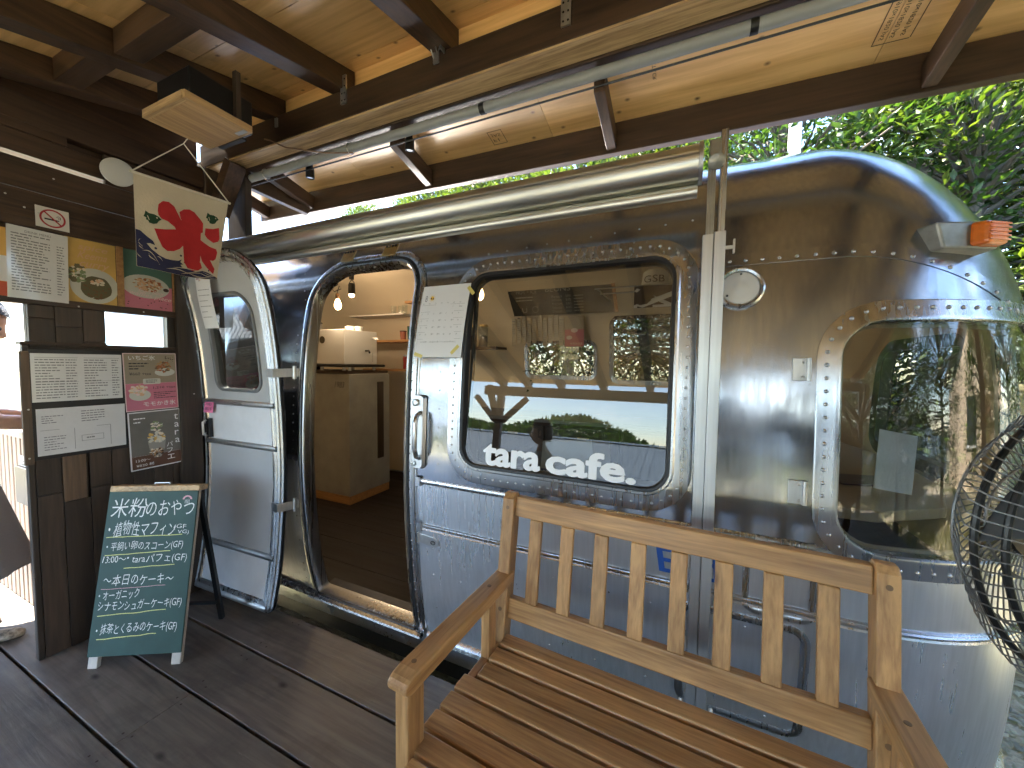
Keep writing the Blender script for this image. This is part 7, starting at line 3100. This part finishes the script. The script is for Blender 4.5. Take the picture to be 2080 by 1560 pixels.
# wheel and tyre standing out by the yard, mirrored in the corner window
tyre = thing("spare_wheel", (.9, -1.2, 0), .0, label="upright black car tyre mirrored in the trailer's corner window", cat="tyre")
TC = Vector((1.20, -.35, .90))
TAX = Vector((.94, .33, 0)).normalized()
pr = [(.19, -.07), (.27, -.085), (.305, -.08), (.318, -.06), (.322, 0), (.318, .06), (.305, .08), (.27, .085), (.19, .07), (.18, 0)]
mb = MB().lathe(pr + [pr[0]], TC, TAX, 48)
mb.build("tyre", RUBBER, tyre, smooth=True)
mb = MB()
tu = Vector((0, 0, 1))
ts = TAX.cross(tu).normalized()
for i in range(60):
    a = 2 * pi * i / 60
    d = ts * cos(a) + tu * sin(a)
    t = -ts * sin(a) + tu * cos(a)
    for x0, x1 in ((-.062, -.036), (-.030, -.003), (.003, .030), (.036, .062)):
        c = TC + d * .3235 + TAX * ((x0 + x1) / 2)
        mb.bar(c - TAX * (x1 - x0) / 2, c + TAX * (x1 - x0) / 2, .022, .008, d)
mb.build("tread", RUBBER, tyre)["kind"] = "stuff"
MB().lathe([(.19, -.06), (.17, -.05), (.16, -.01), (.04, -.03), (0, -.03)], TC, TAX, 30).build("rim", ALU_MATT, tyre, smooth=True)
MB().box((TC.x - .03, TC.y - .03, -.0), (TC.x + .03, TC.y + .03, TC.z - .325)).build("stand_post", DARKSTEEL, tyre)
MB().box((TC.x - .2, TC.y - .2, -.0), (TC.x + .2, TC.y + .2, .02)).build("stand_base", DARKSTEEL, tyre)

# ================================================================== VEGETATION
LEAF_A = leafmat("leaf_bright", (.026, .052, .011), (.095, .122, .026))
LEAF_B = leafmat("leaf_dark", (.015, .038, .012), (.050, .088, .022))
BARK = mat("grey_bark", (.10, .085, .065), .9, var=.35, vscale=14, bump=.6, bscale=30)


def leaf_into(vs, fs, p, d, n, L, W):
    """one pointed, folded leaf: 6 vertices"""
    s = d.cross(n)
    s.normalize()
    o = len(vs)
    m = p + d * L * .45
    vs += [p, m + s * W - n * W * .25, m, m - s * W - n * W * .25, p + d * L - n * L * .12]
    fs += [(o, o + 1, o + 2), (o, o + 2, o + 3), (o + 1, o + 4, o + 2), (o + 3, o + 2, o + 4)]


def tree_proto(name, seed, height, spread, clumps, leaves, L, low=.25):
    """trunk, limbs and a crown of leaf rosettes; built round its own foot"""
    r = random.Random(seed)
    tk = MB()
    tips = []
    lean = Vector((r.uniform(-.2, .2), r.uniform(-.2, .2), 0))
    trunk = [Vector((0, 0, -.1)), Vector((lean.x * .3, lean.y * .3, height * .25)), Vector((lean.x, lean.y, height * .55)), Vector((lean.x * 1.4, lean.y * 1.3, height * .85))]
    tk.tube(trunk, [.10 * height / 4, .08 * height / 4, .05 * height / 4, .015], 8)
    vs, fs = [], []
    for i in range(clumps):
        z = height * (low + (1 - low) * r.random() ** .8)
        f = (z / height - low) / (1 - low)
        rad = spread * (sin(pi * min(1, .18 + .80 * f)) ** .65) * (.55 + .5 * r.random())
        a = r.uniform(0, 2 * pi)
        c = Vector((rad * cos(a), rad * sin(a) * .9, z)) + lean * f
        k = max(.15, min(.98, f * .9))
        st = trunk[1].lerp(trunk[3], k)
        if i % 3 == 0:
            mid = st.lerp(c, .55) + Vector((0, 0, .12))
            tk.tube([st, mid, c], [.022, .014, .006], 5)
        out = (c - Vector((lean.x, lean.y, height * .45))).normalized()
        cr = L * r.uniform(2.0, 3.6)
        for j in range(leaves):
            u = Vector((r.gauss(0, 1), r.gauss(0, 1), r.gauss(0, .8))).normalized()
            p = c + u * cr * r.random() ** .4
            d = (u * .8 + out * .5 + Vector((r.uniform(-.5, .5), r.uniform(-.5, .5), r.uniform(-.1, .6)))).normalized()
            n = (Vector((0, 0, 1)) * .9 + Vector((r.uniform(-.7, .7), r.uniform(-.7, .7), 0)))
            n = (n - d * n.dot(d)).normalized()
            leaf_into(vs, fs, p, d, n, L * r.uniform(.7, 1.25), L * r.uniform(.16, .24))
    return tk, vs, fs


def make_tree(name, label, cat, group, seed, height, spread, clumps, leaves, L, lm, low=.25):
    root = thing(name, (0, 0, 0), label=label, cat=cat, group=group)
    tk, vs, fs = tree_proto(name, seed, height, spread, clumps, leaves, L, low)
    tk.build("trunk", BARK, root, smooth=True)
    me = bpy.data.meshes.new("crown")
    me.from_pydata([tuple(v) for v in vs], [], fs)
    me.materials.append(lm)
    cr = bpy.data.objects.new("crown", me)
    COL.objects.link(cr)
    cr.parent = root
    return root


TG = "leafy trees behind the trailer"
protos = [make_tree("leafy_tree", "", "tree", TG, 11, 4.2, 1.35, 430, 40, .080, LEAF_A, .12),
          make_tree("leafy_tree", "", "tree", TG, 12, 4.6, 1.45, 430, 40, .082, LEAF_B, .12),
          make_tree("leafy_tree", "", "tree", TG, 13, 3.6, 1.3, 420, 40, .075, LEAF_A, .10)]
spots = [  # x, y, proto, scale, rz, label
    (2.35, 4.75, 0, 1.06, .3, "bright leafy tree rising behind the trailer's rounded front end"),
    (3.75, 4.9, 2, 1.10, 1.9, "sunlit leafy tree at the photo's right edge behind the amber lamp"),
    (1.05, 5.35, 1, 1.12, 2.2, "dark leafy tree behind the white post above the trailer roof"),
    (-.45, 5.2, 0, .98, 4.0, "leafy tree seen through the lettered window, right of the pink poster"),
    (-1.55, 5.4, 2, 1.22, 5.0, "leafy tree seen through the small far window under the order slips"),
    (-2.9, 6.1, 0, 1.12, 1.1, "sunlit tree top in the gap over the awning's middle"),
    (-4.6, 6.6, 2, 1.24, 2.8, "sunlit tree top in the gap over the awning's left half"),
    (-7.4, 7.4, 0, 1.02, .9, "separate tree top in the sky gap beside the flag"),
    (5.2, 4.4, 1, 1.15, .8, "dark leafy tree beyond the trailer's front window"),
    (2.9, 6.6, 1, 1.35, 3.6, "tall dark tree standing in the second row behind the trailer"),
    (4.6, 7.0, 0, 1.4, 5.6, "tall tree at the back of the grove right of the trailer"),
    (.1, 7.2, 1, 1.15, .1, "dark tree in the back row over the trailer's middle"),
    (3.2, 3.35, 2, .70, 2.0, "low leafy bush just beyond the trailer's front end"),
    (4.3, 2.6, 1, .80, 4.4, "dark bush seen through the corner window behind the pipes"),
    (5.6, 1.2, 2, .95, 3.1, "leafy bush beyond the fan at the far right of the yard"),
    (3.5, -2.2, 1, .80, 2.6, "added dark bush mirrored at the corner window's lower left"),  # this and the next four are added to darken the corner window's reflections
    (4.9, -3.2, 1, .95, .6, "added dark tree mirrored in the middle of the corner window"),
    (2.9, -4.8, 1, .82, 4.9, "added dark bush mirrored beside the tyre in the corner window"),
    (4.2, -5.0, 1, 1.05, 3.3, "added tall dark tree mirrored behind the bushes in the corner window"),
    (6.2, -1.8, 1, 1.0, 1.0, "dark tree at the yard's right side, mirrored on the trailer's nose"),
    (6.4, 6.0, 1, 1.5, 1.4, "tall dark tree at the far right of the grove"),
]
used = set()
for x, y, k, s, rz, lab in spots:
    o = protos[k] if k not in used else copy_tree(protos[k])
    used.add(k)
    o.location = (x, y, ground_z(x, y))
    o.scale = (s, s, s)
    o.rotation_euler = (0, 0, rz)
    o["label"] = lab
wp = thing("white_post", (1.15, 4.1, 0), label="white square post standing behind the trailer roof", cat="post")
MB().box((.80, 4.1, ground_z(.8, 4.1)), (.885, 4.18, 4.6)).build("post", mat("white_gloss", (.75, .76, .78), .25, coat=.5), wp, bevel=.006)
MB().box((.79, 4.09, 4.601), (.895, 4.19, 4.63)).build("post_cap", MATS["white_gloss"], wp, bevel=.004)
# ladder-like golden pipes seen through the front window
lp = thing("pipe_frame", (1.9, 3.4, 0), label="leaning metal pipes with a cream box beyond the front window", cat="pipes")
for i in range(3):
    MB().tube([(1.72 + .05 * i, 3.0 + .02 * i, 1.95), (1.98 + .05 * i, 3.05 + .02 * i, ground_z(2, 3))], .02, 10).build("pipe", mat("gold_metal", (.62, .50, .28), .25, .9), lp, smooth=True)
MB().box((1.66, 3.1, 1.05), (1.84, 3.3, 1.32)).build("cream_box", mat("cream_box_paint", (.6, .5, .33), .5), lp, bevel=.03)

# low ground cover and fallen leaves round the deck
gv, gf = [], []
r = random.Random(3)
for i in range(9000):
    a = r.random()
    if a < .45:
        x, y = r.uniform(2.9, 7), r.uniform(-3, 4.6)
    elif a < .8:
        x, y = r.uniform(-8, 6), r.uniform(-9, -2.6)
    else:
        x, y = r.uniform(-8, 4), r.uniform(4.0, 6.5)
    p = Vector((x, y, ground_z(x, y)))
    d = Vector((r.uniform(-.5, .5), r.uniform(-.5, .5), 1)).normalized()
    n = Vector((r.uniform(-1, 1), r.uniform(-1, 1), 0)).normalized()
    n = (n - d * n.dot(d)).normalized()
    leaf_into(gv, gf, p, d, n, r.uniform(.08, .24), r.uniform(.006, .016))
me = bpy.data.meshes.new("grass")
me.from_pydata([tuple(v) for v in gv], [], gf)
me.materials.append(leafmat("dry_grass", (.10, .12, .03), (.30, .25, .10)))
gr_ = bpy.data.objects.new("grass", me)
COL.objects.link(gr_)
tag(gr_, "thin dry grass round the deck", kind="stuff")
gv, gf = [], []
for i in range(1500):
    x, y = r.uniform(1.0, 2.2), r.uniform(1.3, 3.4)
    p = Vector((x, y, ground_z(x, y) + .02))
    an = r.uniform(0, 6.3)
    d = Vector((cos(an), sin(an), r.uniform(-.1, .4))).normalized()
    leaf_into(gv, gf, p, d, Vector((0, 0, 1)), r.uniform(.04, .09), r.uniform(.010, .02))
me = bpy.data.meshes.new("fallen_leaves")
me.from_pydata([tuple(v) for v in gv], [], gf)
me.materials.append(leafmat("dead_leaf", (.20, .19, .17), (.48, .46, .42)))
fl_ = bpy.data.objects.new("fallen_leaves", me)
COL.objects.link(fl_)
tag(fl_, "pale fallen leaves on the ground beside the trailer's front", kind="stuff")

# hedge shrubs between deck and shed (mirrored in the window)
SG = "low shrubs mirrored between the deck and the shed"
sh0 = make_tree("low_shrub", "", "shrub", SG, 21, 1.1, .8, 60, 30, .10, LEAF_A, .05)
for i, (x, y, s) in enumerate(((-7.5, -8.2, 1.0), (-5.2, -8.6, 1.1), (-3.2, -8.0, .9), (-1.2, -8.4, 1.1), (.9, -8.1, 1.0), (3.0, -8.5, 1.2))):
    o = sh0 if i == 0 else copy_tree(sh0)
    o.location = (x, y, ground_z(x, y) - .1)
    o.scale = (s, s, s)
    o.rotation_euler = (0, 0, i * 1.3)
    o["label"] = ORD[i] + " low green shrub from the left, mirrored below the shed roof"

house = thing("beige_house", (12, 0, -.4), label="small beige gabled house mirrored at the corner window's right end", cat="house")
mb = MB()
hs_ = [(-3.2, -.5), (3.2, -.5), (3.2, 2.6), (0, 4.6), (-3.2, 2.6)]
mb.add([Vector((10.0, y, z)) for y, z in hs_] + [Vector((15.0, y, z)) for y, z in hs_], [(0, 1, 2, 3, 4), (9, 8, 7, 6, 5)] + [(i, (i + 1) % 5, 5 + (i + 1) % 5, 5 + i) for i in range(5)])
mb.build("wall", mat("beige_render", (.55, .45, .33), .8, var=.08, vscale=2), house)
for sg in (-1, 1):
    mb = MB()
    mb.hexa([Vector((9.6, sg * 3.6, 2.36)), Vector((15.4, sg * 3.6, 2.36)), Vector((15.4, sg * .002, 4.62)), Vector((9.6, sg * .002, 4.62))],
            [Vector((9.6, sg * 3.6, 2.50)), Vector((15.4, sg * 3.6, 2.50)), Vector((15.4, sg * .002, 4.76)), Vector((9.6, sg * .002, 4.76))])
    mb.build("roof", mat("brown_roof", (.08, .055, .045), .7, var=.2, vscale=3), house)
wd_ = MB().box((9.96, -1.2, .7), (9.995, -.1, 1.9)).build("window", mat("house_window", (.05, .06, .07), .1), house)
MB().box((9.94, -1.3, .62), (9.999, 0.0, .698)).build("sill", WHITEPAINT, wd_)
MB().box((9.95, .6, -.4), (9.995, 1.6, 1.75)).build("door", mat("house_door", (.12, .06, .03), .5), house)

# long low shed with a pale blue-grey ribbed roof, below the yard
shed = thing("long_shed", (-6, -15, -3), label="long low shed with pale blue-grey ribbed metal roof mirrored in the window", cat="shed")
SX0, SX1 = -34, 26
eave = Vector((0, -11.5, -.35))
ridge = Vector((0, -18.5, 1.45))
mb = MB()
mb.hexa([Vector((SX0, eave.y, eave.z - .06)), Vector((SX1, eave.y, eave.z - .06)), Vector((SX1, ridge.y, ridge.z - .06)), Vector((SX0, ridge.y, ridge.z - .06))],
        [Vector((SX0, eave.y, eave.z)), Vector((SX1, eave.y, eave.z)), Vector((SX1, ridge.y, ridge.z)), Vector((SX0, ridge.y, ridge.z))])
ROOFM = mat("blue_grey_roof", (.085, .120, .150), .6, .0, var=.08, vscale=.6)
rf = mb.build("roof", ROOFM, shed)
mb = MB()
x = SX0
while x < SX1:
    mb.bar((x, eave.y, eave.z + .004), (x, ridge.y, ridge.z + .004), .05, .02)
    x += .35
mb.build("roof_ribs", ROOFM, shed)["kind"] = "stuff"
MB().bar((SX0, ridge.y, ridge.z + .05), (SX1, ridge.y, ridge.z + .05), .5, .08).build("ridge_cap", mat("pale_ridge", (.62, .64, .64), .5), shed)
MB().box((SX0 + .3, ridge.y, -4.2), (SX1 - .3, eave.y - .6, -.46)).build("wall", mat("shed_wall", (.35, .36, .36), .7), shed)

# wooded hill on the horizon behind the camera
mb = MB()


def hill_h(x):
    d = lambda c, w, h: h * math.exp(-((x - c) / w) ** 2)
    return d(-24, 17, 9.0) + d(-62, 26, 6.0) + d(-110, 40, 9.0) + d(20, 40, 2.5) + d(90, 40, 8.0) + 1.0


hx_ = [-240 + 6 * i for i in range(70)]
mb.add([Vector((x, -78 - 40 * (1 - cos(pi * j / 8)) / 2 + 0, -4 + (hill_h(x) + .5 * noise.noise(Vector((x * .2, j, 0)))) * sin(pi * j / 8) ** .8)) for x in hx_ for j in range(9)],
       [(i * 9 + j, (i + 1) * 9 + j, (i + 1) * 9 + j + 1, i * 9 + j + 1) for i in range(len(hx_) - 1) for j in range(8)])
hill = mb.build("hill", mat("hill_green", (.045, .065, .03), .95, var=.3, vscale=.3), smooth='all')
tag(hill, kind="structure")
gv, gf = [], []
for i in range(2600):
    x = r.uniform(-150, 110)
    j = r.uniform(.4, 4.3)
    y = -78 - 40 * (1 - cos(pi * j / 8)) / 2
    z = -4 + hill_h(x) * sin(pi * j / 8) ** .8
    c = Vector((x, y, z + .3))
    R_ = r.uniform(.7, 1.7)
    for q in range(26):
        u = Vector((r.gauss(0, 1), r.gauss(0, 1), r.gauss(0, .8))).normalized()
        d = (u + Vector((0, 0, .3))).normalized()
        n = Vector((r.uniform(-1, 1), r.uniform(-1, 1), r.uniform(.2, 1)))
        n = (n - d * n.dot(d)).normalized()
        leaf_into(gv, gf, c + u * R_ * .6, d, n, R_ * .8, R_ * .25)
me = bpy.data.meshes.new("forest")
me.from_pydata([tuple(v) for v in gv], [], gf)
me.materials.append(LEAF_B)
fo = bpy.data.objects.new("forest", me)
COL.objects.link(fo)
tag(fo, "distant wood covering the hill behind the yard", kind="stuff")

for o in bpy.data.objects:
    if o.parent is not None and o.name.split('.')[0] in ("printed_text", "lettering", "chalk_writing", "print", "wave_lines", "bird_marks") and "kind" not in o:
        o["kind"] = "stuff"
